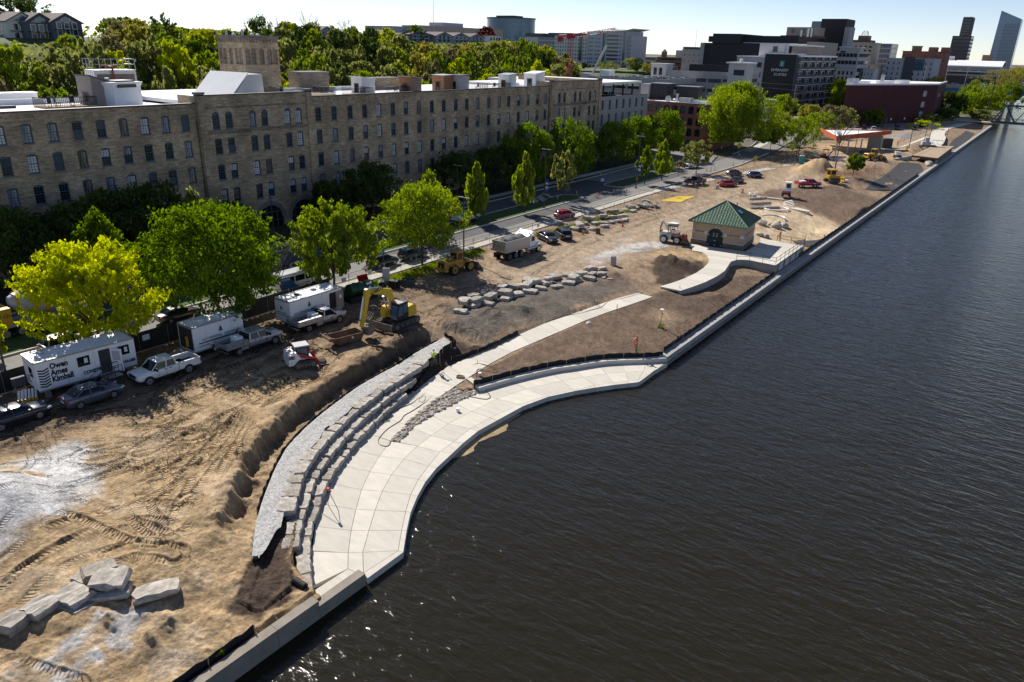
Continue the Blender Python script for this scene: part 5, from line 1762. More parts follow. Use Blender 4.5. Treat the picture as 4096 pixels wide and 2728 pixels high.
t=banded('office_building','white banded office building with ribbon windows right of the dark hall',-139,-118.6,550,580,31.0,M_precast_w,M_glassw,6,mull=8,zmin=4)
block(t,rect(-131,-118.5,549.4,552),0,20.5,M_precast_w,'wall')
grid(t,Face((-131,549.4),(-118.5,549.4)),lin(1,11.5,4),(16.5,13,9.5,6),1.2,2.2)
block(t,rect(-131,-118.2,549.8,560),31,33.2,M_precast_w,'wall')
MB().b2((-131.6,549,33.2),(-117.4,561,33.7)).build('cornice',M_white,t)
t=tower_grid('domed_building','older beige building with stepped top and a little open dome above the white offices',-138,-119,590,615,36.5,M_beige,M_glassw,6,3,zmin=28)
block(t,rect(-134,-122,592,610),37.1,38.6,M_char2,'upper_block')
block(t,rect(-130.5,-124,594,604),38.6,41.5,M_brown_brick,'cupola')
m=MB()
for k in range(8):
 a=PI*k/8
 m.tube([(-127.2+2.4*math.cos(a)*math.sin(q),598+2.4*math.sin(a)*math.sin(q),41.7+3.2*math.cos(q))for q in[(-PI/2)+PI*i/10 for i in range(11)]],.14,4)
m.build('dome',M_white,t)
banded('curtain_wall_office','mid rise blue glass office block with a dark cap',-136,-118,650,675,37.4,M_steel,M_glassg,9,mull=9,frac=.72)
t=thing('brick_tower_block','narrow dark brown brick block between white offices and glass block','building')
block(t,rect(-127,-120.5,595,620),0,29.5,M_brown_brick,'wall')
grid(t,Face((-127,595),(-120.5,595)),(1.6,4.9),(24,20,16,12,8),1.2,2.2)
t=tower_grid('lilac_grey_building','pale lilac grey building with small windows and a dark centre strip',-110.5,-80.5,600,630,27.0,M_lav,M_glassw,9,5,.3,.5,zmin=9)
block(t,rect(-99,-92.5,599.2,601),0,28.5,M_char2,'centre_strip')
block(t,rect(-92.5,-86.5,599.4,601),20,27.5,M_glassb,'glass_bay')
t=tower_grid('brick_hotel','long dark brick hotel with roof huts behind the lilac grey building',-108,-80,640,665,32,M_red_brick,M_glassw,12,3,.4,.5,zmin=22)
for x in(-103,-92,-84):
 block(t,rect(x,x+5,644,655),32.6,35.5,M_brown_brick,'roof_hut')
MB().prism(rect(-103.4,-97.6,643.6,655.4),35.5,36.2).build('hut_roof',mat('verdigris',(.2,.35,.28),.7),t)
tower_grid('beige_office','small beige office block below the lilac grey building',-119.5,-113,590,606,22.5,M_beige,M_glassw,4,4,.35,.5,zmin=8)
tower_grid('silver_block','small silver and white block with slanted prow below the brick hotel',-116,-109.5,560,575,20,M_precast_w,M_glassw,3,3,.3,.5,zmin=8)
t=thing('convention_hall','long low hall with a white curved roof beyond the highway','hall')
m=MB()
prof=[(700+40*i/10,22.0+5.2*math.sin(PI*i/10*.9+.25))for i in range(11)]
rings=[[(x,p[0],p[1])for p in prof]+[(x,p[0],p[1]-1.0)for p in prof[::-1]]for x in(-96,-72,-47.5)]
m.loft(rings)
m.build('roof',M_white_r,t)
block(t,rect(-95,-48.5,702,738),0,23,M_precast_w,'wall')
f=Face((-95,702),(-48.5,702))
for k in range(7):
 far_window(t,f,4+k*6.4,17,4.4,3.2,frame=M_dsteel)
block(t,rect(-112,-44,688,694),0,19.5,M_char2,'wing')
band(t,Face((-112,688),(-44,688)),1,66,16.2,17.4,.2,M_steel,'ribbon')
band(t,Face((-112,688),(-44,688)),1,66,19.0,19.8,.3,M_white,'fascia')
block(t,rect(-64,-58,720,735),26,31.5,M_brown_brick,'roof_hut')
block(t,rect(-92,-84,715,730),24,30,M_white,'roof_hut')
hw=thing('highway_bridge','highway viaduct with blue girders crossing the river beyond the trees','bridge')
block(hw,[(-210,560),(70,548),(70,562),(-210,574)],11.2,12.4,M_precast,'deck')
block(hw,[(-90,554.4),(70,547.6),(70,548.2),(-90,555)],8.6,11.2,mat('blue_girder',(.05,.14,.32),.6),'girder')
block(hw,[(-210,559.6),(70,547.6),(70,547.95),(-210,559.95)],12.4,13.4,M_precast,'parapet')
for x in(-150,-120,-90,-62,-28,8,40):
 MB().cyl((x,562-(x+210)*.043,-3),(x,562-(x+210)*.043,11.2),1.3,10).build('pier',M_precast_w,hw)
for i,x in enumerate((-78,-66,-55,-38)):
 t=thing('highway_lamp','tall thin highway lamp mast on the viaduct, %s from the left'%('first','second','third','fourth')[i],'street lamp',(x,552,12.4),0,'lamps on the viaduct')
 MB().cyl((0,0,0),(0,0,11),.16,6).build('pole',M_steel,t)
 MB().box((1,0,11),(2.2,.3,.2)).build('lamp_head',M_steel,t)
t=banded('brown_tower','tall stepped dark brown glass tower on the skyline',-109.8,-93.5,900,925,49.3,M_char2,mat('brown_glass',(.05,.04,.045),.15,spec=.8),13,mull=8,frac=.6)
block(t,rect(-104.2,-95.8,900.3,920),49.3,65.8,M_char2,'upper_tower')
f=Face((-104.2,900.3),(-95.8,900.3))
for k in range(6):
 band(t,f,.6,7.8,50.3+k*2.5,51.8+k*2.5,.06,mat('brown_glass',(.05,.04,.045),.15,spec=.8))
block(t,rect(-104.0,-96.0,900.8,919),65.8,66.6,M_steel,'roof_plant')
t=thing('glass_tower','tall blue glass tower with a slanted top at the right of the skyline','tower')
m=MB()
m.add([(-83,1000,0),(-61,1000,0),(-61,1025,0),(-83,1025,0),(-81.5,1000,77),(-61.2,1000,68.5),(-61.2,1025,68.5),(-81.5,1025,77)],[(3,2,1,0),(4,5,6,7),(0,1,5,4),(1,2,6,5),(2,3,7,6),(3,0,4,7)])
m.build('wall',mat('sky_glass',(.20,.32,.44),.18,spec=.8),t)
for k in range(17):
 z=8+k*3.4
 MB().b2((-82.5+k*.07,999.75,z),(-61,1000.02,z+.45)).build('spandrel',M_steel,t)
for k in range(9):
 x=-75+k*1.65
 MB().b2((x-.12,999.7,5),(x+.12,1000.01,64)).build('mullion',M_dsteel,t)
t=banded('brick_office','low brown brick office with ribbon windows and a small spire left of the dark hall',-285,-262.8,600,640,23.6,M_brown_brick,M_glassw,5,zmin=8)
block(t,rect(-283.4,-280.2,604,608),23.6,27.0,M_brown_brick,'cupola')
MB().add([(-283.6,603.6,27),(-280,603.6,27),(-280,608.4,27),(-283.6,608.4,27),(-281.8,606,29.8)],[(0,1,4),(1,2,4),(2,3,4),(3,0,4),(3,2,1,0)]).build('spire_roof',M_char2,t)
block(t,rect(-277,-262,618,638),23.6,29.0,M_lav,'upper_block')
t=tower_grid('pale_concrete_block','plain pale concrete block behind the parking ramp',-226,-212,515,545,29,M_precast,M_glassw,4,2,.2,.3,zmin=20)
block(t,rect(-228,-220,520,540),24,31.2,M_char2,'upper_block')
banded('grey_ribbon_office','long low grey office with ribbon windows beside the curved grey tower',-309,-286.5,602,640,23.4,M_precast,M_glassw,5,zmin=8)
banded('brick_low_block','low red brick block with small windows in front of the grey offices',-290,-262,575,592,16.5,M_red_brick,M_glassw,3,zmin=6)
FY=560.0
t=tower_grid('hospital_wing','white hospital wing with rows of square windows behind the red crane',-360.5,-329,FY,FY+30,37.2,M_precast_w,M_glassw,13,6,.5,.55,ny=0,zmin=19.5,cat='hospital')
block(t,rect(-370,-338,FY+4,FY+30),36,40,M_char2,'upper_block')
band(t,Face((-360.5,FY),(-329,FY)),24,26.5,19,37,.5,M_glassw,'glass_strip')
block(t,rect(-378,-360.6,FY+1,FY+30),10,36.6,M_glassb,'glass_wing')
for k in range(7):
 block(t,rect(-378,-360.6,FY+.7,FY+1.1),12+k*3.6,12.7+k*3.6,M_steel,'spandrel')
for k in range(12):
 x=-377.5+k*1.5
 block(t,rect(x-.1,x+.1,FY+.6,FY+1.05),10,36.6,M_steel,'mullion')
block(t,rect(-393,-378,FY+3,FY+30),10,36.5,M_precast_w,'wall')
block(t,rect(-395,-376,FY+6,FY+28),36.5,39.5,M_char2,'upper_block')
block(t,rect(-366,-327,FY-3,FY-.2),17,18.6,M_precast_w,'canopy')
for x in lin(-366,-327,9):
 block(t,rect(x-.4,x+.4,FY-3,FY-2),10,17,M_precast_w,'column')
t=thing('curved_tower','grey office tower with a swooping roof canopy right of the red crane','office building')
block(t,rect(-328,-314,FY-2,FY+25),8,41.6,M_lav,'wall')
block(t,rect(-313.98,-310.5,FY-1,FY+25),8,41.0,M_glassg,'glass_strip')
block(t,rect(-310.48,-292,FY-3,FY+25),8,41.8,M_lav,'wall')
block(t,rect(-291.98,-288.3,FY-1,FY+25),8,38.5,M_lav,'wall')
f=Face((-328,FY-2),(-314,FY-2))
grid(t,f,[1.6,3.2,4.8,8.2,9.8,11.4],[17.5+k*3.0 for k in range(8)],1.25,1.2,frame=M_lav)
f=Face((-310.48,FY-3),(-292,FY-3))
for k in range(9):
 band(t,f,1.2-k*.06,11.6,14.6+k*2.85,16.0+k*2.85,.1,M_glassw)
grid(t,f,(13.4,),[15+k*2.8 for k in range(9)],1.8,1.1,frame=M_lav)
band(t,f,15.4,17.6,12,41,.1,M_glassb,'glass_strip')
f=Face((-291.98,FY-1),(-288.3,FY-1))
grid(t,f,(1.2,2.6),[14+k*2.8 for k in range(9)],.9,1.1,frame=M_lav)
m=MB()
m.loft([[(-308+22*i/8,FY-5,43.2-1.5*math.sin(PI*i/8)),(-308+22*i/8,FY+24,43.2-1.5*math.sin(PI*i/8)),(-308+22*i/8,FY+24,43.6-1.5*math.sin(PI*i/8)),(-308+22*i/8,FY-5,43.6-1.5*math.sin(PI*i/8))]for i in range(9)])
m.build('roof_canopy',M_precast_w,t)
block(t,rect(-332,-286,FY-22,FY-10),8,17.0,M_char2,'podium')
for x in lin(-332,-286,14):
 block(t,rect(x-.4,x+.4,FY-22.6,FY-22.02),8,17.2,M_precast_w,'column')
t=thing('round_blue_building','big round blue glass drum shaped building above the wooded hill','building')
cx_,cy_=-449.5,620
MB().cyl((cx_,cy_,10),(cx_,cy_,52.6),23,40).build('drum_wall',mat('drum_glass',(.05,.13,.22),.2,spec=.7),t)
MB().cyl((cx_,cy_,52.6),(cx_,cy_,53.6),23.5,40).build('rim',M_char2,t)
for k in range(9):
 MB().cyl((cx_,cy_,14+k*4.2),(cx_,cy_,14.5+k*4.2),23.12,40).build('spandrel',M_glassb,t)
block(t,rect(cx_-12,cx_+8,cy_-8,cy_+8),53.6,55.5,M_char2,'roof_plant')
t=tower_grid('hill_office','small blue grey office block peeping over the trees on the hill',-330,-310,316,330,36.5,M_lav,M_glassb,6,2,.7,.5,zmin=28)
t=tower_grid('long_hill_block','long pale institutional block behind the grey hilltop townhouses',-336,-320,352,432,38.0,M_beige,M_glassw,5,2,.3,.4,ny=14,zmin=29)
block(t,rect(-335,-324,375,395),38.6,41,M_lav,'upper_block')
# the wooded hill
def hill_z(x,y):
 x=np.asarray(x,float)
 y=np.asarray(y,float)
 y0=330+np.maximum(0,-245-x)
 k=1-sst(y0,y0+90,y)
 xc=-242-55*sst(115,200,y)
 z=27.5*sst(-165,xc,x)*k+14.5*sst(-185,-235,x)*(1-k)
 return z+0.8*fbm(x,y,40,3,201)*sst(-170,-200,x)-0.6
gx,gy_=np.meshgrid(np.arange(-900,-149,10.0),np.arange(-150,905,10.0))
V=np.stack([gx.ravel(),gy_.ravel(),hill_z(gx,gy_).ravel()],1)
n0,n1=gx.shape
ii=np.arange(n0*n1).reshape(n0,n1)
Q=np.stack([ii[:-1,:-1].ravel(),ii[:-1,1:].ravel(),ii[1:,1:].ravel(),ii[1:,:-1].ravel()],1)
tag(ob('hill',np_mesh('hill',V,Q,mat('hill_floor',(0.07,0.10,0.03),.95,var=.5,vs=.15),True)),kind='structure')
sheet('grass',[(-296,445),(-236,462),(-216,492),(-300,520)],15.0,mat('verge_grass',(0.09,0.13,0.035),.95,var=.35,vs=.2),1.2)
sheet('road',[(-300,520),(-216,493),(-190,505),(-190,520),(-300,534)],15.3,M_asph_l,1.2)
sheet('road',[(-285,430),(-262,430),(-246,458),(-258,458)],15.2,M_conc_d,1.2)
# trees
def crown_mesh(name,mt,seed,kind='round',ncl=70,per=60,leaf=.28,fill=.5):
 """leaf-sized faces in clumps through a crown of unit radius and unit height (0..1)"""
 r=np.random.default_rng(seed)
 if kind=='narrow':
  z=r.beta(1.2,1.35,ncl)
  rad=np.clip(np.sin(PI*np.clip(z*.92+.1,0,1))**.75*(1.15-.75*z),.05,1)
 elif kind=='willow':
  z=r.random(ncl)**.8
  rad=np.sqrt(np.clip(1-(2*np.clip(z,.25,1)-1.0)**2,.06,1))*(.8+.2*r.random(ncl))
 else:
  z=r.beta(1.35,1.15,ncl)
  rad=np.sqrt(np.clip(1-(1.75*z-.72)**2/1.12,.05,1))
 a=r.random(ncl)*2*PI
 lob=1+.20*np.sin(3*a+seed)+.14*np.sin(5*a+2*seed+6*z)
 q=np.where(r.random(ncl)<fill,.82+.25*r.random(ncl),np.sqrt(r.random(ncl))*.85)
 cx,cy=rad*q*lob*np.cos(a),rad*q*lob*np.sin(a)
 cz=z+.05*(r.random(ncl)-.5)
 n=ncl*per
 ci=np.repeat(np.arange(ncl),per)
 csz=(.13+.13*r.random(ncl))[ci]
 o=r.normal(size=(n,3))
 o/=np.linalg.norm(o,axis=1)[:,None]
 o*=(r.random(n)**.4)[:,None]*csz[:,None]
 if kind=='spray':
  L=r.random(n)*.34-.17
  dx,dy=np.cos(a)[ci],np.sin(a)[ci]
  o*=np.array([.42,.42,.28])
  o[:,0]+=dx*L
  o[:,1]+=dy*L
  o[:,2]+=L*.42
 elif kind=='willow':
  o*=np.array([.7,.7,.5])
  o[:,2]-=(r.random(n)**1.2)*.24*np.clip(q[ci],.3,1)
 else:
  o*=np.array([1.0,1.0,.62])
 P=np.stack([cx[ci],cy[ci],cz[ci]],1)+o
 P[:,2]=np.maximum(P[:,2],.0)
 nrm=o/(np.linalg.norm(o,axis=1)[:,None]+1e-9)*.6+r.normal(size=(n,3))*.6+np.array([0,0,.55])
 nrm/=np.linalg.norm(nrm,axis=1)[:,None]
 t=np.cross(nrm,r.normal(size=(n,3)))
 t/=np.linalg.norm(t,axis=1)[:,None]
 b=np.cross(nrm,t)
 s=leaf*(.6+.7*r.random(n))[:,None]
 w_=.62 if kind!='willow' else .3
 V=np.stack([P-t*s*.5,P+b*s*w_*.5,P+t*s*.5+nrm*s*-.12,P-b*s*w_*.5],1).reshape(-1,3)
 Q=np.arange(4*n).reshape(n,4)
 me=np_mesh(name,V,Q,mt)
 tint=np.clip(r.random(ncl)[ci]*.55+r.random(n)*.45,0,1)
 set_attr(me,'tint',tint,'FACE','FLOAT')
 return me
def trunk_mesh(name,mt,seed,limbs=8,r0=.035,base=-.45,twigs=0,spread=.75):
 """trunk and limbs for a crown of unit radius whose foliage starts at z = 0; trunk foot at base"""
 r=random.Random(seed)
 m=MB()
 top=.55
 path=[(0,0,base),(r.uniform(-.02,.02),r.uniform(-.02,.02),base*.4),(r.uniform(-.04,.04),r.uniform(-.04,.04),.15),(r.uniform(-.06,.06),r.uniform(-.06,.06),top)]
 m.tube(path,r0,7,r0*.45)
 for k in range(limbs):
  a=2*PI*k/limbs+r.uniform(-.4,.4)
  z0=r.uniform(-.08,.35)
  L=r.uniform(.55,.95)*spread
  z1=z0+r.uniform(.25,.6)
  p1=(math.cos(a)*L*.45,math.sin(a)*L*.45,z0+(z1-z0)*.55)
  p2=(math.cos(a)*L,math.sin(a)*L,z1)
  m.tube([(0,0,z0),p1,p2],r0*.5,5,r0*.12)
  for j in range(twigs):
   t=r.uniform(.3,.95)
   q=(p1[0]+(p2[0]-p1[0])*t,p1[1]+(p2[1]-p1[1])*t,p1[2]+(p2[2]-p1[2])*t)
   aa=a+r.uniform(-1.2,1.2)
   l2=r.uniform(.12,.34)
   e=(q[0]+math.cos(aa)*l2,q[1]+math.sin(aa)*l2,q[2]+r.uniform(.02,.3))
   m.tube([q,e],r0*.14,3,r0*.05)
   if twigs>4:
    for u in range(2):
     ab=aa+r.uniform(-1,1)
     l3=l2*.6
     m.tube([((q[0]+e[0])/2,(q[1]+e[1])/2,(q[2]+e[2])/2),(e[0]+math.cos(ab)*l3,e[1]+math.sin(ab)*l3,e[2]+r.uniform(-.05,.2))],r0*.07,3,r0*.03)
 return m.mesh(name,mt)
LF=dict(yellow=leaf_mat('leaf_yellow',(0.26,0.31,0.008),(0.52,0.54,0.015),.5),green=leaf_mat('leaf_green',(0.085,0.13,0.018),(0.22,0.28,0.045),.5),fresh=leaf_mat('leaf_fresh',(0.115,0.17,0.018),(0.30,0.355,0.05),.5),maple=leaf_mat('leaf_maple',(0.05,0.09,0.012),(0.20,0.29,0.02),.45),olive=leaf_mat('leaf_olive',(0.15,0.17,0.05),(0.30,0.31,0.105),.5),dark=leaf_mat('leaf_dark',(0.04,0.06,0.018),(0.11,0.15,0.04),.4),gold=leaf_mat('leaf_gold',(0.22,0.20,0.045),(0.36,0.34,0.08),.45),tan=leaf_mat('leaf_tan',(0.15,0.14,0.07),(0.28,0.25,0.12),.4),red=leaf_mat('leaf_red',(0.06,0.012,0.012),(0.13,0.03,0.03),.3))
TN=0
def tree(name,label,x,y,z,h,r,clear,leafm,kind='round',group=None,ncl=90,per=70,leaf=.3,fill=.55,bark=None,seed=0,limbs=8,cat='tree',twigs=0):
 """h total height, r crown radius, clear: height of the clear stem"""
 global TN
 TN+=1
 t=thing(name,label,cat,(x,y,z),(seed*1.7)%6.28,group)
 ch=h-clear
 cm=crown_mesh('crown',LF[leafm],seed+11,kind,ncl,per,leaf/r,fill)
 c=ob('crown',cm,t,(0,0,clear))
 c.scale=(r,r,ch)
 k=ob('trunk',trunk_mesh('trunk',bark or M_bark,seed+5,limbs,min(.06,.045*(h/9)**.5*5/r*.75),-clear/ch,twigs),t,(0,0,clear))
 k.scale=(r,r,ch)
 return t
NEAR='street trees along the construction site'
tree('honey_locust','big bright yellow green tree behind the lettered white site office',*(-69.59,30.27,0),10.08,5.0,2.2,'yellow','spray',NEAR,230,80,.34,.6,seed=1,limbs=11,twigs=2)
tree('maple_tree','large round bright green tree behind the open ended white trailer',*(-67.57,41.69,0),12.03,6.0,2.6,'maple','round',NEAR,250,80,.34,.6,seed=2,limbs=10)
tree('elm_tree','green vase shaped tree beside the second white trailer and green fuel tank',*(-67.68,57.64,0),10.02,4.3,2.0,'fresh','spray',NEAR,190,80,.32,.6,seed=3,limbs=10,twigs=2)
tree('elm_tree','round green tree standing in grass beside the yellow wheel loader',*(-66.4,72.18,0),10.61,5.0,3.2,'fresh','round',NEAR,190,80,.3,.55,seed=4,limbs=10)
tree('honey_locust','yellow green tree cut by the left edge of the photo',*(-74.22,22.2,0),4.4,2.0,1.0,'yellow','spray',NEAR,90,70,.34,.6,seed=6)
bt=thing('bare_tree','leafless grey tree in front of the mill entrance arches','tree',(-69.99,51.71,0),0,NEAR)
k_=ob('trunk',trunk_mesh('trunk',M_bark_g,40,12,.022,-.5,7,.9),bt,(0,0,2.6))
k_.scale=(3.6,3.6,6.4)
MED='young trees on the street median'
tree('linden_tree','pointed green median tree rising behind the bright yellow tree',*(-85.25,39.11,0),9.36,3.9,2.0,'maple','narrow',MED,120,70,.34,.5,seed=7)
tree('linden_tree','pointed pale green median tree behind the large round tree',*(-88.06,52.75,0),9.58,3.4,2.0,'olive','narrow',MED,90,60,.34,.5,seed=8)
tree('linden_tree','broad green median tree behind the tree by the wheel loader',*(-74.24,82.56,0),10.04,3.8,2.0,'fresh','narrow',MED,120,60,.34,.55,seed=9)
tree('linden_tree','slim upright green tree behind the white pickup with a cap',*(-77.62,98.21,0),9.69,2.2,1.6,'fresh','narrow',MED,70,60,.32,.5,seed=10)
tree('linden_tree','slim pale green median tree left of the first bannered lamp post',*(-75.97,110.01,0),10.55,2.3,2.0,'fresh','narrow',MED,60,60,.32,.5,seed=12)
tree('budding_tree','thin olive budding median tree right of the first bannered lamp post',*(-75.33,122.56,0),9.67,2.2,3.0,'olive','round',MED,50,50,.34,.5,seed=13)
tree('linden_tree','small dark green median tree right of the second bannered lamp post',*(-73.45,153.86,0),7.98,2.1,1.8,'green','narrow',MED,50,50,.34,.5,seed=14)
tree('linden_tree','leafy upright median tree in front of the white work truck',*(-72.88,161.69,0),8.73,2.4,1.8,'fresh','narrow',MED,60,60,.34,.5,seed=15)
tree('budding_tree','tiny sparse median tree beside the white work truck',*(-72.72,170.76,0),3.45,1.6,1.5,'tan','round',MED,26,30,.34,.4,seed=16)
tree('budding_tree','olive forked median tree at the street corner by the red brick building',*(-71.25,178.18,0),7.57,3.0,2.2,'olive','round',MED,70,50,.36,.5,seed=17)
FRT='shaded trees against the mill'
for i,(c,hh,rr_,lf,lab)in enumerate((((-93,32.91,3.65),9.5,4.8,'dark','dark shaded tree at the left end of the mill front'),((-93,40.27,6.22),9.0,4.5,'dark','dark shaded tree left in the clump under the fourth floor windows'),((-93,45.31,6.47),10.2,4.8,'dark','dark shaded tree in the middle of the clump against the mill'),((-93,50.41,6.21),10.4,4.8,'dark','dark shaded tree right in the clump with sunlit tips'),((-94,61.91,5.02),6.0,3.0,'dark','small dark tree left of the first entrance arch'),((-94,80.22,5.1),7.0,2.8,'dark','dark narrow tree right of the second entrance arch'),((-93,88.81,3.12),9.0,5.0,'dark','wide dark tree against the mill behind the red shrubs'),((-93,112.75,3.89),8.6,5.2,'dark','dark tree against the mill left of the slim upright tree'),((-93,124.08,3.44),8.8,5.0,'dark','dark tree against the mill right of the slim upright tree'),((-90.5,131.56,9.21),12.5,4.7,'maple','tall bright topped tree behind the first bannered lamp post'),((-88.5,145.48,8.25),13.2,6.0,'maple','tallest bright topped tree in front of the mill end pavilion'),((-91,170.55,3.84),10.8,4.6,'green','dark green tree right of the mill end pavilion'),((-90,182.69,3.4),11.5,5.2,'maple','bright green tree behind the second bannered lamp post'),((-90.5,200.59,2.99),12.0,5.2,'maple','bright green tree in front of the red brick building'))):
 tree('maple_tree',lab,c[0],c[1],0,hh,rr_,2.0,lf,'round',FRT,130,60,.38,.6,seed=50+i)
for i,(c,lf,lab)in enumerate((((-92,85.69,1.62),'tan','leafless brown shrub by the mill sidewalk'),((-90,84.92,-0.22),'red','low dark red shrub by the mill sidewalk'),((-93,84.65,2.21),'olive','thin olive shrub left of the dark red shrub'))):
 tree('shrub',lab,c[0],c[1],0,2.6+(i==0),1.7,.3,lf,'round','shrubs at the foot of the mill',30,40,.25,.4,seed=70+i,cat='shrub')
tree('willow_tree','huge drooping yellow green willow beside the red brick building',*(-81.68,230.14,0),19.63,11.5,3.5,'fresh','willow',None,300,90,.75,.6,seed=90,limbs=10)
FAR='trees around the far end of the site'
for i,(n_,b,hh,rr_,cl,lf,kd,lab)in enumerate((('maple_tree',(-62.61,235.24,0),10.5,5.6,2.2,'fresh','round','bright green round tree behind the turquoise portable toilet'),('maple_tree',(-75.12,257.29,0),9.5,3.6,2.0,'olive','round','olive street tree left of the yellow pedestrian sign'),('maple_tree',(-73.37,242.51,0),8.0,3.2,2.0,'green','round','green street tree between the willow and the yellow pedestrian sign'),('maple_tree',(-108.16,367.51,0),10.0,6.0,1.5,'fresh','round','green tree at the street corner below the lettered hotel wall'),('crab_apple',(-91.52,354.27,0),7.5,5.0,1.5,'gold','round','golden brown tree on the street left of the maroon warehouse'),('honey_locust',(-72.57,294.13,0),8.5,5.5,1.5,'fresh','round','pale green tree left of the orange roof beam'),('budding_tree',(-72.13,311.53,0),10.0,5.5,2,'tan','round','grey budding tree against the left edge of the maroon warehouse'),('budding_tree',(-69.67,320.37,0),9.0,4.5,2,'olive','round','olive budding tree behind the orange roof beam'),('maple_tree',(-112.59,475.03,0),15,8,3,'dark','round','big dark tree on the street behind the maroon warehouse'),('maple_tree',(-103.58,460.57,0),15.5,7.5,3,'fresh','round','tall lit green tree left behind the maroon warehouse'),('maple_tree',(-93.55,415.75,0),11,6.5,2,'fresh','round','yellow green tree at the left corner of the maroon warehouse'),('maple_tree',(-113.37,466.96,0),11,4.5,2,'yellow','round','yellow green tree across the street from the hotel'),('maple_tree',(-66.98,361.19,0),6.8,4.4,1.5,'green','round','single green tree in front of the maroon wall among parked cars'),('small_tree',(-39.5,200.97,0),5.4,2.0,1.9,'green','round','small dark green tree inside orange mesh fence on the bare slope'))):
 tree(n_,lab,b[0],b[1],0,hh,rr_,cl,lf,kd,FAR,90,55,.42 if b[1]<300 else .6,.55,seed=100+i)
for i,(b,h_,r_2,lab)in enumerate((((-43.56,199.35,0),14.24,3.6,'tall leafless tree rising in front of the orange roof beam'),((-37.28,214.29,0),6.40,2.0,'short leafless tree beside the far yellow loader'))):
 bt=thing('bare_tree',lab,'tree',b,0,FAR)
 k_=ob('trunk',trunk_mesh('trunk',M_bark_g,60+i,10,.045 if i else .055,-.75,6,.8),bt,(0,0,h_*.42))
 k_.scale=(r_2,r_2,h_*.56)
PARK='riverside park trees beyond the bridge'
for i,(q,Y_,hh,rr_,lf,kd,lab)in enumerate(((-49.1,462,12,6.0,'dark','round','dark green tree right behind the maroon warehouse'),(-46.1,500,14,7.0,'green','round','mid green tree in the middle of the riverside park'),(-36.8,470,15,8.5,'fresh','round','bright green round tree in the riverside park by the footpath'),(-30.0,520,16,8.5,'green','round','large green tree at the river bank beyond the truss bridge'),(-70.8,610,11.5,8.0,'gold','round','golden tan tree on the right behind the maroon roof'),(-76.3,600,15.5,8.0,'gold','round','golden tan tree peeping over the maroon roof'),(-59.1,570,11,8.0,'olive','round','olive tree behind the riverside park'),(-48.3,560,15,7.0,'green','round','dark green tree below the highway viaduct'),(-36.9,640,21,10,'gold','round','tall tan tree at the river bank by the viaduct'),(-34.0,700,23,11,'gold','round','tan tree at the right edge of the photo by the river'),(-56.5,600,12,8,'olive','round','olive gold tree in front of the viaduct'),(-48.4,440,5,5.0,'olive','round','low dull green tree between the warehouse and the path'),(-34.9,445,4.8,4.0,'olive','round','small olive tree beside the tall bare trunk'))):
 tree('park_tree',lab,q,Y_,0,hh,rr_,hh*.12,lf,kd,PARK,90,55,.75,.55,seed=130+i)
tree('cottonwood','tall leaning tree with sparse tan crown at the bridge head',*(-31.61,445.97,0),23.38,9.5,17,'tan','round',PARK,60,40,.5,.35,seed=150,limbs=12,twigs=3)
for i,(b,r_2,h_,lf,lab)in enumerate((((-48.46,368.96,0),5.5,3.2,'yellow','clipped yellow green hedge end by the parking lot'),((-49.68,397.66,0),6.0,4.0,'fresh','clipped yellow green hedge beside the maroon wall'),((-50.66,422.08,0),5,4.0,'dark','dark bush at the corner of the maroon warehouse'),((-48.67,429.15,0),5,5.0,'dark','dark bush by the park gate'),((-31.69,441.31,0),4,3.0,'olive','low shrub at the foot of the bridge'))):
 tree('shrub',lab,b[0],b[1],0,h_,r_2,.2,lf,'round','bushes near the bridge',50,50,.5,.6,seed=160+i,cat='shrub')
tree('forsythia_tree','bright yellow tree behind the far end of the mill roof',-168,250,2,20.5,6.0,8,'yellow','narrow',None,90,60,.5,.5,seed=170)
for i,(x,y,z,h_,r_2,lf,lab)in enumerate(((-262,470,15.5,4.5,4,'green','round clipped tree on the highway verge'),(-244,474,15.5,7.5,5,'olive','olive bush on the highway verge'),(-236,470,15,8,5,'dark','dark tree at the end of the highway verge'),(-252,462,15.3,5,6,'olive','wide olive shrub on the highway verge'),(-226,466,14,7,5,'gold','golden shrub at the end of the highway verge'),(-278,470,15,4,3,'dark','small dark conifer on the highway verge'))):
 tree('verge_tree',lab,x,y,z,h_,r_2,.6,lf,'round','trees on the highway verge',50,50,.6,.55,seed=180+i)
HK=[('olive','olive budding tree','round',.5),('fresh','fresh green tree','round',.55),('green','mid green tree','round',.55),('gold','golden leafing tree','round',.45),('dark','dark green tree','round',.6),('olive','thin olive tree','narrow',.5),('tan','brown half bare tree','round',.35),('yellow','yellow green tree','round',.5)]
CR=[]
for k,(lf,lab,kd,fl)in enumerate(HK):
 for v in range(2):
  CR.append((crown_mesh('crown',LF[lf],300+k*3+v,kd,46 if lf!='tan' else 30,36,.17,fl),lab,lf))
TRK=[trunk_mesh('trunk',M_bark,400+v,8,.045,-.35,2)for v in range(4)]
hr=random.Random(21)
TL_A=(-75,-70.5,-66,-64,-62,-60,-58,-55.5,-54,-50,-48,-46,-45,-44,-43,-40,-37,-34.5,-33,-31.7,-31)
TL_S=(-.008,-.008,-.004,.012,.025,.02,.0133,.012,.012,.03,.02,.022,.022,.012,.003,.004,.008,.014,.005,-.008,-.016)
HMAX={}
spots=[]
tries=0
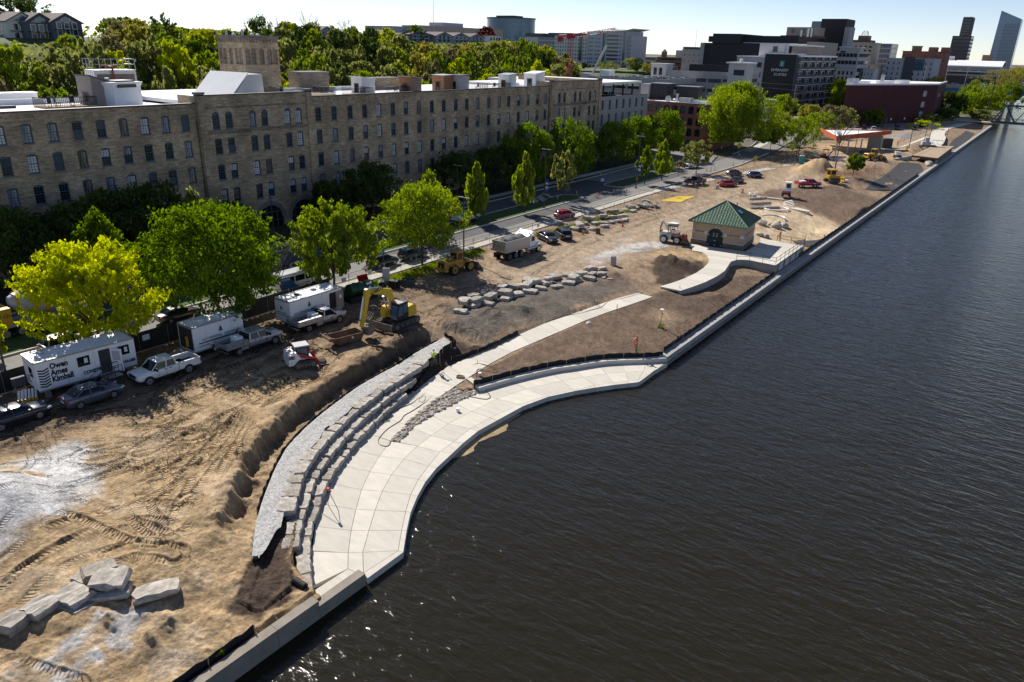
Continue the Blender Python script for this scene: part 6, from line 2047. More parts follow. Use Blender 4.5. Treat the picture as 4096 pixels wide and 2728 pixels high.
while len(spots)<290 and tries<40000:
 tries+=1
 y=hr.uniform(15,415)
 x=hr.uniform(-292,-160)if y<330 else hr.uniform(-330,-185)
 az=math.degrees(math.atan2(x,y))
 if az<-74 or az>-31.2:
  continue
 if x>-185 and y>300:
  continue
 if hr.random()>.35+.65*sst(-160,-215,np.float64(x)):
  continue
 d=7.2+2.6*(math.hypot(x,y)>300)
 if-71<az<-62.8 and-300<x<-222:
  continue
 if x<-292 and 310<y<410:
  continue
 rr3=math.hypot(x,y)
 mx_=28+rr3*float(np.interp(az,TL_A,TL_S))-float(hill_z(x,y))
 if mx_<5.5:
  continue
 if all((x-a)**2+(y-b)**2>d*d for a,b in spots):
  spots.append((x,y))
  HMAX[(x,y)]=mx_
for x,y in spots:
 i=hr.choices(range(len(CR)),[4,4,2,2,3,3,1.2,1.2,2,2,2,2,1.6,1.6,1,1])[0]
 cm,lab,lf=CR[i]
 az=math.degrees(math.atan2(x,y))
 where='left of the brick tower' if az<-57.5 else('behind the brick tower' if az<-50 else('right of the brick tower' if az<-42 else 'below the grey townhouses'))
 top=' near the top' if x<-245 else ' low down' if x>-200 else ' halfway up'
 t=thing('hillside_tree','%s%s on the wooded hillside %s'%(lab,top,where),'tree',(x,y,float(hill_z(x,y))-.3),hr.uniform(0,6.2),'trees on the wooded hillside')
 h_=min(hr.uniform(9,15),HMAX[(x,y)]*hr.uniform(.72,1.0))
 r_2=min(hr.uniform(4.0,6.0),h_*.55)*(.8 if 'thin' in lab else 1)
 cl=h_*.2
 c=ob('crown',cm,t,(0,0,cl))
 c.scale=(r_2,r_2,h_-cl)
 k=ob('trunk',TRK[hr.randrange(4)],t,(0,0,cl))
 k.scale=(r_2,r_2,h_-cl)
r=np.random.default_rng(5)
n=42000
x=r.uniform(-320,-155,n)
y=r.uniform(5,440,n)
az=np.degrees(np.arctan2(x,y))
ok=(az>-75)&(az<-30.8)&~((x<-292)&(y>310))&~((az>-71)&(az<-62.8)&(x<-226)&(r.random(n)<.95))
x,y=x[ok],y[ok]
n=len(x)
big=fbm(x,y,14,3,210)
z=hill_z(x,y)+r.random(n)*(3.5+6*np.clip(big+.2,0,1))
z=np.minimum(z,26.5+np.hypot(x,y)*np.interp(np.degrees(np.arctan2(x,y)),TL_A,TL_S))
z=np.maximum(z,hill_z(x,y)+.4)
P=np.stack([x,y,z],1)
nrm=r.normal(size=(n,3))+np.array([.3,-.2,.7])
nrm/=np.linalg.norm(nrm,axis=1)[:,None]
t=np.cross(nrm,r.normal(size=(n,3)))
t/=np.linalg.norm(t,axis=1)[:,None]
b=np.cross(nrm,t)
s=(.6+.7*r.random(n))[:,None]
V=np.stack([P-t*s,P+b*s*.6,P+t*s,P-b*s*.6],1).reshape(-1,3)
me=np_mesh('undergrowth',V,np.arange(4*n).reshape(n,4),LF['olive'])
set_attr(me,'tint',np.clip(.1+.5*r.random(n)+.5*big,0,1),'FACE','FLOAT')
tag(ob('undergrowth',me),'leafy undergrowth between the hillside trees','undergrowth',kind='stuff')
# houses on the hill
M_shingle=mat('shingle_roof',(0.15,0.125,0.12),.9,var=.2,vs=1)
M_slate_s=mat('slate_siding',(0.10,0.115,0.15),.8,var=.08)
M_cream=mat('cream_siding',(0.60,0.59,0.52),.8,var=.05)
M_grey_s=mat('grey_siding_house',(0.33,0.35,0.42),.8,var=.06)
def gable_house(name,label,x,y,z,L,W,h,rise,wall,group=None,rz=0,glass=True):
 """ridge along local x, glazed gable at +x"""
 t=thing(name,label,'house',(x,y,z),rz,group)
 m=MB()
 m.add([(-L,-W/2,-4),(0,-W/2,-4),(0,W/2,-4),(-L,W/2,-4),(-L,-W/2,h),(0,-W/2,h),(0,W/2,h),(-L,W/2,h),(-L,0,h+rise),(0,0,h+rise)],[(0,1,5,4),(1,2,6,9,5),(2,3,7,6),(3,0,4,8,7)])
 m.build('wall',wall,t)
 m=MB()
 e=.5
 for s in(-1,1):
  a=(-L-e,s*(W/2+e),h-rise*e/(W/2));b=(e,s*(W/2+e),h-rise*e/(W/2))
  c=(e,0,h+rise);d=(-L-e,0,h+rise)
  m.add([a,b,c,d]+[(p[0],p[1],p[2]+.25)for p in(a,b,c,d)],[(0,1,2,3),(7,6,5,4),(0,4,5,1),(1,5,6,2),(2,6,7,3),(3,7,4,0)])
 m.build('roof',M_shingle,t)
 f=Face((.0,-W/2),(.0,W/2))
 if glass:
  w_=MB().add([(.02,-W*.3,h+.1),(.02,W*.3,h+.1),(.02,0,h+rise*.72),(.06,-W*.3,h+.1),(.06,W*.3,h+.1),(.06,0,h+rise*.72)],[(0,1,2),(5,4,3),(0,3,4,1),(1,4,5,2),(2,5,3,0)]).build('gable_window',M_glassb,t)
  for s in(-.12,.12):
   MB().box((.07,W*s,h+rise*.3),(.06,.12,rise*.45)).build('mullion',M_white,w_)
  MB().b2((.0,-W*.42,h*.48),(1.6,W*.42,h*.48+.2)).build('balcony',M_dsteel,t)
 for a in(.25,.5,.75):
  for zz in(.3,h*.52):
   far_window(t,f,W*a,zz,W*.17,1.9,frame=M_white,fr=.12)
 g_=Face((-L,-W/2),(0,-W/2))
 for a in(.25,.5,.75):
  for zz in(.4,h*.55):
   far_window(t,g_,L*a,zz,1.2,1.5,frame=M_white)
 return t
HG='houses on the crest of the hill'
q=(-243,102.09,25.95)
gable_house('gabled_house','cream gabled house with big glazed gable at the left on the hill crest',q[0],q[1],q[2]+.3,15,8.5,5.0,2.3,M_cream,HG)
q=(-240,105.38,26.06)
gable_house('gabled_house','slate blue gabled house in the middle of the three on the hill crest',q[0],q[1],q[2]+.3,13,8.5,4.6,2.5,M_slate_s,HG)
q=(-238,111.46,26.96)
gable_house('gabled_house','slate blue gabled house at the right of the three on the hill crest',q[0],q[1],q[2]+.6,13,8.5,3.8,2.3,M_slate_s,HG)
for i,(px,lab)in enumerate(((1685,'left gable of the grey townhouses on the hill crest'),(1835,'middle gable of the grey townhouses on the hill crest'),(1965,'right gable of the grey townhouses on the hill crest'))):
 y=(348.5,363.5,379.0)[i]
 gable_house('townhouse',lab,-300,y,29.2,12,14.5,3.6,2.1,M_grey_s,HG)
t=gable_house('townhouse','long dark sided townhouse block left of the grey gables',-302,331,29.2,10,19.5,3.8,1.6,M_slate_s,HG,glass=False)
q=(-296,309.7,29.11)
gable_house('cottage','small white house with hipped roof left of the grey townhouses',q[0],q[1],q[2]+.5,9,10,2.4,1.3,M_cream,HG,glass=False)
q=(-290,291.63,29.65)
gable_house('cottage','pale cottage among trees right of the hill office',q[0],q[1],q[2]+.3,9,8,2.6,1.6,M_cream,HG,glass=False)
q=(-268,233.81,28.77)
gable_house('cottage','grey cottage half hidden in trees right of the brick tower',q[0],q[1],q[2],9,9,3.4,2.0,M_grey_s,HG,glass=False)
t=thing('white_villa','white flat roofed villa with dark red roof edge below the round blue building','house',(-300,397,27.5),0,HG)
MB().b2((-10,-6,-3),(0,6,6.6)).build('wall',M_white,t)
MB().b2((-10.4,-6.4,6.6),(.4,6.4,7.1)).build('roof',M_red,t)
f=Face((0,-6),(0,6))
for a in(2,5,8,10.5):
 for z in(1,4):
  far_window(t,f,a,z,1.7,1.8)
tree('red_plum','dark red leaved tree beside the white flat roofed villa',-306,396,29,10,5,1.5,'red','round',None,60,50,.6,.6,seed=190)
tree('crest_tree','big dark spreading tree behind the slate blue houses on the crest',-262,108,25,14,9.0,4,'dark','spray',None,150,60,.6,.5,seed=191)
tree('crest_tree','forked dark tree standing against the sky left of the brick tower',-252,149,20,15,5.0,6,'dark','spray',None,40,50,.5,.5,seed=192)
tree('crest_tree','dark round tree against the sky right of the tower vents',-262,196,20,16,6,3,'dark','round',None,60,50,.6,.6,seed=193)
tree('crest_tree','single green tree on the skyline left of the grey townhouses',-305,330,28,9.5,4,2,'green','spray',None,60,50,.6,.6,seed=194)
for i,y in enumerate((193,205,221,235,241)):
 bt=thing('bare_tree','leafless tree on the skyline right of the brick tower, %s from the left'%('first','second','third','fourth','fifth')[i],'tree',(-264,y,20),i,'leafless trees on the skyline')
 k_=ob('trunk',trunk_mesh('trunk',M_bark_g,500+i,10,.05,-.6,6,.8),bt,(0,0,6))
 k_.scale=(5,5,11+(i%3)*2)
# vehicles
def paint(name,col,rough=.28,metal=.0):
 return mat('paint_'+name,col,rough,metal,coat=.7,spec=.5)
P_navy=paint('navy',(0.012,0.016,0.032))
P_slate=paint('slate',(0.10,0.11,0.15),.3,.4)
P_white=paint('white',(0.72,0.73,0.74))
P_silver=paint('silver',(0.42,0.43,0.45),.3,.5)
P_black=paint('black',(0.010,0.010,0.011))
P_bronze=paint('bronze',(0.055,0.042,0.038),.3,.3)
P_beige=paint('beige',(0.36,0.31,0.25),.35,.3)
P_red=paint('red',(0.42,0.012,0.025))
P_grey=paint('graphite',(0.045,0.046,0.05),.3,.3)
P_blue=paint('blue',(0.02,0.05,0.13),.3,.2)
P_bluev=paint('violet_blue',(0.02,0.03,0.22))
WHEELS={}
def wheel(parent,x,y,r,w_,rim=None,nsp=5):
 s=1 if y>0 else-1
 key=(round(r,3),w_,rim.name if rim else '',nsp)
 if key not in WHEELS:
  t=MB()
  rings=[]
  for q,yy in((r*.62,-w_/2),(r*.93,-w_/2),(r,-w_/2+.04),(r,w_/2-.04),(r*.93,w_/2),(r*.62,w_/2),(r*.6,w_/2-.05)):
   rings.append([(q*math.cos(2*PI*k/18),yy,q*math.sin(2*PI*k/18))for k in range(18)])
  t.loft(rings)
  m=MB()
  m.cyl((0,-w_/2+.02,0),(0,w_/2-.06,0),r*.3,10)
  rings=[]
  for q,yy in((r*.64,w_/2-.07),(r*.64,w_/2+.005),(r*.54,w_/2+.005),(r*.54,w_/2-.07)):
   rings.append([(q*math.cos(2*PI*k/18),yy,q*math.sin(2*PI*k/18))for k in range(18)])
  m.loft(rings)
  for k in range(nsp):
   a=2*PI*k/nsp
   c,s_=math.cos(a),math.sin(a)
   p=[(-.16*r,.1*r),(.16*r,.1*r),(.13*r,.58*r),(-.13*r,.58*r)]
   vs=[(u*c-v*s_,yy,u*s_+v*c)for yy in(w_/2-.05,w_/2-.005)for u,v in p]
   m.add(vs,[(3,2,1,0),(4,5,6,7),(0,1,5,4),(1,2,6,5),(2,3,7,6),(3,0,4,7)])
  d=MB().cyl((0,w_/2-.075,0),(0,w_/2-.06,0),r*.6,14)  # black disc stands in for the shade in the gaps between spokes
  WHEELS[key]=(t.mesh('wheel',M_rubber,40),m.mesh('rim',rim or M_rim),d.mesh('dark_gap_disc',M_black))
 t,m,d=WHEELS[key]
 o=ob('wheel',t,parent,(x,y,r),0 if s>0 else PI)
 ob('rim',m,o)
 ob('dark_gap_disc',d,o)
 return o
def ring_body(x,w_,zb,zt,tuck=.9):
 sh=min(.22,(zt-zb)*.4)
 half=[(w_*.9,zb),(w_*.985,zb+.10),(w_,zb+(zt-zb)*.5),(w_*.99,zt-sh),(w_*.95,zt-sh*.3),(w_*.84,zt)]
 return[(x,y,z)for y,z in half]+[(x,-y,z)for y,z in half[::-1]]
def gh_ring(x0,x1,w_,z,c=.18):
 return[(x0,-w_+c,z),(x0+c,-w_,z),(x1-c,-w_,z),(x1,-w_+c,z),(x1,w_-c,z),(x1-c,w_,z),(x0+c,w_,z),(x0,w_-c,z)]
def car(name,label,pt,kind='sedan',loc=(0,0,0),rz=0,group=None,cat='car'):
 S=dict(sedan=dict(wb=2.7,w=.90,H=1.46,r=.33,st=[(-2.28,.70,.42,.80),(-2.22,.80,.30,.98),(-1.75,.88,.24,1.04),(-.9,.90,.20,1.0),(.6,.90,.20,.98),(1.2,.89,.20,.96),(1.9,.86,.22,.86),(2.25,.74,.28,.72),(2.33,.58,.36,.60)],gh=((-1.80,1.15,.80),(-.95,.35,.62)),zb=.97),suv=dict(wb=2.75,w=.93,H=1.70,r=.37,st=[(-2.30,.76,.45,.95),(-2.22,.86,.34,1.10),(-1.7,.92,.28,1.12),(.7,.93,.26,1.10),(1.1,.92,.26,1.08),(1.95,.88,.28,1.0),(2.25,.78,.34,.86),(2.32,.62,.42,.72)],gh=((-2.18,1.12,.84),(-1.85,.45,.68)),zb=1.08),hatch=dict(wb=2.6,w=.90,H=1.52,r=.33,st=[(-2.10,.74,.42,.9),(-2.02,.84,.30,1.02),(-1.6,.89,.24,1.05),(.6,.90,.22,1.0),(1.1,.89,.22,.97),(1.75,.85,.24,.88),(2.02,.74,.30,.74),(2.1,.58,.38,.62)],gh=((-1.98,1.15,.80),(-1.5,.4,.64)),zb=1.0),wagon=dict(wb=2.72,w=.91,H=1.60,r=.35,st=[(-2.38,.74,.44,.92),(-2.30,.85,.32,1.05),(-1.7,.90,.26,1.07),(.7,.91,.24,1.04),(1.2,.90,.24,1.02),(1.95,.86,.26,.92),(2.28,.75,.32,.78),(2.36,.6,.40,.66)],gh=((-2.25,1.15,.81),(-1.75,.4,.65)),zb=1.03))[kind]
 t=thing(name,label,cat,loc,rz,group)
 w_,r,wb,H=S['w'],S['r'],S['wb'],S['H']
 m=MB().loft([ring_body(*q)for q in S['st']])
 m.build('body',pt,t,55)
 (a0,a1,aw),(b0,b1,bw)=S['gh']
 m=MB().loft([gh_ring(a0,a1,aw,S['zb']-.04),gh_ring(a0*.5+b0*.5-.03,a1*.5+b1*.5+.06,(aw+bw)/2+.03,(S['zb']+H)/2),gh_ring(b0,b1,bw,H-.07)])
 m.build('windows',M_glassd,t,50)
 m=MB().loft([gh_ring(b0-.03,b1+.03,bw+.03,H-.09),gh_ring(b0-.01,b1+.01,bw+.01,H-.03),gh_ring(b0+.25,b1-.2,bw-.18,H+.01)])
 m.build('roof',pt,t,50)
 for s in(-1,1):
  m=MB()
  m.tube([(a1-.16,s*(aw-.06),S['zb']-.02),((a1+b1)/2-.02,s*((aw+bw)/2+.0),(S['zb']+H)/2),(b1-.05,s*(bw-.02),H-.06)],.05,4)
  m.tube([(a0+.2,s*(aw-.02),S['zb']-.02),((a0+b0)/2+.14,s*((aw+bw)/2+.02),(S['zb']+H)/2),(b0+.14,s*(bw),H-.06)],.085,4)
  xm=(b0+b1)/2-.05
  m.tube([(xm,s*(aw),S['zb']-.02),(xm,s*((aw+bw)/2+.04),(S['zb']+H)/2),(xm,s*bw,H-.06)],.045,4)
  m.build('pillars',pt,t)['kind']='stuff'
 m=MB()
 for s in(-1,1):
  for x in(-wb/2,wb/2):
   rings=[]
   for q,yy in((r*1.14,s*(w_-.28)),(r*1.14,s*(w_+.004))):
    rings.append([(x+q*math.cos(PI*k/10*1.16-.25),yy,r+q*math.sin(PI*k/10*1.16-.25))for k in range(11)])
   m.loft(rings)
  m.b2((-wb/2+.4,s*(w_-.08),.2),(wb/2-.4,s*(w_-.02),.3))
 m.build('wheel_arch',M_black,t)
 for x in(-wb/2,wb/2):
  for s in(-1,1):
   wheel(t,x,s*(w_-.10),r,.22)
 xf=S['st'][-2][0]
 zf=S['st'][-2][3]
 xr,zr=S['st'][0][0],S['st'][1][3]
 for s in(-1,1):
  MB().box((xf-.12,s*.62,zf-.06),(.42,.30,.15),-s*.45).build('headlight',M_head,t)
  MB().box((xr+.08,s*.64,zr-.16),(.22,.34,.18),s*.35).build('taillight',M_tail,t)
  MB().box((a1-.45,s*(w_+.06),S['zb']+.06),(.16,.18,.13)).build('mirror',pt,t)
 MB().b2((xf+.02,-.45,.38),(xf+.10,.45,.55)).build('grille',M_black,t)
 MB().b2((xr-.02,-.26,zr-.34),(xr+.05,.26,zr-.2)).build('number_plate',M_signw,t)
 m=MB()
 for s in(-1,1):
  m.b2((a0+.5,s*(w_-.012),.34),(a0+.515,s*(w_+.003),S['zb']-.12))
  m.b2((xm,s*(w_-.012),.34),(xm+.015,s*(w_+.003),S['zb']-.12))
  m.b2((a1-.3,s*(w_-.012),.34),(a1-.285,s*(w_+.003),S['zb']-.12))
 m.build('door_seam',M_black,t)
 m=MB()
 for s in(-1,1):
  for x in(xm-.22,a0+.75):
   m.b2((x,s*(w_-.03),S['zb']-.2),(x+.2,s*(w_+.02),S['zb']-.16))
 m.build('door_handle',pt,t)
 return t
def pickup(name,label,pt,loc,rz,cab='crew',bed='box',group=None,L=5.9,wb=3.6):
 """front at +x; origin midway between the axles"""
 t=thing(name,label,'pickup truck',loc,rz,group)
 xf=wb/2+.95
 xr=-wb/2-1.2
 w_,r=.98,.41
 cabb=(-.55 if cab=='crew' else .25)
 hood0=wb/2-.35
 st=[(cabb-.35,.96,.52,1.26),(cabb-.3,.97,.50,1.28),(hood0-.1,.98,.5,1.25),(hood0+.1,.97,.5,1.24),(xf-.35,.95,.52,1.18),(xf-.08,.9,.55,1.1),(xf,.82,.6,.98)]
 MB().loft([ring_body(*q)for q in st]).build('body',pt,t,50)
 a0,a1=cabb-.28,hood0+.15
 b0,b1=cabb-.12,hood0-.6
 MB().loft([gh_ring(a0,a1,.9,1.2),gh_ring(b0,b1,.76,1.83)]).build('windows',M_glassd,t)
 MB().loft([gh_ring(b0-.05,b1+.05,.79,1.80),gh_ring(b0-.02,b1+.02,.77,1.87),gh_ring(b0+.2,b1-.2,.6,1.9)]).build('roof',pt,t,50)
 m=MB()
 for s in(-1,1):
  m.tube([(a1-.18,s*.86,1.22),(b1-.05,s*.75,1.82)],.055,4)
  m.tube([(a0+.08,s*.88,1.22),(b0+.06,s*.76,1.82)],.07,4)
  if cab=='crew':
   m.tube([((a0+a1)/2-.2,s*.90,1.22),((b0+b1)/2,s*.78,1.82)],.06,4)
 m.build('pillar',pt,t)
 if bed=='box':
  x0,x1=xr,cabb-.4
  m=MB()
  for s in(-1,1):
   m.b2((x0,s*.97,.62),(x1,s*.86,1.24))
   m.b2((x0,s*1.0,1.2),(x1,s*.84,1.28))
  m.b2((x0,-.86,.62),(x0+.09,.86,1.26))
  m.b2((x1-.08,-.86,.62),(x1,.86,1.24))
  m.build('bed',pt,t)
  MB().b2((x0+.1,-.85,.66),(x1-.09,.85,.72)).build('bed_floor',M_black,t)
  m=MB()
  for s in(-1,1):
   rings=[]
   for q,yy in((r*1.16,s*.7),(r*1.16,s*.985)):
    rings.append([(-wb/2+q*math.cos(PI*k/10),yy,r+q*math.sin(PI*k/10))for k in range(11)])
   m.loft(rings)
  m.build('wheel_arch',M_black,t)
 else:
  x0,x1=xr-.1,cabb-.42
  MB().b2((x0,-1.02,.86),(x1,1.02,.96)).build('flat_bed',M_steel,t)
  for s in(-1,1):
   n=2
   for k in range(n):
    a=x0+.05+(x1-x0-.1)*k/n
    b=x0+.05+(x1-x0-.1)*(k+1)/n-.02
    bx=MB().b2((a,s*1.06,.97),(b,s*.62,1.42)).build('tool_box',M_steel,t)
    MB().box(((a+b)/2,s*1.07,1.2),(.09,.02,.12)).build('latch',M_black,bx)
   MB().b2((cabb-1.25,s*1.05,.5),(cabb-.5,s*.7,.84)).build('tool_box',M_steel,t)
  MB().b2((x0-.04,-1.02,.97),(x0+.04,1.02,1.28)).build('tailgate',M_steel,t)
  m=MB()
  for s in(-.95,-.5,0,.5,.95):
   m.cyl((x1+.02,s,.95),(x1+.02,s,1.78),.035,5)
  for z in(1.3,1.78):
   m.cyl((x1+.02,-.95,z),(x1+.02,.95,z),.035,5)
  m.build('headache_rack',M_black,t)
  tk=MB().b2((x1-1.0,-.45,.97),(x1-.2,.45,1.62)).build('liquid_tank',M_white,t)
  MB().tube([(x1-1.5+.35*math.cos(a*.6),.35*math.sin(a*.6),1.0+.03*(a%5))for a in range(22)],.04,4).build('hose',M_black,t)
  m=MB()
  for s in(-1,1):
   MB().b2((-wb/2-.55,s*.98,.4),(-wb/2-.48,s*.7,.84)).build('mud_flap',M_black,t)
 m=MB()
 m.b2((xr+.1,-.55,.45),(xf-.5,.55,.62))
 for s in(-1,1):
  rings=[]
  for q,yy in((r*1.16,s*.6),(r*1.16,s*.984)):
   rings.append([(wb/2+q*math.cos(PI*k/10),yy,r+q*math.sin(PI*k/10))for k in range(11)])
  m.loft(rings)
  m.b2((-wb/2+.6,s*.92,.42),(wb/2-.55,s*1.0,.48))
 m.build('chassis',M_black,t)
 for x in(-wb/2,wb/2):
  for s in(-1,1):
   wheel(t,x,s*.86,r,.27,nsp=7)
 for s in(-1,1):
  MB().box((xf-.06,s*.72,1.0),(.16,.26,.2),-s*.3).build('headlight',M_head,t)
  MB().box((xr+.02,s*.9,1.02),(.1,.14,.36)).build('taillight',M_tail,t)
  MB().box((hood0-.3,s*1.12,1.32),(.12,.24,.26)).build('mirror',M_black,t)
 MB().b2((xf-.03,-.55,.78),(xf+.04,.55,1.06)).build('grille',M_black,t)
 MB().b2((xf-.1,-.9,.46),(xf+.1,.9,.68)).build('bumper',M_chrome if pt is not P_white else M_black,t)
 MB().b2((xr-.14,-.9,.52),(xr+.02,.9,.68)).build('bumper',M_black if pt is P_white else M_chrome,t)
 m=MB()
 for s in(-1,1):
  for x in([cabb+.75,hood0-.55]if cab=='crew' else[hood0-.55]):
   m.b2((x,s*.965,.6),(x+.015,s*.985,1.2))
  for x in([cabb+.55,hood0-1.0]if cab=='crew' else[hood0-1.2]):
   m.b2((x-.3,s*.965,1.08),(x-.08,s*1.0,1.13))
 m.build('door_seam',M_black,t)
 return t
def pine_logo(parent,x,y,z,h,rot):
 """round-topped pine emblem as printed on the trailers and truck doors"""
 m=MB()
 for k,(a,b,w_)in enumerate(((.12,.40,.5),(.32,.62,.42),(.52,.84,.32),(.72,1.0,.2))):
  m.add([(-w_*h*.9,0,a*h),(w_*h*.9,0,a*h),(w_*h*.62,0,(a+.1)*h),(0,0,b*h),(-w_*h*.62,0,(a+.1)*h)],[(0,1,2,3,4)])
 m.add([(-.05*h,0,0),(.05*h,0,0),(.05*h,0,.2*h),(-.05*h,0,.2*h)],[(0,1,2,3)])
 o=m.build('pine_emblem',mat('emblem_green',(0.01,0.07,0.035),.6),parent,loc=(x,y,z))
 o.rotation_euler=rot
 return o
def put(c):
 return dict(loc=c[0],rz=c[1])
NEARV='vehicles parked on the construction site'
car('parked_sedan','dark navy sedan cut by the left edge in front of the site office',P_navy,'sedan',group=NEARV,**put(((-60.47,19.17,0.00),1.550)))
car('parked_sedan','grey blue sedan parked in front of the lettered white site office',P_slate,'sedan',group=NEARV,**put(((-59.67,24.58,0.00),1.558)))
q=((-59.54,30.82,0.00),-1.617)
t=pickup('pickup_truck','white crew cab pickup with an empty bed beside the site office',P_white,q[0],q[1],'crew','box',NEARV)
q=((-59.33,39.82,0.00),1.542)
t=pickup('service_truck','silver crew cab truck with tool boxes beside the open ended white trailer',P_silver,q[0],q[1],'crew','flat',NEARV,wb=4.0)
pine_logo(t,1.0,-.995,.72,.28,(0,0,0))
q=((-59.04,47.97,0.00),1.505)
t=pickup('service_truck','silver single cab truck with tool boxes beside the skid bin',P_silver,q[0],q[1],'single','flat',NEARV,wb=3.9)
pine_logo(t,.9,-.995,.72,.28,(0,0,0))
car('parked_sedan','dark grey sedan parked beside the loaded dump truck',P_grey,'sedan',group=NEARV,**put(((-61.08,95.19,0.00),-0.485)))
car('parked_wagon','dark grey wagon parked between the dark sedan and the boulders',P_grey,'wagon',group=NEARV,**put(((-60.42,98.45,0.00),2.515)))
car('parked_sedan','bright red sedan parked on the haul road by the fence',P_red,'sedan',group=NEARV,**put(((-58.21,164.90,0.00),1.030)))
car('parked_sedan','grey sedan parked right behind the bright red sedan',P_grey,'sedan',group=NEARV,**put(((-58.25,171.02,0.00),1.446)))
car('parked_suv','blue hatchback parked on the site near the turquoise toilet',P_blue,'hatch',group=NEARV,**put(((-57.83,182.10,0.00),1.212)))
q=((-43.87,177.43,0.00),0.834)
t=pickup('pickup_truck','red crew cab pickup with white boards in its bed',P_red,q[0],q[1],'crew','box',NEARV)
MB().b2((-2.2,-.5,.75),(-.95,.55,1.45)).build('board_stack',M_white,t)
MB().b2((.6,-.995,.85),(1.25,-.985,1.0)).build('door_decal',M_signw,t)
ROADV='vehicles on the street'
car('street_sedan','bronze brown sedan on the street between the two tree clumps',P_bronze,'sedan',group=ROADV,**put(((-71.98,39.77,0.00),1.558)))
car('street_suv','beige SUV on the street behind the yellow green tree',P_beige,'suv',group=ROADV,loc=(-72.4,28.6,-.05),rz=PI/2)
q=((-70.25,68.50,0.00),1.529)
car('street_suv','black SUV with lit tail lamps, nearer of two under the blue signs',P_black,'suv',group=ROADV,loc=q[0],rz=q[1])
q=((-69.74,73.93,0.00),1.551)
car('street_suv','black SUV with lit tail lamps, farther of two behind the tree',P_black,'suv',group=ROADV,loc=q[0],rz=q[1])
q=((-67.94,111.24,0.00),1.391)
car('street_sedan','bright red hatchback driving on the street behind the wire fence',P_red,'hatch',group=ROADV,loc=q[0],rz=q[1])
car('street_sedan','dark blue hatchback on the street by the far fence end',P_navy,'hatch',group=ROADV,**put(((-62.56,181.02,0.00),1.184)))
q=((-64.49,161.78,0.00),1.307)
pickup('pickup_truck','black pickup on the street behind the wire fence panels',P_black,q[0],q[1],'crew','box',ROADV)
q=((-79.16,97.33,0.00),1.567)
t=pickup('pickup_truck','white pickup with a cap over its bed on the far carriageway',P_white,(q[0][0],q[0][1],-.05),q[1],'crew','box',ROADV)
MB().loft([gh_ring(-2.95,-1.0,.92,1.26),gh_ring(-2.7,-1.05,.78,1.85)]).build('bed_cap',P_white,t)
MB().b2((-2.5,-.93,1.38),(-1.3,-.86,1.7)).build('cap_window',M_glassd,t)
q=((-75.94,185.94,0.00),-1.703)
pickup('work_truck','white work truck with dark flat bed at the street corner',P_white,q[0],q[1],'single','flat',ROADV)
v=thing('passenger_van','white passenger van with blue graphic on its side on the street','van',(-71.0,54.6,-.05),PI/2-.02,ROADV)
st=[(-2.9,.95,.38,2.0),(-2.84,1.0,.34,2.42),(1.0,1.0,.34,2.45),(1.45,1.0,.34,2.3),(2.05,.98,.34,1.35),(2.75,.92,.36,1.1),(2.95,.8,.45,.85)]
MB().loft([ring_body(*q)for q in st]).build('body',P_white,v,45)
m=MB()
m.add([(1.50,-.84,2.2),(1.50,.84,2.2),(2.08,.9,1.38),(2.08,-.9,1.38)],[(0,1,2,3),(3,2,1,0)])
for s in(-1,1):
 m.add([(.75,s*1.006,1.35),(1.85,s*1.0,1.32),(1.5,s*1.006,2.0),(.75,s*1.006,2.05)],[(0,1,2,3)])
 m.b2((-.75,s*1.008,1.35),(.6,s*.98,2.05))
 m.b2((-2.5,s*1.008,1.35),(-.9,s*.98,2.05))
m.b2((-2.93,-.75,1.35),(-2.8,.75,2.05))
m.build('windows',M_glassd,v)
m=MB()
for s in(-1,):
 m.add([(-2.88,s*1.012,.55),(-.1,s*1.012,.55),(-.9,s*1.012,1.2),(-1.6,s*1.012,2.1),(-2.88,s*1.012,2.1)],[(0,1,2,3,4)])
m.build('side_graphic',mat('graphic_blue',(.03,.11,.30),.5),v)
text('ISOLAB',.34,M_signw,v,(-2.7,-1.02,1.75),(PI/2,0,0))
text('ISOLAB',.2,M_ink,v,(.7,-1.012,.85),(PI/2,0,0))
for x in(-1.65,1.9):
 for s in(-1,1):
  wheel(v,x,s*.88,.36,.24)
for s in(-1,1):
 MB().box((2.8,s*.68,.98),(.2,.26,.24)).build('headlight',M_head,v)
 MB().box((-2.9,s*.92,1.2),(.08,.12,.5)).build('taillight',M_tail,v)
 MB().box((1.7,s*1.14,1.5),(.12,.2,.3)).build('mirror',M_black,v)
m=MB()
for s in(-1,1):
 for x in(-1.65,1.9):
  m.cyl((x,s*.7,.4),(x,s*1.003,.4),.42,14)
m.build('wheel_arch',M_black,v)
LOT='cars in the riverside parking lot'
base=None
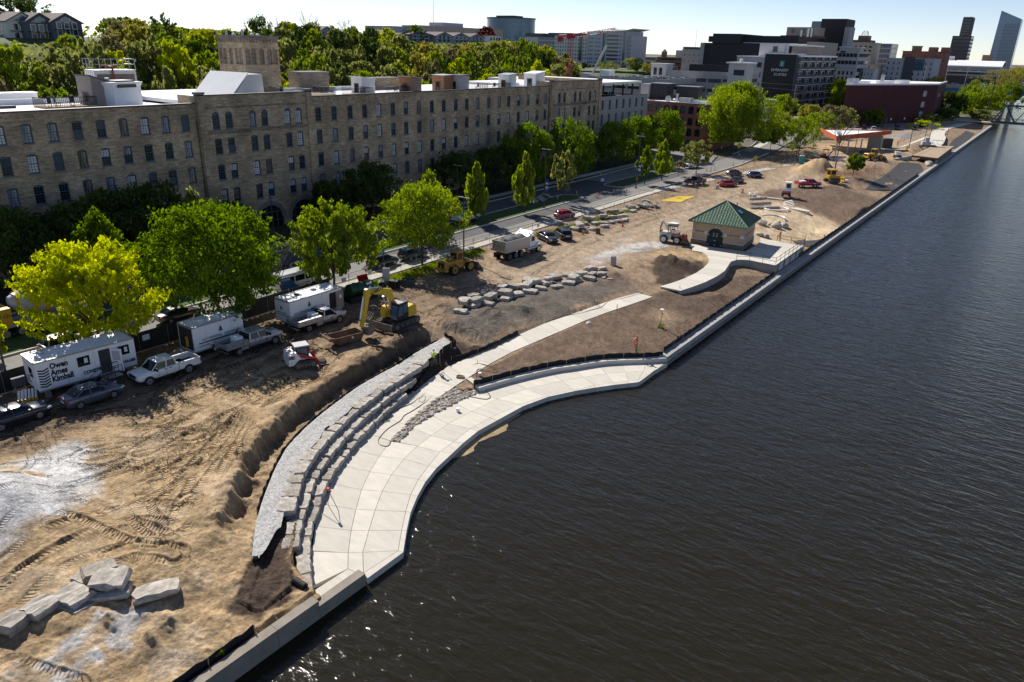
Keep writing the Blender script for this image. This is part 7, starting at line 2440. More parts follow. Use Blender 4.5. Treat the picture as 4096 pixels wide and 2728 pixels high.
for i,(n_,px,py,kd,pt_,dr,lab)in enumerate((('',615,112,'suv',P_silver,1,'silver SUV at the left against the maroon wall'),('',725,98,'hatch',P_red,1,'dark red hatchback against the maroon wall'),('',748,160,'suv',P_navy,1,'dark blue SUV in the front row of the lot, first from the left'),('',870,155,'suv',P_white,1,'white SUV in the front row of the lot'),('',962,95,'suv',P_grey,1,'dark grey SUV against the maroon wall by the door'),('',988,155,'hatch',P_grey,1,'grey hatchback in the front row right of the white SUV'),('',1218,88,'hatch',P_bluev,1,'vivid blue hatchback against the maroon wall'),('',1220,142,'hatch',P_bronze,1,'brown hatchback alone in the front row of the lot'),('',1475,150,'suv',P_black,1,'black SUV beside the clipped yellow green hedge'),('',1575,105,'suv',P_blue,1,'light blue SUV half hidden behind the hedge'))):
 pos=((-70.8,346.14,0),(-69.44,353.92,0),(-64.57,333.7,0),(-62.32,338.32,0),(-64.37,361.35,0),(-59.81,341.26,0),(-59.04,370.97,0),(-55.6,351.51,0),(-49.56,355.33,0),(-49.79,374.35,0))[i]
 car('parked_car',lab,pt_,kd,(pos[0],pos[1]+1.2,0),PI/2+.25*(i%2),LOT)
proto=car('deck_car','white car on the parking deck roof, nearest the stair tower',P_white,'suv',(-160,288,16.3),.1,'cars on the parking deck roof')
cols=(P_silver,P_black,P_white,P_red,P_grey,P_white,P_silver,P_blue,P_white,P_grey,P_white,P_silver,P_black)
nm=('silver','black','white','red','grey','white','silver','blue','white','grey','white','silver','black')
for i in range(24):
 row,k=divmod(i,8)
 c=dup(proto,(-157.5+k*3.2+row*.7,289+row*9.5,16.3),PI/2+(row%2)*PI+.05*(i%3),'%s car on the parking deck roof, %s row, %s from the left'%(nm[i%13],('front','middle','back')[row],('first','second','third','fourth','fifth','sixth','seventh','eighth')[k]),'cars on the parking deck roof')
 repaint(c,cols[i%13])
for i,(x,y,z,rz,pt_,lab)in enumerate(((-112,452,0,-1.75,P_black,'dark car with headlights on the street below the hotel'),(-104,420,0,1.4,P_white,'white car on the street below the hotel'),(-75,555,12.4,0,P_white,'white car on the viaduct at the left'),(-60,555,12.4,0,P_red,'red car on the viaduct'),(-45,554,12.4,3.1,P_white,'white car on the viaduct at the right'),(-240,500,15.4,.2,P_white,'white car on the road behind the verge'),(-111,190,15.2,1.5,P_black,'black car on the top deck of the grey garage'),(-107.5,197,15.2,1.5,P_black,'black SUV on the top deck of the grey garage, right one'))):
 c=dup(proto,(x,y,z),rz,lab,'cars in the distance')
 repaint(c,pt_)
# trailers
def box_trailer(name,label,c,rz,L,W,z0,z1,wheels,mt=M_white):
 t=thing(name,label,'trailer',c,rz,'white trailers along the fence')
 MB().b2((-L/2,-W/2,z0),(L/2,W/2,z1)).build('body',mt,t)
 m=MB()
 for s in(-1,1):
  m.b2((-L/2-.02,s*(W/2+.02),z1-.08),(L/2+.02,s*(W/2-.06),z1+.05))
  m.b2((-L/2-.02,s*(W/2+.015),z0-.12),(L/2+.02,s*(W/2-.06),z0+.02))
 for s in(-1,1):
  m.b2((s*L/2-.05,-W/2,z1-.08),(s*L/2+.03,W/2,z1+.05))
 m.build('edge_rail',M_steel,t)
 m=MB()
 n=int(L/1.2)
 for k in range(1,n):
  x=-L/2+L*k/n
  for s in(-1,1):
   m.b2((x-.012,s*W/2,z0),(x+.012,s*(W/2+.008),z1-.1))
 m.build('panel_seam',mat('seam',(.5,.5,.5),.7),t)
 for x in wheels:
  for s in(-1,1):
   wheel(t,x,s*(W/2-.02),.36,.22,M_white,7)
   MB().b2((x-.48,s*(W/2+.1),.74),(x+.48,s*(W/2-.1),.8)).build('mudguard',M_black,t)
 return t
so=box_trailer('site_office_trailer','white site office trailer with big dark lettering and an open door',(-63.95,26.1,0),PI/2-.09,8.6,2.7,.75,3.25,())
so.scale=(.92,1.05,1)
f_y=-1.35-.012
def side_text(s_,size,x,z,bold=.0,mt=M_ink,sx=1.0):
 return text(s_,size,mt,so,(x,f_y,z),(PI/2,0,0),'lettering','LEFT',.004,sx,.0,bold)
side_text('Owen',.68,-3.15,2.44,.03,sx=.88)
side_text('Ames',.68,-3.15,1.86,.03,sx=.88)
side_text('Kimball',.68,-3.15,1.28,.03,sx=.88)
side_text('CONSTRU',.40,-.55,1.18,.02)
side_text('ANAGER',.36,2.78,1.2,.02)
for k in range(7):
 z=2.62-k*.235
 m=MB()
 m.add([(-4.15,f_y,z),(-3.72,f_y,z-.13),(-3.25,f_y,z+.03),(-3.25,f_y,z-.10),(-3.72,f_y,z-.26),(-4.15,f_y,z-.13)],[(5,4,1,0),(4,3,2,1)])
 m.build('chevron',M_ink,so)
for x,z,w_ in((-.35,2.0,.95),(3.25,2.05,.9)):
 o=MB().b2((x-w_/2,f_y+.0,z),(x+w_/2,f_y+.06,z+.75)).build('window',M_glassd,so)
 MB().b2((x+.05,f_y-.015,z+.18),(x+w_/2-.12,f_y+.0,z+.62)).build('paper',M_signw,o)
 m=MB()
 for a,b in(((x-w_/2-.05,z-.05),(x+w_/2+.05,z)),((x-w_/2-.05,z+.75),(x+w_/2+.05,z+.8)),((x-w_/2-.05,z),(x-w_/2,z+.75)),((x+w_/2,z),(x+w_/2+.05,z+.75))):
  m.b2((a[0],f_y-.03,a[1]),(b[0],f_y+.05,b[1]))
 m.build('window_frame',M_black,o)
MB().b2((1.0,f_y-.005,.8),(2.0,f_y+.06,2.95)).build('doorway',mat('dim_interior',(.05,.045,.045),.9),so)
d_=MB().b2((0,-.03,0),(.98,.03,2.05)).build('door',M_white,so,loc=(2.02,f_y-.03,.82))
d_.rotation_euler=(0,0,-.75)
MB().b2((.15,-.04,1.0),(.82,-.028,1.9)).build('door_panel',M_lav,d_)
MB().b2((-4.32,-.5,1.7),(-4.27,.25,2.55)).build('window',M_glassd,so)
text('Owen\nAmes\nKimball',.22,M_ink,so,(-4.315,.9,1.5),(PI/2,0,-PI/2))
for x in(-3.6,-1.2,1.2,3.6):
 for s in(-1,1):
  for k in range(3):
   MB().box((x,s*1.0,.1+k*.21),(.4,.4,.2)).build('block_pier',M_conc_d,so)
MB().cyl((-3.0,.4,3.25),(-3.0,.4,3.5),.17,10).build('vent_pipe',M_steel,so)
MB().cyl((-3.0,.4,3.5),(-3.0,.4,3.58),.25,10).build('vent_cap',M_steel,so)
st_=thing('entry_steps','grey steel steps with railings at the site office door','steps',(-61.9,27.4,0),PI/2-.09)
m=MB()
MB().b2((-.6,-.75,.68),(.7,.1,.74)).build('landing',M_steel,st_)
for k in range(4):
 MB().b2((-.9-k*.26,-.75,.52-k*.16),(-.64-k*.26,.1,.56-k*.16)).build('tread',M_steel,st_)
m=MB()
for y in(-.75,.1):
 m.tube([(-1.75,y,.9),(-.6,y,1.7),(.7,y,1.7)],.03,5)
 m.tube([(-1.75,y,.4),(-.6,y,1.2),(.7,y,1.2)],.025,5)
 for x,z0,z1 in((-1.75,0,.9),(-.6,0,1.7),(.05,.7,1.7),(.7,0,1.7)):
  m.cyl((x,y,z0),(x,y,z1),.03,5)
m.build('railing',M_dsteel,st_)
def crew_trailer(label,c,rz,L,open_end,door):
 t=box_trailer('crew_trailer',label,c,rz,L,2.45,.55,2.95,(-.2,-1.05)if not open_end else(-.6,))
 y=-1.225-.014
 tx=.2 if open_end else-1.0
 pine_logo(t,tx+.0,y,1.85,.62,(0,0,0))
 grn=mat('stripe_green',(.012,.06,.035),.6)
 text('KATERBERG  VERHAGE',.34,mat('letter_olive',(.10,.13,.08),.6),t,(tx,y,1.42),(PI/2,0,0),'lettering','CENTER',.004,1.15,0,.004)
 MB().b2((-L/2+.5,y,1.18),(L/2-.7 if not door else L/2-1.9,y+.01,1.3)).build('stripe',grn,t)
 if open_end:
  text('616/949-3030',.2,M_ink,t,(-L/2+.5,y,.88),(PI/2,0,0))
 MB().b2((-L/2-.015,-1.1,.65),(-L/2+.02,1.1,2.8)).build('rear_opening' if open_end else 'rear_door',mat('dim_interior2',(.03,.028,.028),.9)if open_end else M_white,t)
 if open_end:
  rp=MB().add([(-L/2,-1.1,.55),(-L/2,1.1,.55),(-L/2-2.3,1.1,.06),(-L/2-2.3,-1.1,.06),(-L/2,-1.1,.47),(-L/2,1.1,.47),(-L/2-2.3,1.1,.0),(-L/2-2.3,-1.1,.0)],[(3,2,1,0),(4,5,6,7),(0,1,5,4),(2,3,7,6),(1,2,6,5),(3,0,4,7)])
  rp.build('ramp_door',M_greyw,t)
  MB().box((-L/2-.05,-.2,1.4),(.12,.3,1.0),0).build('tool',M_yellow,t)
 else:
  pine_logo(t,-L/2-.03,.2,1.85,.5,(0,0,PI/2))
  text('KATERBERG VERHAGE',.16,grn,t,(-L/2-.025,.95,1.5),(PI/2,0,-PI/2))
  MB().b2((-L/2-.025,-1.0,1.28),(-L/2-.014,1.0,1.36)).build('stripe',grn,t)
 if door:
  MB().b2((L/2-1.75,y-.0,.7),(L/2-.85,y+.05,2.6)).build('doorway',mat('dim_interior3',(.025,.023,.022),.9),t)
  d=MB().b2((0,-.03,0),(.95,.03,1.95)).build('door',M_greyw,t,loc=(L/2-.85,y-.04,.68))
  d.rotation_euler=(0,0,-.12)
  MB().b2((.4,-.045,1.1),(.7,-.03,1.5)).build('paper',M_signw,d)
 for x in(-L*.2,L*.12):
  MB().box((x,.2,3.0),(.45,.45,.14)).build('roof_vent',M_black if not open_end else M_white,t)
 m=MB()
 m.b2((-L/2+.1,-.6,.38),(L/2,.6,.55))
 m.tube([(L/2,0,.45),(L/2+1.2,0,.45)],.06,5)
 m.build('chassis',M_black,t)
 return t
crew_trailer('white crew trailer with its rear end open and a ramp down',(-62.4,37.6,0),PI/2,5.4,True,False)
crew_trailer('longer white crew trailer with a side door open and rear door shut',(-61.6,48.9,0),PI/2,7.0,False,True)
# construction machines
M_track=mat('track_steel',(.075,.065,.055),.8,.2,var=.3,vs=4)
M_mud=mat('muddy_steel',(.20,.17,.14),.8,.2,var=.35,vs=3)
M_rust=mat('rusty_steel',(.17,.105,.07),.85,.2,var=.45,vs=2)
M_kob=mat('machine_yellow',(.60,.40,.03),.45,var=.1,vs=2)
M_cab=M_glassd
def crawler(t,L,h,w_,y,x=0.0):
 """one track frame with shoes"""
 r=h/2
 path=[(x+L/2-r,r)]+[]
 out=[]
 for k in range(9):
  a=-PI/2+PI*k/8
  out.append((x+L/2-r+r*math.cos(a),r+r*math.sin(a)))
 for k in range(9):
  a=PI/2+PI*k/8
  out.append((x-L/2+r+r*math.cos(a),r+r*math.sin(a)))
 o=MB().prof(out,y-w_/2,y+w_/2).build('track',M_track,t)
 P=np.array(out+[out[0]])
 d=np.r_[0,np.cumsum(np.hypot(*np.diff(P,axis=0).T))]
 n=int(d[-1]/.22)
 m=MB()
 for k in range(n):
  q=d[-1]*k/n
  px,pz=np.interp(q,d,P[:,0]),np.interp(q,d,P[:,1])
  qx,qz=np.interp((q+.05)%d[-1],d,P[:,0]),np.interp((q+.05)%d[-1],d,P[:,1])
  a=math.atan2(qz-pz,qx-px)
  c,s=math.cos(a),math.sin(a)
  pts=[(px+u*c+v*s,pz+u*s-v*c)for u,v in((-.07,-.02),(.07,-.02),(.07,.035),(-.07,.035))]
  m.prof(pts,y-w_/2-.02,y+w_/2+.02)
 m.build('track_shoe',M_track,o)['kind']='stuff'
 m=MB()
 for k in range(5):
  m.cyl((x-L/2+r+(L-2*r)*k/4,y-w_/2-.03,r),(x-L/2+r+(L-2*r)*k/4,y+w_/2+.03,r),r*(.62 if k in(0,4)else .34),10)
 m.build('roller',M_mud,o)
 return o
def beam(pts,w_):
 """arm plate: outline (x, z) of given width"""
 return MB().prof(pts,-w_/2,w_/2)
def bucket(t,x,z,s,mt,wd=.8,flip=1):
 m=MB()
 prof=[(0,0),(.25,.15),(.75,.1),(1.05,-.35),(1.0,-.8),(.6,-1.0),(.1,-.95)]
 prof=[(x+flip*a*s,z+b*s)for a,b in prof]
 m.prof(prof,-wd/2,wd/2)
 for k in range(5):
  yy=-wd/2+wd*(k+.5)/5
  m.add([(prof[6][0],yy-.05,prof[6][1]),(prof[6][0],yy+.05,prof[6][1]),(prof[6][0]-flip*.2*s,yy,prof[6][1]-.12*s),(prof[6][0],yy,prof[6][1]+.1*s)],[(0,1,2),(0,2,3),(1,3,2),(0,3,1)])
 return m.build('bucket',mt,t)
GM='machines on the construction site'
ex=thing('excavator','yellow excavator with black cab lowering its bucket into the rusty skid bin','excavator',(-52.7,53.3,.05),-PI/2+.05,GM)
for s in(-1,1):
 crawler(ex,4.1,.85,.6,s*1.05)
MB().box((0,0,.62),(2.4,1.7,.5)).build('undercarriage',M_track,ex)
m=MB().prof([(2.35,.12),(2.5,.1),(2.62,.5),(2.5,.92),(2.4,.9),(2.5,.5)],-1.35,1.35)
m.build('dozer_blade',M_mud,ex)
MB().cyl((0,0,.85),(0,0,1.05),.75,14).build('slew_ring',M_black,ex)
MB().prof([(-1.55,1.05),(.9,1.05),(.9,1.35),(.1,1.4),(.1,2.15),(-1.2,2.3),(-1.6,2.05)],-1.25,-.25+.0).build('engine_cover',M_kob,ex)
MB().prof([(-1.6,1.05),(-.35,1.05),(-.35,2.2),(-1.2,2.3),(-1.65,2.05)],-.24,1.22).build('counterweight',M_kob,ex)
MB().prof([(.1,1.05),(1.3,1.05),(1.35,1.7),(1.15,2.2),(.6,2.25),(.1,2.0)],-1.25,-.65).build('tank_cover',M_kob,ex)
c_=MB().prof([(-.3,1.05),(1.35,1.05),(1.45,1.7),(1.1,2.72),(-.3,2.78)],.18,1.2).build('cab',M_black,ex)
m=MB()
m.prof([(1.13,2.6),(1.16,2.62),(1.47,1.68),(1.38,1.15),(1.3,1.15)],.26,1.12)
m.prof([(.55,1.5),(1.28,1.5),(1.34,1.75),(1.08,2.55),(.55,2.58)],1.15,1.215)
m.prof([(-.2,1.75),(.45,1.6),(.45,2.58),(-.2,2.62)],1.15,1.215)
m.build('cab_glass',M_glassb,ex)
MB().b2((-.35,.15,2.77),(1.12,1.22,2.87)).build('cab_roof',M_dsteel,ex)
m=MB()
for i in range(4):
 for j in range(4):
  m.b2((.25+i*.2,.3+j*.22,2.87),(.39+i*.2,.46+j*.22,2.89))
m.build('roof_guard',M_signw,ex)
bm=beam([(.35,1.35),(.75,1.3),(1.0,2.6),(1.45,3.55),(2.6,4.1),(4.2,4.55),(4.2,4.95),(2.4,4.75),(.9,4.25),(.5,3.1)],.42).xf(Matrix.Translation((0,-.15,0)))
bm.build('boom',M_kob,ex)
text('KOBELCO',.46,M_ink,ex,(3.95,.065,4.36),(PI/2,0,PI),'lettering','LEFT',.006,.95,0,.012).rotation_euler=(PI/2,-.17,PI)
beam([(3.8,4.4),(4.3,5.15),(4.55,5.05),(4.75,4.2),(5.15,2.2),(5.45,1.35),(5.2,1.25),(4.65,2.6),(4.2,4.1)],.36).xf(Matrix.Translation((0,-.15,0))).build('stick',M_kob,ex)
m=MB()
m.cyl((2.2,-.15,4.75),(4.35,-.15,5.1),.09,8)
m.cyl((4.85,-.15,4.4),(5.45,-.15,2.2),.08,8)
m.cyl((1.0,-.42,1.6),(1.7,-.42,3.6),.09,8)
m.cyl((1.0,.12,1.6),(1.7,.12,3.6),.09,8)
m.build('hydraulic_ram',M_chrome,ex)
bucket(ex,5.1,1.35,.95,M_mud,.95,-1)
th_=MB()
for k in range(3):
 th_.prof([(4.75,2.1),(4.6,1.7),(4.1,1.95),(3.75,2.5),(3.85,2.55),(4.2,2.15),(4.6,1.95)],-.45+k*.3,-.37+k*.3)
th_.build('thumb',M_mud,ex)
MB().tube([(1.3,-.95,2.2),(1.75,-1.1,2.7),(1.7,-1.1,3.1)],.03,4).build('mirror',M_black,ex)
t=thing('skid_bin','rusty open boat shaped skid bin with a roller pipe under the excavator bucket','skip',(-53.3,46.5,.05),PI/2-.22)
m=MB()
A_=[(-1.9,-.85,.95),(1.6,-.85,.95),(1.6,.85,.95),(-1.9,.85,.95)]
B_=[(-1.2,-.55,0),(1.45,-.55,0),(1.45,.55,0),(-1.2,.55,0)]
IA=[(x*.95,y*.92,.95)for x,y,z in A_]
IB=[(x*.93,y*.85,.1)for x,y,z in B_]
m.add(A_+B_+IA+IB,[(4,0,1,5)[::-1],(5,1,2,6)[::-1],(6,2,3,7)[::-1],(7,3,0,4)[::-1],(4,5,6,7),(0,1,9,8),(1,2,10,9),(2,3,11,10),(3,0,8,11),(8,9,13,12),(9,10,14,13),(10,11,15,14),(11,8,12,15),(12,13,14,15)])
m.build('body',M_rust,t)
for k in range(5):
 x=-1.3+k*.65
 MB().add([(x,-.87,.93),(x+.1,-.87,.93),(x+.1,-.6,.08),(x,-.6,.08),(x,-.8,.93),(x+.1,-.8,.93),(x+.1,-.55,.08),(x,-.55,.08)],[(0,3,2,1),(4,5,6,7),(0,4,7,3),(1,2,6,5)]).build('rib',M_rust,t)
MB().cyl((-2.2,-.95,.98),(-2.2,.95,.98),.13,10).build('lifting_pipe',M_rust,t)
m=MB()
for s in(-1,1):
 m.b2((-2.25,s*.9,.85),(-1.7,s*.75,1.05))
 m.cyl((-2.2,s*.88,.98),(-2.2,s*1.0,.98),.2,10)
m.build('bracket',M_rust,t)
MB().b2((.2,-.83,.55),(.4,-.7,.75)).build('tag',M_signw,t)
t=thing('track_loader','white and red compact track loader with a full dirt bucket','skid steer',(-52.1,40.0,.02),1.15,GM)
for s in(-1,1):
 crawler(t,2.1,.75,.42,s*.75,.1)
MB().prof([(-1.45,.45),(-.6,.35),(.9,.4),(.9,.85),(-.3,1.1),(-.8,1.65),(-1.35,1.55)],-.55,.55).build('body',P_white,t)
for s in(-1,1):
 MB().prof([(-1.45,.5),(-1.0,.5),(-.6,.9),(-.3,1.1),(-.7,1.7),(-1.4,1.5)],s*.56,s*.98).build('side_tower',P_white,t)
MB().b2((-.62,-.52,.9),(.55,.52,2.05)).build('cab',M_black,t)
m=MB()
for s in(-1,1):
 m.b2((-.5,s*.525,1.2),(.42,s*.5,1.92))
m.b2((.54,-.42,1.1),(.56,.42,1.95))
m.b2((-.63,-.42,1.45),(-.615,.42,1.9))
m.build('cab_glass',M_glassb,t)
MB().b2((-.7,-.6,2.05),(.62,.6,2.15)).build('cab_roof',M_precast_w,t)
for s in(-1,1):
 MB().prof([(-1.2,1.62),(-.9,1.7),(1.15,.85),(1.5,.3),(1.3,.15),(1.0,.7),(-1.1,1.4)],s*.68,s*.84).build('loader_arm',M_red,t)
text('TL 10V-2',.19,M_signw,t,(-1.35,-.985,1.2),(PI/2,0,0))
MB().b2((-1.4,-.983,1.12),(-.85,-.975,1.42)).build('badge',M_black,t)
m=MB().prof([(1.35,.55),(1.3,.05),(2.2,.02),(2.25,.08),(1.5,.15)],-.95,.95)
m.build('bucket',M_mud,t)
MB().ball((1.75,0,.12),(.5,.85,.38),10,6).build('dirt_load',mat('dirt_load',tuple(SOIL),.95,bump=.8,bs=8),t)
MB().tube([(.9,-.2,1.1),(1.1,-.1,1.7),(1.3,.1,1.2),(1.2,0,.7)],.03,4).build('hose',M_red,t)
def wheel_loader(label,loc,rz,sc,pt,hood=M_yellow,load=None):
 t=thing('wheel_loader',label,'wheel loader',loc,rz,GM)
 t.scale=(sc,)*3
 MB().prof([(-3.3,1.0),(-.6,1.0),(-.6,1.6),(-.9,1.95),(-3.1,1.95),(-3.3,1.7)],-.75,.75).build('engine_hood',hood,t)
 MB().b2((-3.5,-1.15,.75),(-3.0,1.15,1.15)).build('counterweight',pt,t)
 MB().b2((-3.34,-.55,1.2),(-3.29,.55,1.85)).build('grille',M_black,t)
 MB().add([(-3.36,-.2,1.25),(-3.36,.2,1.25),(-3.36,0,1.6)],[(0,1,2),(2,1,0)]).build('slow_sign',M_signw,t)
 MB().b2((-1.0,-.6,.7),(1.2,.6,1.4)).build('frame',pt,t)
 MB().b2((-.85,-.7,1.5),(.35,.7,3.05)).build('cab',pt,t)
 m=MB()
 for s in(-1,1):
  m.b2((-.7,s*.715,1.95),(.2,s*.68,2.9))
 m.b2((.34,-.58,1.7),(.37,.58,2.95));m.b2((-.87,-.58,2.1),(-.84,.58,2.9))
 m.build('cab_glass',M_glassd,t)
 MB().b2((-.95,-.8,3.05),(.5,.8,3.2)).build('cab_roof',pt,t)
 MB().cyl((-1.6,.4,1.95),(-1.6,.4,2.75),.09,8).build('exhaust',M_black,t)
 for x in(-1.7,1.45):
  for s in(-1,1):
   wheel(t,x,s*.95,.78,.55,pt,8)
   MB().b2((x-.75,s*.72,1.45 if x<0 else 1.5),(x+.5,s*1.2,1.56)).build('fender',pt,t)
 for s in(-1,1):
  MB().prof([(.9,1.5),(1.2,1.9),(2.9,.9),(3.05,.45),(2.8,.4),(2.4,.85)],s*.35,s*.55).build('lift_arm',pt,t)
 MB().prof([(2.75,1.15),(2.85,.1),(3.9,.03),(3.95,.1),(3.05,.3),(2.9,1.2)],-1.3,1.3).build('bucket',M_mud,t)
 m=MB()
 for s in(-1,1):
  m.prof([(2.8,1.15),(2.85,.1),(3.9,.05)],s*1.3,s*1.24)
 m.build('bucket_side',M_mud,t)
 MB().cyl((1.2,0,1.9),(2.7,0,1.2),.1,8).build('hydraulic_ram',M_chrome,t)
 return t
q=((-60.55,73.12,0.00),1.465)
wheel_loader('muddy yellow wheel loader standing by the tree beside the dump truck',(q[0][0]-.3,q[0][1],0),q[1],.92,mat('old_yellow',(.42,.23,.03),.6,var=.25,vs=2),mat('old_yellow2',(.40,.23,.04),.6,var=.25,vs=2))
wheel_loader('clean yellow wheel loader near the orange roof beam',(-42.4,240.3,0),.95,1.0,M_yellow)
q=((-59.73,85.04,0.00),1.519)
t=thing('dump_truck','white and grey tri axle dump truck with a tarp over its load','dump truck',(q[0][0],q[0][1],0),q[1],GM)
MB().b2((-3.9,-.5,.8),(4.0,.5,1.15)).build('chassis',M_black,t)
m=MB()
m.add([(-3.9,-1.2,1.2),(1.2,-1.2,1.2),(1.2,1.2,1.2),(-3.9,1.2,1.2),(-4.1,-1.25,2.75),(1.5,-1.25,2.75),(1.5,1.25,2.75),(-4.1,1.25,2.75),(-4.0,-1.13,2.75),(1.4,-1.13,2.75),(1.4,1.13,2.75),(-4.0,1.13,2.75),(-3.9,-1.1,1.9),(1.3,-1.1,1.9),(1.3,1.1,1.9),(-3.9,1.1,1.9)],[(3,2,1,0),(0,1,5,4),(1,2,6,5),(2,3,7,6),(3,0,4,7),(4,5,9,8),(5,6,10,9),(6,7,11,10),(7,4,8,11),(8,9,13,12),(9,10,14,13),(10,11,15,14),(11,8,12,15),(12,13,14,15)])
m.build('dump_body',M_steel,t)
m=MB()
for k in range(5):
 m.b2((-4.14,-1.25+k*.56,1.3),(-4.02,-1.1+k*.56,2.8))
for s in(-1,1):
 m.b2((-4.1,s*1.3,2.66),(1.5,s*1.2,2.82));m.b2((-3.9,s*1.27,1.2),(1.2,s*1.15,1.34))
m.b2((-4.16,-1.25,2.7),(-4.0,1.25,2.85));m.b2((-4.14,-1.25,1.9),(-4.02,1.25,2.0))
m.build('body_rib',M_steel,t)
m=MB()
m.loft([[(-4.0+5.4*i/8,1.1*math.cos(PI*k/8),2.3+(.75+.1*math.sin(i*2))*math.sin(PI*k/8)*(1 if 0<i<8 else .4))for k in range(9)]for i in range(9)],closed=False,cap=False)
m.build('tarp',mat('grey_tarp',(.12,.12,.115),.8,bump=.3,bs=4),t)
MB().prof([(1.0,2.75),(1.55,2.75),(2.3,3.25),(2.2,3.35),(1.4,2.95)],-1.2,1.2).build('cab_shield',M_steel,t)
MB().prof([(1.75,.95),(3.0,.95),(3.05,1.7),(2.8,2.75),(1.75,2.75)],-1.0,1.0).build('cab',P_white,t)
m=MB()
m.prof([(2.86,2.6),(2.9,2.6),(3.1,1.8),(3.06,1.8)],-.85,.85)
for s in(-1,1):
 m.prof([(2.1,1.85),(2.95,1.8),(2.78,2.5),(2.1,2.5)],s*1.01,s*.98)
m.build('cab_glass',M_glassd,t)
MB().prof([(3.0,.9),(4.55,.9),(4.6,1.45),(3.05,1.75)],-.7,.7).build('hood',P_white,t)
for s in(-1,1):
 MB().prof([(3.1,.9),(3.35,1.25),(4.0,1.3),(4.5,.95),(4.5,.8),(4.1,1.1),(3.5,1.1),(3.2,.8)],s*.7,s*1.2).build('fender',P_white,t)
 MB().cyl((1.0,s*.95,.85),(2.9,s*.95,.85),.32,12).build('fuel_tank',M_chrome,t)
 MB().cyl((1.65,s*.9,1.2),(1.65,s*.9,3.2),.09,8).build('exhaust',M_chrome,t)
 for x in(-3.05,-1.65,-.35):
  wheel(t,x,s*.97,.52,.5,M_chrome,10)
 wheel(t,3.75,s*1.02,.52,.34,M_chrome,10)
 MB().b2((-3.85,s*1.15,.3),(-3.8,s*.65,1.0)).build('mud_flap',M_black,t)
MB().b2((4.5,-1.15,.45),(4.72,1.15,.85)).build('bumper',M_chrome,t)
t=thing('compact_loader','white compact wheel loader with a black roll bar canopy by the green roofed shelter','wheel loader',(-45.9,107.3,0),.2,GM)
MB().prof([(-1.6,.7),(.2,.6),(.2,1.2),(-.2,1.7),(-1.3,1.75),(-1.65,1.4)],-.6,.6).build('engine_hood',M_cream,t)
MB().b2((-1.68,-.4,.9),(-1.6,.4,1.4)).build('grille',M_black,t)
m=MB()
for s in(-.6,.6):
 m.tube([(-.3,s,1.4),(-.25,s,2.7),(.9,s,2.8)],.07,5)
m.build('roll_bar',M_black,t)
MB().b2((-.5,-.75,2.7),(1.0,.75,2.85)).build('canopy',M_black,t)
MB().b2((.1,-.5,.6),(1.6,.5,1.15)).build('frame',M_black,t)
for x in(-.9,1.2):
 for s in(-1,1):
  wheel(t,x,s*.75,.62,.42,M_signw,6)
MB().prof([(1.5,1.2),(1.9,1.0),(2.2,.3),(2.9,.1),(2.3,1.1),(1.8,1.5)],-.8,.8).build('bucket',M_rust,t)
def mini_excavator(label,loc,rz,lower,upper,canopy,sc=1.0,cab=False):
 t=thing('mini_excavator',label,'excavator',loc,rz,GM)
 t.scale=(sc,)*3
 for s in(-1,1):
  crawler(t,1.9,.5,.35,s*.6)
 MB().b2((-.7,-.5,.3),(.7,.5,.6)).build('undercarriage',M_black,t)
 MB().prof([(-1.0,.62),(.7,.62),(.7,.85),(-.2,.95),(-.95,1.0)],-.75,.75).build('house_lower',lower,t)
 MB().prof([(-1.0,1.0),(-.2,.96),(-.2,1.35),(-.9,1.4)],-.75,.75).build('house_upper',upper,t)
 if cab:
  MB().b2((-.5,-.7,.9),(.55,.25,2.4)).build('cab',upper,t)
  m=MB()
  m.b2((-.52,-.6,1.5),(-.49,.15,2.25));m.b2((.54,-.6,1.1),(.57,.15,2.3));m.b2((-.35,-.72,1.3),(.45,-.69,2.25));m.b2((-.35,.24,1.3),(.45,.27,2.25))
  m.build('cab_glass',M_glassd,t)
  MB().b2((-.58,-.78,2.4),(.62,.33,2.5)).build('cab_roof',canopy,t)
 else:
  m=MB()
  for x in(-.5,.5):
   for y in(-.6,.6):
    m.cyl((x,y,.9),(x,y,2.3),.04,5)
  m.build('post',M_black,t)
  MB().b2((-.7,-.75,2.3),(.7,.75,2.42)).build('canopy',canopy,t)
  MB().box((-.1,0,1.1),(.5,.5,.7)).build('operator_seat',M_black,t)
 beam([(.6,.7),(.8,.7),(1.2,1.7),(2.0,2.35),(1.9,2.5),(1.05,1.95)],.2).build('boom',upper,t)
 beam([(1.8,2.45),(2.05,2.5),(2.4,1.3),(2.3,.9),(2.15,1.2)],.18).build('stick',M_steel,t)
 MB().cyl((.9,0,1.1),(1.6,0,2.2),.05,6).build('hydraulic_ram',M_chrome,t)
 bucket(t,2.25,.95,.5,M_mud,.5,-1)
 MB().prof([(1.0,.05),(1.1,.05),(1.15,.4),(1.02,.4)],-.75,.75).build('dozer_blade',M_mud,t)
 return t
mini_excavator('white and red mini excavator with a white canopy beside the compact loader',(-46.9,110.3,0),PI-.1,M_red,P_white,M_white)
mini_excavator('white and red mini excavator with a glazed cab on the dark slope',(-43.6,159.5,.5),1.9,M_red,P_white,M_white,1.15,True)
mini_excavator('small red machine with a canopy among the building works',(-53.5,229.6,0),.4,M_black,M_red,M_black,1.2)
t=thing('bulldozer','yellow bulldozer with glazed cab beside the red pickup','bulldozer',(-41.2,187.4,.2),.9,GM)
for s in(-1,1):
 crawler(t,3.0,.95,.5,s*.9)
MB().prof([(-1.4,.9),(1.7,.9),(1.7,1.5),(.3,1.7),(-1.4,1.6)],-.6,.6).build('engine_hood',M_yellow,t)
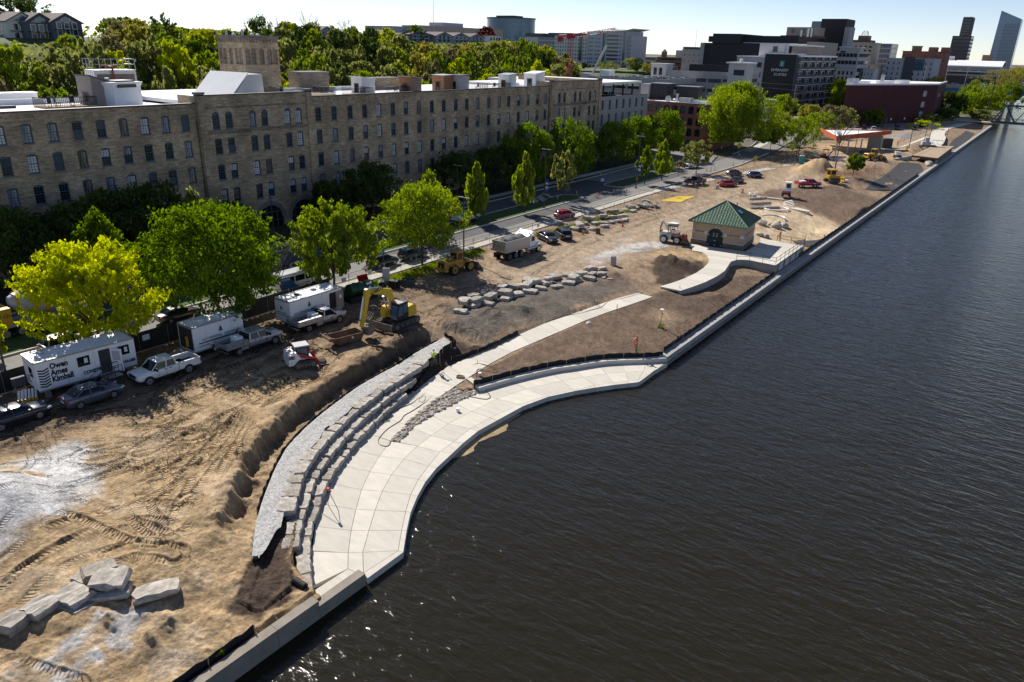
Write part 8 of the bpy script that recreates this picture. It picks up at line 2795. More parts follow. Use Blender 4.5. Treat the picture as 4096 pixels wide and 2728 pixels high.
MB().b2((-1.2,-.75,1.5),(.3,.75,2.9)).build('cab',M_yellow,t)
m=MB()
for s in(-1,1):
 m.b2((-1.0,s*.77,1.9),(.15,s*.73,2.75))
m.b2((.29,-.6,1.8),(.33,.6,2.75));m.b2((-1.23,-.6,1.8),(-1.19,.6,2.75))
m.build('cab_glass',M_glassd,t)
MB().b2((-1.35,-.9,2.9),(.45,.9,3.05)).build('cab_roof',M_yellow,t)
MB().prof([(2.1,.1),(2.3,.1),(2.45,.6),(2.3,1.15),(2.15,1.1),(2.25,.6)],-1.6,1.6).build('blade',M_yellow,t)
t=thing('concrete_buggy','white concrete hopper buggy on sand right of the far loader','buggy',(-38.0,251,0),.5,GM)
MB().add([(-.9,-.7,1.9),(.9,-.7,1.7),(.9,.7,1.7),(-.9,.7,1.9),(-.5,-.4,.8),(.5,-.4,.8),(.5,.4,.8),(-.5,.4,.8)],[(0,1,2,3),(4,7,6,5),(0,4,5,1),(1,5,6,2),(2,6,7,3),(3,7,4,0)]).build('hopper',M_white,t)
MB().b2((-1.0,-.6,.4),(1.0,.6,.8)).build('chassis',M_black,t)
for x in(-.7,.7):
 for s in(-1,1):
  wheel(t,x,s*.6,.32,.25)
t=thing('scissor_lift','blue grey lifting platform machine on the white path by the timber deck','lift',(-35.0,287.5,0),.35,GM)
for x in(-2.0,2.0):
 for s in(-1,1):
  wheel(t,x,s*.95,.5,.35)
MB().b2((-2.4,-.9,.5),(2.4,.9,1.0)).build('chassis',M_char2,t)
MB().b2((-2.1,-1.0,1.0),(.5,1.0,2.1)).build('engine_box',M_lav,t)
MB().b2((-1.2,-.3,2.1),(.1,.3,3.4)).build('mast',M_lav,t)
MB().b2((.9,-.9,1.5),(4.2,.9,1.65)).build('platform',M_white,t)
m=MB()
for x in(.9,2.5,4.2):
 for s in(-.9,.9):
  m.cyl((x,s,1.6),(x,s,2.7),.05,5)
for s in(-.9,.9):
 m.cyl((.9,s,2.7),(4.2,s,2.7),.05,5)
m.build('railing',M_white,t)
t=thing('mixer_truck','yellow concrete mixer truck with grey striped drum behind the yellow green tree','mixer truck',(-80.5,29.5,-.05),PI/2,ROADV)
MB().b2((-4.6,-1.2,1.1),(4.4,1.2,1.4)).build('chassis',M_precast,t)
for x in(-3.4,-2.0,3.2):
 for s in(-1,1):
  wheel(t,x,s*1.0,.55,.45,M_steel,8)
MB().b2((-4.8,-1.25,1.4),(-2.6,1.25,3.1)).build('rear_hopper',M_yellow,t)
text('High Grade',.6,M_ink,t,(-4.7,-1.27,2.2),(PI/2,0,0),shear=.3)
rings=[[(-2.2+i*.6,1.25*q*math.cos(2*PI*k/16),3.0+i*-.09+.3+1.25*q*math.sin(2*PI*k/16))for k in range(16)]for i,q in enumerate((.45,.75,.97,1.05,1.05,.98,.8,.5))]
MB().loft(rings).build('drum',M_lav,t,60)
for i in(1,3,5):
 rr2=[[(p[0]+dx,p[1]*1.02,(p[2]-3.2)*1.02+3.2)for p in rings[i]]for dx in(-.2,.3)]
 MB().loft(rr2,cap=False).build('drum_stripe',M_yellow,t,60)
MB().b2((2.7,-1.2,1.2),(4.8,1.2,3.1)).build('cab',M_white,t)
MB().b2((3.0,-1.22,2.1),(4.2,1.22,2.9)).build('cab_glass',M_glassd,t)
# the green roofed shelter
rs=thing('park_shelter','tan brick shelter with a green standing seam pyramid roof and arched gate','park building',(-39.6,113.2,0),math.radians(6))
M_tanb=brick_mat('tan_brick',(.42,.29,.19),(.50,.36,.24),(.46,.37,.28),stain=.08)
M_brb=brick_mat('base_brick',(.15,.105,.08),(.19,.135,.10),(.18,.15,.12),stain=.1)
hw_,hd_=3.95,3.75
arc_=[(-.3-1.25,-.3+1.25,.0,2.85,1.25)]
ob('wall',wall_mesh('wall',(0,-hd_),(1,0),(0,-1),(-hw_,hw_),(.75,3.5),[(-1.55,.95,.75,2.85,1.25)],M_tanb,.35),rs)
m=MB().b2((-hw_,-hd_+.36,.75),(hw_-.02,hd_,3.5))
m.b2((hw_-.02,-hd_+.01,.75),(hw_,hd_,3.5))
m.build('wall',M_tanb,rs)
m=MB()
m.b2((-hw_-.08,-hd_-.08,-.3),(-1.56,hd_+.08,.78));m.b2((.96,-hd_-.08,-.3),(hw_+.08,hd_+.08,.78));m.b2((-1.56,-hd_+.4,-.3),(.96,hd_+.07,.78))
m.build('base_wall',M_brb,rs)
m=MB()
m.b2((-hw_-.14,-hd_-.14,.78),(-1.56,-hd_-.0,.9));m.b2((.96,-hd_-.14,.78),(hw_+.14,-hd_,.9));m.b2((hw_,-hd_-.13,.781),(hw_+.14,hd_+.14,.899))
m.build('water_table',M_precast_w,rs)
m=MB()
m.b2((-hw_-.02,-hd_-.03,2.05),(-1.75,-hd_+.01,2.15));m.b2((1.15,-hd_-.03,2.05),(hw_+.02,-hd_+.01,2.15));m.b2((hw_-.01,-hd_-.02,2.05),(hw_+.03,hd_,2.15))
m.build('string_course',M_red_brick,rs)
for x in(-hw_+.2,-1.8,1.2,hw_-.22):
 MB().b2((x-.22,-hd_-.06,1.75),(x+.22,-hd_+.02,2.25)).build('quoin_stone',M_precast_w,rs)
MB().b2((hw_-.02,-hd_-.05,1.75),(hw_+.06,-hd_+.45,2.25)).build('quoin_stone',M_precast_w,rs)
MB().b2((hw_-.02,hd_-.45,1.75),(hw_+.06,hd_+.02,2.25)).build('quoin_stone',M_precast_w,rs)
for k in range(17):
 t0,t1=PI*k/17+.015,PI*(k+1)/17-.015
 pts=[(-.3+math.cos(t)*q_,1.6+math.sin(t)*q_)for t,q_ in((t0,1.26),(t0,1.6),(t1,1.6),(t1,1.26))]
 mm_=MB().add([(p[0],-hd_-.05,p[1])for p in pts]+[(p[0],-hd_+.02,p[1])for p in pts],[(3,2,1,0),(4,5,6,7),(0,1,5,4),(1,2,6,5),(2,3,7,6),(3,0,4,7)])
 mm_.build('arch_brick' if k!=8 else 'keystone',M_tanb if k!=8 else M_precast_w,rs)
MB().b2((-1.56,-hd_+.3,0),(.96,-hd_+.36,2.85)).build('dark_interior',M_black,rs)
gt=MB()
for k in range(19):
 x=-1.5+k*2.4/18
 zt_=1.6+math.sqrt(max(.01,1.25**2-(x+.3)**2))
 gt.b2((x-.025,-hd_+.08,.03),(x+.025,-hd_+.13,zt_-.04))
for z in(.15,1.0,1.7):
 gt.b2((-1.54,-hd_+.06,z),(.94,-hd_+.15,z+.08))
gate=gt.build('gate',mat('gate_teal',(.03,.06,.065),.5),rs)
for x,z in((-.55,2.0),(-.05,2.0),(-.55,1.65),(-.05,1.65),(-1.35,1.75),(.75,1.75),(-.3,.95),(-1.3,.25),(-.3,.25),(.7,.25)):
 MB().cyl((x,-hd_+.05,z),(x,-hd_+.0,z),.13,10).build('medallion',mat('medallion',(.25,.36,.34),.5),gate)
M_groof=mat('green_metal_roof',(.12,.19,.125),.4,.3)
e=.65
E_=[(-hw_-e,-hd_-e),(hw_+e,-hd_-e),(hw_+e,hd_+e),(-hw_-e,hd_+e)]
ZA=6.55
m=MB().add([(p[0],p[1],3.5)for p in E_]+[(p[0],p[1],3.66)for p in E_]+[(-.15,0,ZA)],[(3,2,1,0),(0,1,5,4),(1,2,6,5),(2,3,7,6),(3,0,4,7),(4,5,8),(5,6,8),(6,7,8),(7,4,8)])
m.build('roof',M_groof,rs)
for side in range(4):
 a,b=E_[side],E_[(side+1)%4]
 L=math.dist(a,b)
 n=int(L/.42)
 for k in range(1,n):
  t_=k/n
  p=(a[0]+(b[0]-a[0])*t_,a[1]+(b[1]-a[1])*t_,3.66)
  f_=1-abs(2*t_-1)
  mx,my=(a[0]+b[0])/2,(a[1]+b[1])/2
  up=((-.15-mx)*f_,(0-my)*f_,(ZA-3.66)*f_)
  q_=(p[0]+up[0],p[1]+up[1],p[2]+up[2])
  MB().tube([(p[0],p[1],p[2]+.03),(q_[0],q_[1],q_[2]+.03)],.035,4).build('roof_seam',M_groof,rs)
 MB().tube([(a[0],a[1],3.7),(-.15,0,ZA+.04)],.07,4).build('hip_cap',M_groof,rs)
sk=MB().box((0,0,0),(.8,1.3,.2))
o=sk.build('skylight',M_glassb,rs,loc=(2.2,-.3,5.12))
o.rotation_euler=(0,.56,0)
MB().cyl((1.3,1.0,5.4),(1.3,1.0,6.3),.06,6).build('vent_pipe',M_black,rs)
# quarried stones lying about
STN=[rock_mesh('stone_block',M_stone if k%3 else M_stone2,(1.45,.95,.5),700+k,.15)for k in range(8)]
ORD=('first','second','third','fourth','fifth','sixth','seventh','eighth','ninth','tenth','eleventh','twelfth','thirteenth','fourteenth','fifteenth','sixteenth','seventeenth','eighteenth','nineteenth','twentieth','twenty-first','twenty-second','twenty-third','twenty-fourth')
def stone(me,label,p,sc,rz,group,z=0.0,tilt=(0,0)):
 o=ob('stone_block',me,None,(p[0],p[1],H1(p[0],p[1])+z))
 o.scale=sc if hasattr(sc,'__len__')else(sc,)*3
 o.rotation_euler=(tilt[0],tilt[1],rz)
 return tag(o,label,'stone',group)
FG='big pale stone blocks in the left foreground'
for i,(p,sc,rz,z,lab)in enumerate((((-37.37,9.46,0),(.85,1.5,1.2),.42,.22,'pale stone block leftmost of the foreground blocks'),((-37.31,10.76,0),(.85,1.5,1.1),.3,.22,'pale oblong stone block second from the left in the foreground'),((-36.92,12.27,0),(1.25,1.5,.9),.2,.20,'sand stained stone block third from the left, resting on a flat one'),((-36.46,12.17,0),(1.2,1.4,.6),.1,-.02,'flat dark stone under the sand stained foreground block'),((-35.9,13.73,0),(1.45,1.3,.6),.9,.1,'long flat stone beneath the diamond shaped foreground block'),((-36.35,14.03,0),(1.3,1.6,.85),.75,.52,'diamond shaped pale stone block on top of a flat stone'),((-37.75,14.11,0),(1.25,1.25,1.0),1.25,.3,'pale stone block topmost of the foreground group'),((-38.11,13.34,0),(.7,.9,.5),.3,.05,'small sand covered stone left of the topmost foreground block'),((-37.08,14.87,0),(.45,.6,.8),.3,.12,'small white stone right of the topmost foreground block'),((-34.18,15.29,0),(1.6,1.2,.8),1.15,.25,'wide flat pale stone block rightmost of the foreground group'))):
 stone(STN[i%8],lab,p,sc,rz,FG,z,(.04*(i%3-1),.05*(i%2)))
GM_='stone blocks heaped in a long row by the haul road'
ROW=[(215,605,.15),(235,560,.6),(300,550,.1),(240,525,.2),(320,530,.55),(300,495,.15),(400,545,.1),(415,505,.5),(372,475,.25),(445,470,.25),(495,435,.2),(525,510,.1),(520,475,.55),(600,480,.15),(535,420,.15),(578,430,.35),(610,425,.1),(665,425,.5),(690,462,.15),(668,385,.25),(712,400,.45),(765,440,.2),(800,405,.2),(815,380,.5),(845,365,.35),(872,428,.1),(870,370,.35),(955,403,.15),(955,350,.15),(990,370,.5),(1015,345,.25),(1000,385,.1),(1045,340,.25),(1100,375,.2),(1118,345,.3),(1105,300,.35),(1180,340,.3),(1180,305,.15),(1198,362,.02),(1240,372,-.05)]
ROWP=[(-50.09,60.72,0),(-51.27,62.67,0),(-50.43,63.37,0),(-52.36,64.14,0),(-50.66,64.2,0),(-52.59,66.08,0),(-49.52,64.94,0),(-50.29,66.37,0),(-52.15,67.55,0),(-51.23,68.47,0),(-51.87,70.8,0),(-49.03,67.86,0),(-49.75,68.69,0),(-48.91,69.91,0),(-51.85,72,0),(-50.72,71.78,0),(-50.8,72.89,0),(-49.52,72.8,0),(-48.3,71.84,0),(-51.23,75.35,0),(-49.82,74.75,0),(-47.96,73.73,0),(-48.65,75.92,0),(-48.95,76.88,0),(-49.39,78.6,0),(-46.9,75.65,0),(-48.85,78.63,0),(-46.54,77.95,0),(-48.42,80.98,0),(-46.77,79.57,0),(-47.61,81.86,0),(-46.46,79.42,0),(-47.34,82.53,0),(-45.41,81.32,0),(-46.01,83.05,0),(-47.5,85.1,0),(-45.16,83.95,0),(-46.6,86.51,0),(-44.43,83.36,0),(-43.49,83.3,0)]
sr=random.Random(9)
for i,p in enumerate(ROWP):
 up=ROW[i][2]
 big=sr.uniform(.85,1.2)*(.45 if i>37 else 1)
 half=('near','middle','far')[min(2,i//14)]
 stone(STN[sr.randrange(8)],'grey stone block, %s in the %s part of the long stone row'%(ORD[i%14]if i<42 else '',half),p,(big*1.1,big*sr.uniform(.9,1.25),big),sr.uniform(-.5,.5)+(PI/2 if i%3 else .5),GM_,max(.02,up-.02),(sr.uniform(-.06,.06),sr.uniform(-.06,.06)))
GF_='stone blocks heaped along the wire fence'
FP=[(-61.76,104.45,0),(-62.05,106.37,0),(-62.65,109.22,0),(-59.81,104.07,0),(-63.42,112.05,0),(-59.51,106.47,0),(-61.34,110.4,0),(-62.55,115.28,0),(-60.18,111.45,0),(-58.98,109.7,0),(-63.36,119.62,0),(-59.58,113.16,0),(-61.42,116.92,0),(-62.82,120.77,0),(-62.36,121.85,0),(-58.98,114.88,0),(-59.84,117.74,0),(-62.77,124.17,0),(-58.67,116.37,0),(-62.71,126.3,0),(-61.19,124.27,0),(-62.15,127.52,0),(-62,129.08,0),(-63.7,134.94,0),(-62.42,132.34,0),(-60.87,128.71,0),(-60.78,130.93,0),(-61.52,133.93,0),(-59.89,131.04,0),(-59.8,131.84,0),(-63.83,105.33,0)]
for i,p in enumerate(FP):
 s_=sr.uniform(.8,1.25)*(.7 if i in(10,13,14,27,28,29)else 1)
 stone(STN[sr.randrange(8)],'grey stone block %s in the %s part of the fence side heap'%(ORD[i%11],('near','middle','far')[i//11]),p,(s_*1.15,s_*1.1,s_*(1.5 if i in(10,13,14)else 1)),sr.uniform(0,3),GF_,.2+.35*(i%3==1),(sr.uniform(-.1,.1),sr.uniform(-.1,.1)))
BL=[boulder_mesh('boulder',M_stone,800+k,(1.0,.7,.55),.2)for k in range(4)]
for i,(p,s_,lab)in enumerate((((-36.84,123.17,0),.8,'round boulder nearest the shelter corner'),((-35.77,123.34,0),.85,'round boulder second from the shelter corner'),((-39.13,130.65,0),1.3,'long pale boulder left in the boulder row'),((-37.79,131.86,0),.7,'dark small boulder in the boulder row'),((-37.19,133.9,0),1.0,'pale boulder at the back of the boulder row'),((-36.55,131.21,0),1.3,'flat wide boulder in the middle of the boulder row'),((-35.84,133.33,0),1.2,'pale boulder at the right end of the boulder row'))):
 o=ob('boulder',BL[i%4],None,(p[0],p[1],H1(p[0],p[1])+.25*s_),i*1.3)
 o.scale=(s_*.8,)*3
 tag(o,lab,'boulder','boulders on the sand behind the shelter')
t=thing('stone_seating','three curved tiers of dark stone blocks behind the shelter','stone wall',group='stone terrace courses')
for c,line in enumerate(([(-45.38,142.88,0),(-43.43,145.25,0),(-41.28,147.75,0)],[(-46.43,145.93,0),(-45,147.64,0),(-43.65,149.66,0)],[(-47.54,149.11,0),(-46.4,150.8,0),(-45.59,152.51,0)])):
 L_=resample([p[:2]for p in line],7)
 for k in range(6):
  mx,my=(L_[k]+L_[k+1])/2
  l=math.dist(L_[k],L_[k+1])
  ob('block',rock_mesh('block',M_stone2,(l-.04,.9,.55),900+c*10+k),t,(mx,my,H1(mx,my)+.12+c*.32),math.atan2(L_[k+1][1]-L_[k][1],L_[k+1][0]-L_[k][0]))
t=thing('concrete_stairs','pale concrete garden stairs with a long kerb behind the shelter','stairs')
SA,SB=(-41.94,152.78,0),(-38.82,151.14,0)
for k in range(6):
 a=[SA[0]+(SB[0]-SA[0])*k*.0+((-39.42,148.75,0)[0]-SA[0])*k/6,SA[1]+((-39.42,148.75,0)[1]-SA[1])*k/6]
 b=[(-41.31,156.11,0)[0]+(SB[0]-(-41.31,156.11,0)[0])*k/6,(-41.31,156.11,0)[1]+(SB[1]-(-41.31,156.11,0)[1])*k/6]
 d=[((-39.42,148.75,0)[0]-SA[0])/6,((-39.42,148.75,0)[1]-SA[1])/6]
 MB().prism([(a[0],a[1]),(b[0],b[1]),(b[0]+d[0]*.9,b[1]+d[1]*.9),(a[0]+d[0]*.9,a[1]+d[1]*.9)][::-1],-.6,.42-k*.12).build('stair_tread',M_conc,t)
wall_along([p[:2]for p in((-48.83,155.59,0),(-47.33,155.34,0),(-45.14,155.75,0),(-42.96,155.76,0))],.7,-.3,.32,'kerb_wall',M_conc,t)
MB().prism([p[:2]for p in((-39.42,148.75,0),(-38.68,150.68,0),(-35.73,149.08,0),(-35.6,148.01,0),(-36.67,148.08,0))][::-1],-.5,.05).build('landing_slab',M_conc,t)
for k in range(3):
 p=((-50.24,157.25,0),(-49.78,156.82,0),(-49.29,156.26,0))[k]
 MB().box((p[0],p[1],.35),(.5,1.6,.5),.5).build('cast_step',M_conc,t)
for i,(p,rx,ry,lab)in enumerate((((-41.44,146.16,0),2.4,1.1,'white plastic drain ring on the sand below the stone tiers'),((-39.27,137.94,0),2.0,1.0,'white curved kerb form lying on the sand'))):
 MBt=MB().tube([(p[0]+rx*math.cos(a*.3),p[1]+ry*2*math.sin(a*.3),H1(p[0],p[1])+.12)for a in range(21 if i==0 else 12)],.16,6)
 tag(MBt.build('drain_form',M_white),lab,'form')
# wire fences
M_wire=mat('fence_wire',(.30,.31,.31),.5,.5)
def wire_fence(label,a,b,h,n,sheet_m=None,group='fences around the site'):
 """posts, rails and a mesh of real wires (spaced wider than life); or an opaque screen"""
 t=thing('site_fence',label,'fence',(0,0,0),0,group)
 a,b=Vector(a),Vector(b)
 d=b-a
 L=d.length
 for k in range(n+1):
  p=a+d*k/n
  MB().cyl((p.x,p.y,p.z-.1),(p.x,p.y,p.z+h+.06),.03,5).build('post',M_steel,t)
 for k in range(n):
  p,q=a+d*k/n,a+d*(k+1)/n
  m=MB()
  if sheet_m:
   u=Vector((-d.y,d.x,0)).normalized()*.02
   m.prism([(p.x+u.x,p.y+u.y),(q.x+u.x,q.y+u.y),(q.x-u.x,q.y-u.y),(p.x-u.x,p.y-u.y)],a.z+.04,a.z+h)
   m.build('screen_panel',sheet_m,t)
  else:
   w_=int((q-p).length/.28)
   for i in range(w_+1):
    for sgn in(-1,1):
     s=p+(q-p)*(i/w_)
     e_=p+(q-p)*min(1,max(0,i/w_+sgn*h/(q-p).length*.6))
     m.add([(s.x,s.y,s.z+.05),(s.x+.007,s.y+.007,s.z+.05),(e_.x+.007,e_.y+.007,e_.z+h),(e_.x,e_.y,e_.z+h)],[(0,1,2,3)])
   m.tube([(p.x,p.y,p.z+h),(q.x,q.y,q.z+h)],.022,4)
   m.tube([(p.x,p.y,p.z+.05),(q.x,q.y,q.z+.05)],.018,4)
   m.build('wire_panel',M_wire,t)
 return t
M_screen=mat('screen_mesh',(.020,.019,.017),.85,var=.3,vs=1.5)
f1=wire_fence('black screened fence behind the white trailers',(-66.6,12,0),(-66.6,56,0),1.9,15,M_screen)
wire_fence('wire mesh fence along the sidewalk behind the green fuel tank',(-66.5,56,0),(-66.2,83,0),1.8,9)
wire_fence('wire mesh fence along the sidewalk behind the dump truck and boulders',(-66.2,83.2,0),(-62.5,135,0),1.8,15)
wire_fence('wire fence panels between the yellow mat and the black pickup',(-62.6,141,0),(-60.8,176,0),1.9,10)
wire_fence('wire fence panels curving off to the turquoise toilet',(-60.6,176.4,0),(-57,212,0),1.9,9)
wire_fence('tall wire fence along the riverside parking lot',((-45.33,297.67,0)[0],(-45.33,297.67,0)[1],0),((-43.91,383.67,0)[0],(-43.91,383.67,0)[1],0),2.4,22)
for y in(33.2,44.6,58,62.3,86,98.5,103.2,112.5,130,148,160):
 x=-66.55 if y<57 else-66.3+.075*max(0,y-83)
 tag(MB().b2((x+.04,y-.35,1.0),(x+.07,y+.35,1.55)).build('fence_sign',M_signw),'white notice board hung on the site fence, %s from the near end'%ORD[(33.2,44.6,58,62.3,86,98.5,103.2,112.5,130,148,160).index(y)],'sign','white notices on the site fence')
r=np.random.default_rng(3)
n=15000
y=r.uniform(57,84,n)
x=-66+np.abs(r.normal(size=n))*1.3*np.clip(1.2-np.abs(y-71)/16,.1,1)+.2
yb=np.r_[y,r.uniform(88,135,5000)]
xb=np.r_[x,-65.8+.075*(yb[n:]-83)+r.random(5000)*.9]
n=len(xb)
hh=.16+.28*r.random(n)*(1+(yb>88)*.5)
a=r.random(n)*6.28
dx,dy=np.cos(a)*.05,np.sin(a)*.05
zb=np.full(n,-.06)
lx,ly=r.normal(size=n)*.12,r.normal(size=n)*.12
V=np.stack([np.stack([xb-dx,yb-dy,zb],1),np.stack([xb+dx,yb+dy,zb],1),np.stack([xb+lx,yb+ly,zb+hh],1)],1).reshape(-1,3)
me=np_mesh('verge_grass',V,np.arange(3*n).reshape(n,3),LF['fresh'])
set_attr(me,'tint',r.random(n)*.8,'FACE','FLOAT')
tag(ob('verge_grass',me),'long green grass along the wire fence','grass',kind='stuff')
# lamps, signs, cones
def lamp(label,p,h,banner=False,mark=False,heads=2):
 t=thing('street_lamp',label,'street lamp',(p[0],p[1],0),0,'street lamps')
 MB().cyl((0,0,0),(0,0,h),.11,8,.07).build('pole',M_dsteel,t)
 MB().cyl((0,0,0),(0,0,.25),.22,8).build('base',M_dsteel,t)
 for s in((-1,1)if heads==2 else(1,)):
  MB().b2((s*.1,-.12,h-.06),(s*.95,.12,h+.05)).build('lamp_head',M_steel,t)
 if banner:
  MB().b2((.0,-.03,h*.5),(.85,.03,h*.5+.05)).build('banner_arm',M_dsteel,t)
  b=MB().b2((.14,-.012,h*.5-2.35),(.82,.012,h*.5)).build('banner',mat('banner_blue',(.03,.09,.30),.7),t)
  for z,hgt,mt in((h*.5-.75,.35,M_signw),(h*.5-1.5,.5,M_signw),(h*.5-1.2,.12,M_glassb)):
   MB().b2((.2,-.02,z-hgt/2),(.76,-.013,z+hgt/2)).build('banner_print',mt,b)
 if mark:
  MB().box((.1,-.14,2.1),(.3,.03,.9)).build('hazard_board',M_yellow,t)
  for k in range(4):
   MB().box((.1,-.16,1.78+k*.22),(.3,.012,.08)).build('hazard_stripe',M_black,t)
 return t
lamp('tall lamp post with blue banner at the near end of the median',(-75.47,115.89,0),10.8,True)
lamp('tall lamp post with blue banner and yellow hazard board on the median',(-72.53,147.93,0),11.0,True,True)
lamp('dark lamp post beside the yellow wheel loader',(-64.48,78.76,0),8.6,False)
lamp('lamp post behind the left end of the site office',(-67.0,21.3),7.2)
lamp('lamp post against the mill left of the entrance arches',(-89.2,65.5),7.4)
lamp('lamp post against the mill behind the wheel loader tree',(-89.2,107),7.4)
lamp('thin dark lamp post at the corner by the red brick building',(-88.18,225.09,0),9,heads=1)
for i,(p,h_)in enumerate((((-62.05,230.99,0),9.0),((-39.75,281.65,0),9.5),((-38.62,305.07,0),9.0),((-38.68,317.29,0),9.0),((-49.43,247.47,0),7.5),((-36.17,345.71,0),7))):
 lamp('thin dark pole at the far works, %s from the left'%ORD[(0,2,3,4,1,5)[i]],p,h_,heads=1)
t=thing('utility_pole','wooden utility pole with wires in front of the lettered hotel wall','utility pole',(-105,372,0))
MB().cyl((0,0,0),(0,0,15),.2,7).build('pole',M_greyw,t)
MB().box((0,0,12.5),(2.4,.15,.2)).build('cross_arm',M_greyw,t)
for k,z in enumerate((14.8,12.6)):
 MB().tube([(-60+6*i,30-3*i*1.0,z+0.02*(i-10)**2*.4)for i in range(14)],.025,3).build('wire',M_dsteel,t)
def cone(label,p,kind='tube',z=0.0):
 t=thing({'tube':'traffic_tube','drum':'traffic_drum','cone':'traffic_cone'}[kind],label,{'tube':'delineator','drum':'traffic drum','cone':'traffic cone'}[kind],(p[0],p[1],z),0,'orange and white traffic markers')
 if kind=='cone':
  MB().cyl((0,0,.04),(0,0,.75),.17,10,.04).build('cone_body',M_orange,t)
  MB().box((0,0,.02),(.4,.4,.04)).build('base',M_orange,t)
  return t
 r0,h=(.09,1.05)if kind=='tube' else(.29,.95)
 MB().cyl((0,0,0),(0,0,.06),r0*2.1 if kind=='tube' else .4,10).build('base',M_black,t)
 MB().cyl((0,0,.06),(0,0,h),r0,10,r0*.85).build('tube',M_orange,t)
 for z0 in(.28,.62):
  MB().cyl((0,0,h*z0),(0,0,h*z0+h*.17),r0*1.02+.004,10).build('white_band',M_signw,t)
 return t
for i,p in enumerate(((-78.13,124.85,0),(-77.83,131.64,0),(-73.45,132.14,0),(-72.93,131.82,0),(-72.93,138.51,0),(-72.79,143.98,0),(-86.21,156.3,0),(-70.6,183.3,0),(-69.78,184.12,0),(-69.56,186.13,0),(-69.11,198.17,0),(-68.5,204.56,0),(-80.37,210.1,0),(-78.96,209.93,0),(-68.22,210.88,0),(-69.14,216.89,0),(-82.02,216.2,0),(-83.7,215.83,0),(-74.14,216.61,0))):
 cone('orange and white delineator tube on the roadway, %s from the left'%ORD[(0,1,2,3,5,6,4,7,9,11,14,16,8,12,17,18,10,13,15)[i]],p,'tube',-.05)
cone('orange and white striped drum by the pale steps on the haul road',(-52.5,158.45,0),'drum')
cone('orange cone lying in front of the fence side boulders',(-56.96,112.31,0),'cone')
cone('orange cone on the dark planter among the boulders',(-58.89,102.31,0),'cone')
cone('orange cone on the black geotextile slope',(-31.27,208.07,-0.6),'cone',-.6)
for i,(p,s_,lab)in enumerate((((-75.72,220.05,0),1,'yellow diamond warning sign by the willow'),((-61.59,224.77,0),1,'yellow green pedestrian crossing sign at the street bend'),((-62.58,195.75,0),.5,'yellow arrow board on the street by the fence end'))):
 t=thing('road_sign',lab,'road sign',(p[0],p[1],0),0,'road signs')
 MB().cyl((0,0,0),(0,0,2.9),.05,6).build('post',M_steel,t)
 o=MB().box((0,-.06,2.9),(1.0*s_+.25,.03,1.0*s_+.25)).build('sign_plate',mat('sign_yellow',(.75,.62,.02),.5),t)
 MB().box((0,-.09,2.9),(.14,.02,.55)).build('sign_symbol',M_black,o)
 MB().box((.1,-.09,3.05),(.35,.02,.14),0).build('sign_symbol',M_black,o)
 if i<2:
  for c in(o,):
   c.location=(0,0,2.9);c.data.transform(Matrix.Translation((0,0,-2.9)))
   c.rotation_euler=(0,PI/4,.3)
   for ch in c.children:
    ch.data.transform(Matrix.Translation((0,0,-2.9)));ch.rotation_euler=(0,-PI/4,0)
for i,(p,lab)in enumerate((((-69.69,58.33,0),'small blue sign on a post beside the vase shaped tree'),((-67.64,66.19,0),'tall blue sign on a grey post by the sidewalk'),((-68.82,71.55,0),'small blue sign nearest the black SUV'))):
 t=thing('blue_sign',lab,'sign',(p[0],p[1],0),0,'small blue signs by the sidewalk')
 MB().cyl((0,0,0),(0,0,2.2+(i==1)),.05,6).build('post',M_dsteel,t)
 MB().box((0,-.06,2.0+(i==1)*1.1),(.5,.03,.55)).build('sign_plate',mat('sign_blue',(.03,.2,.5),.5),t)
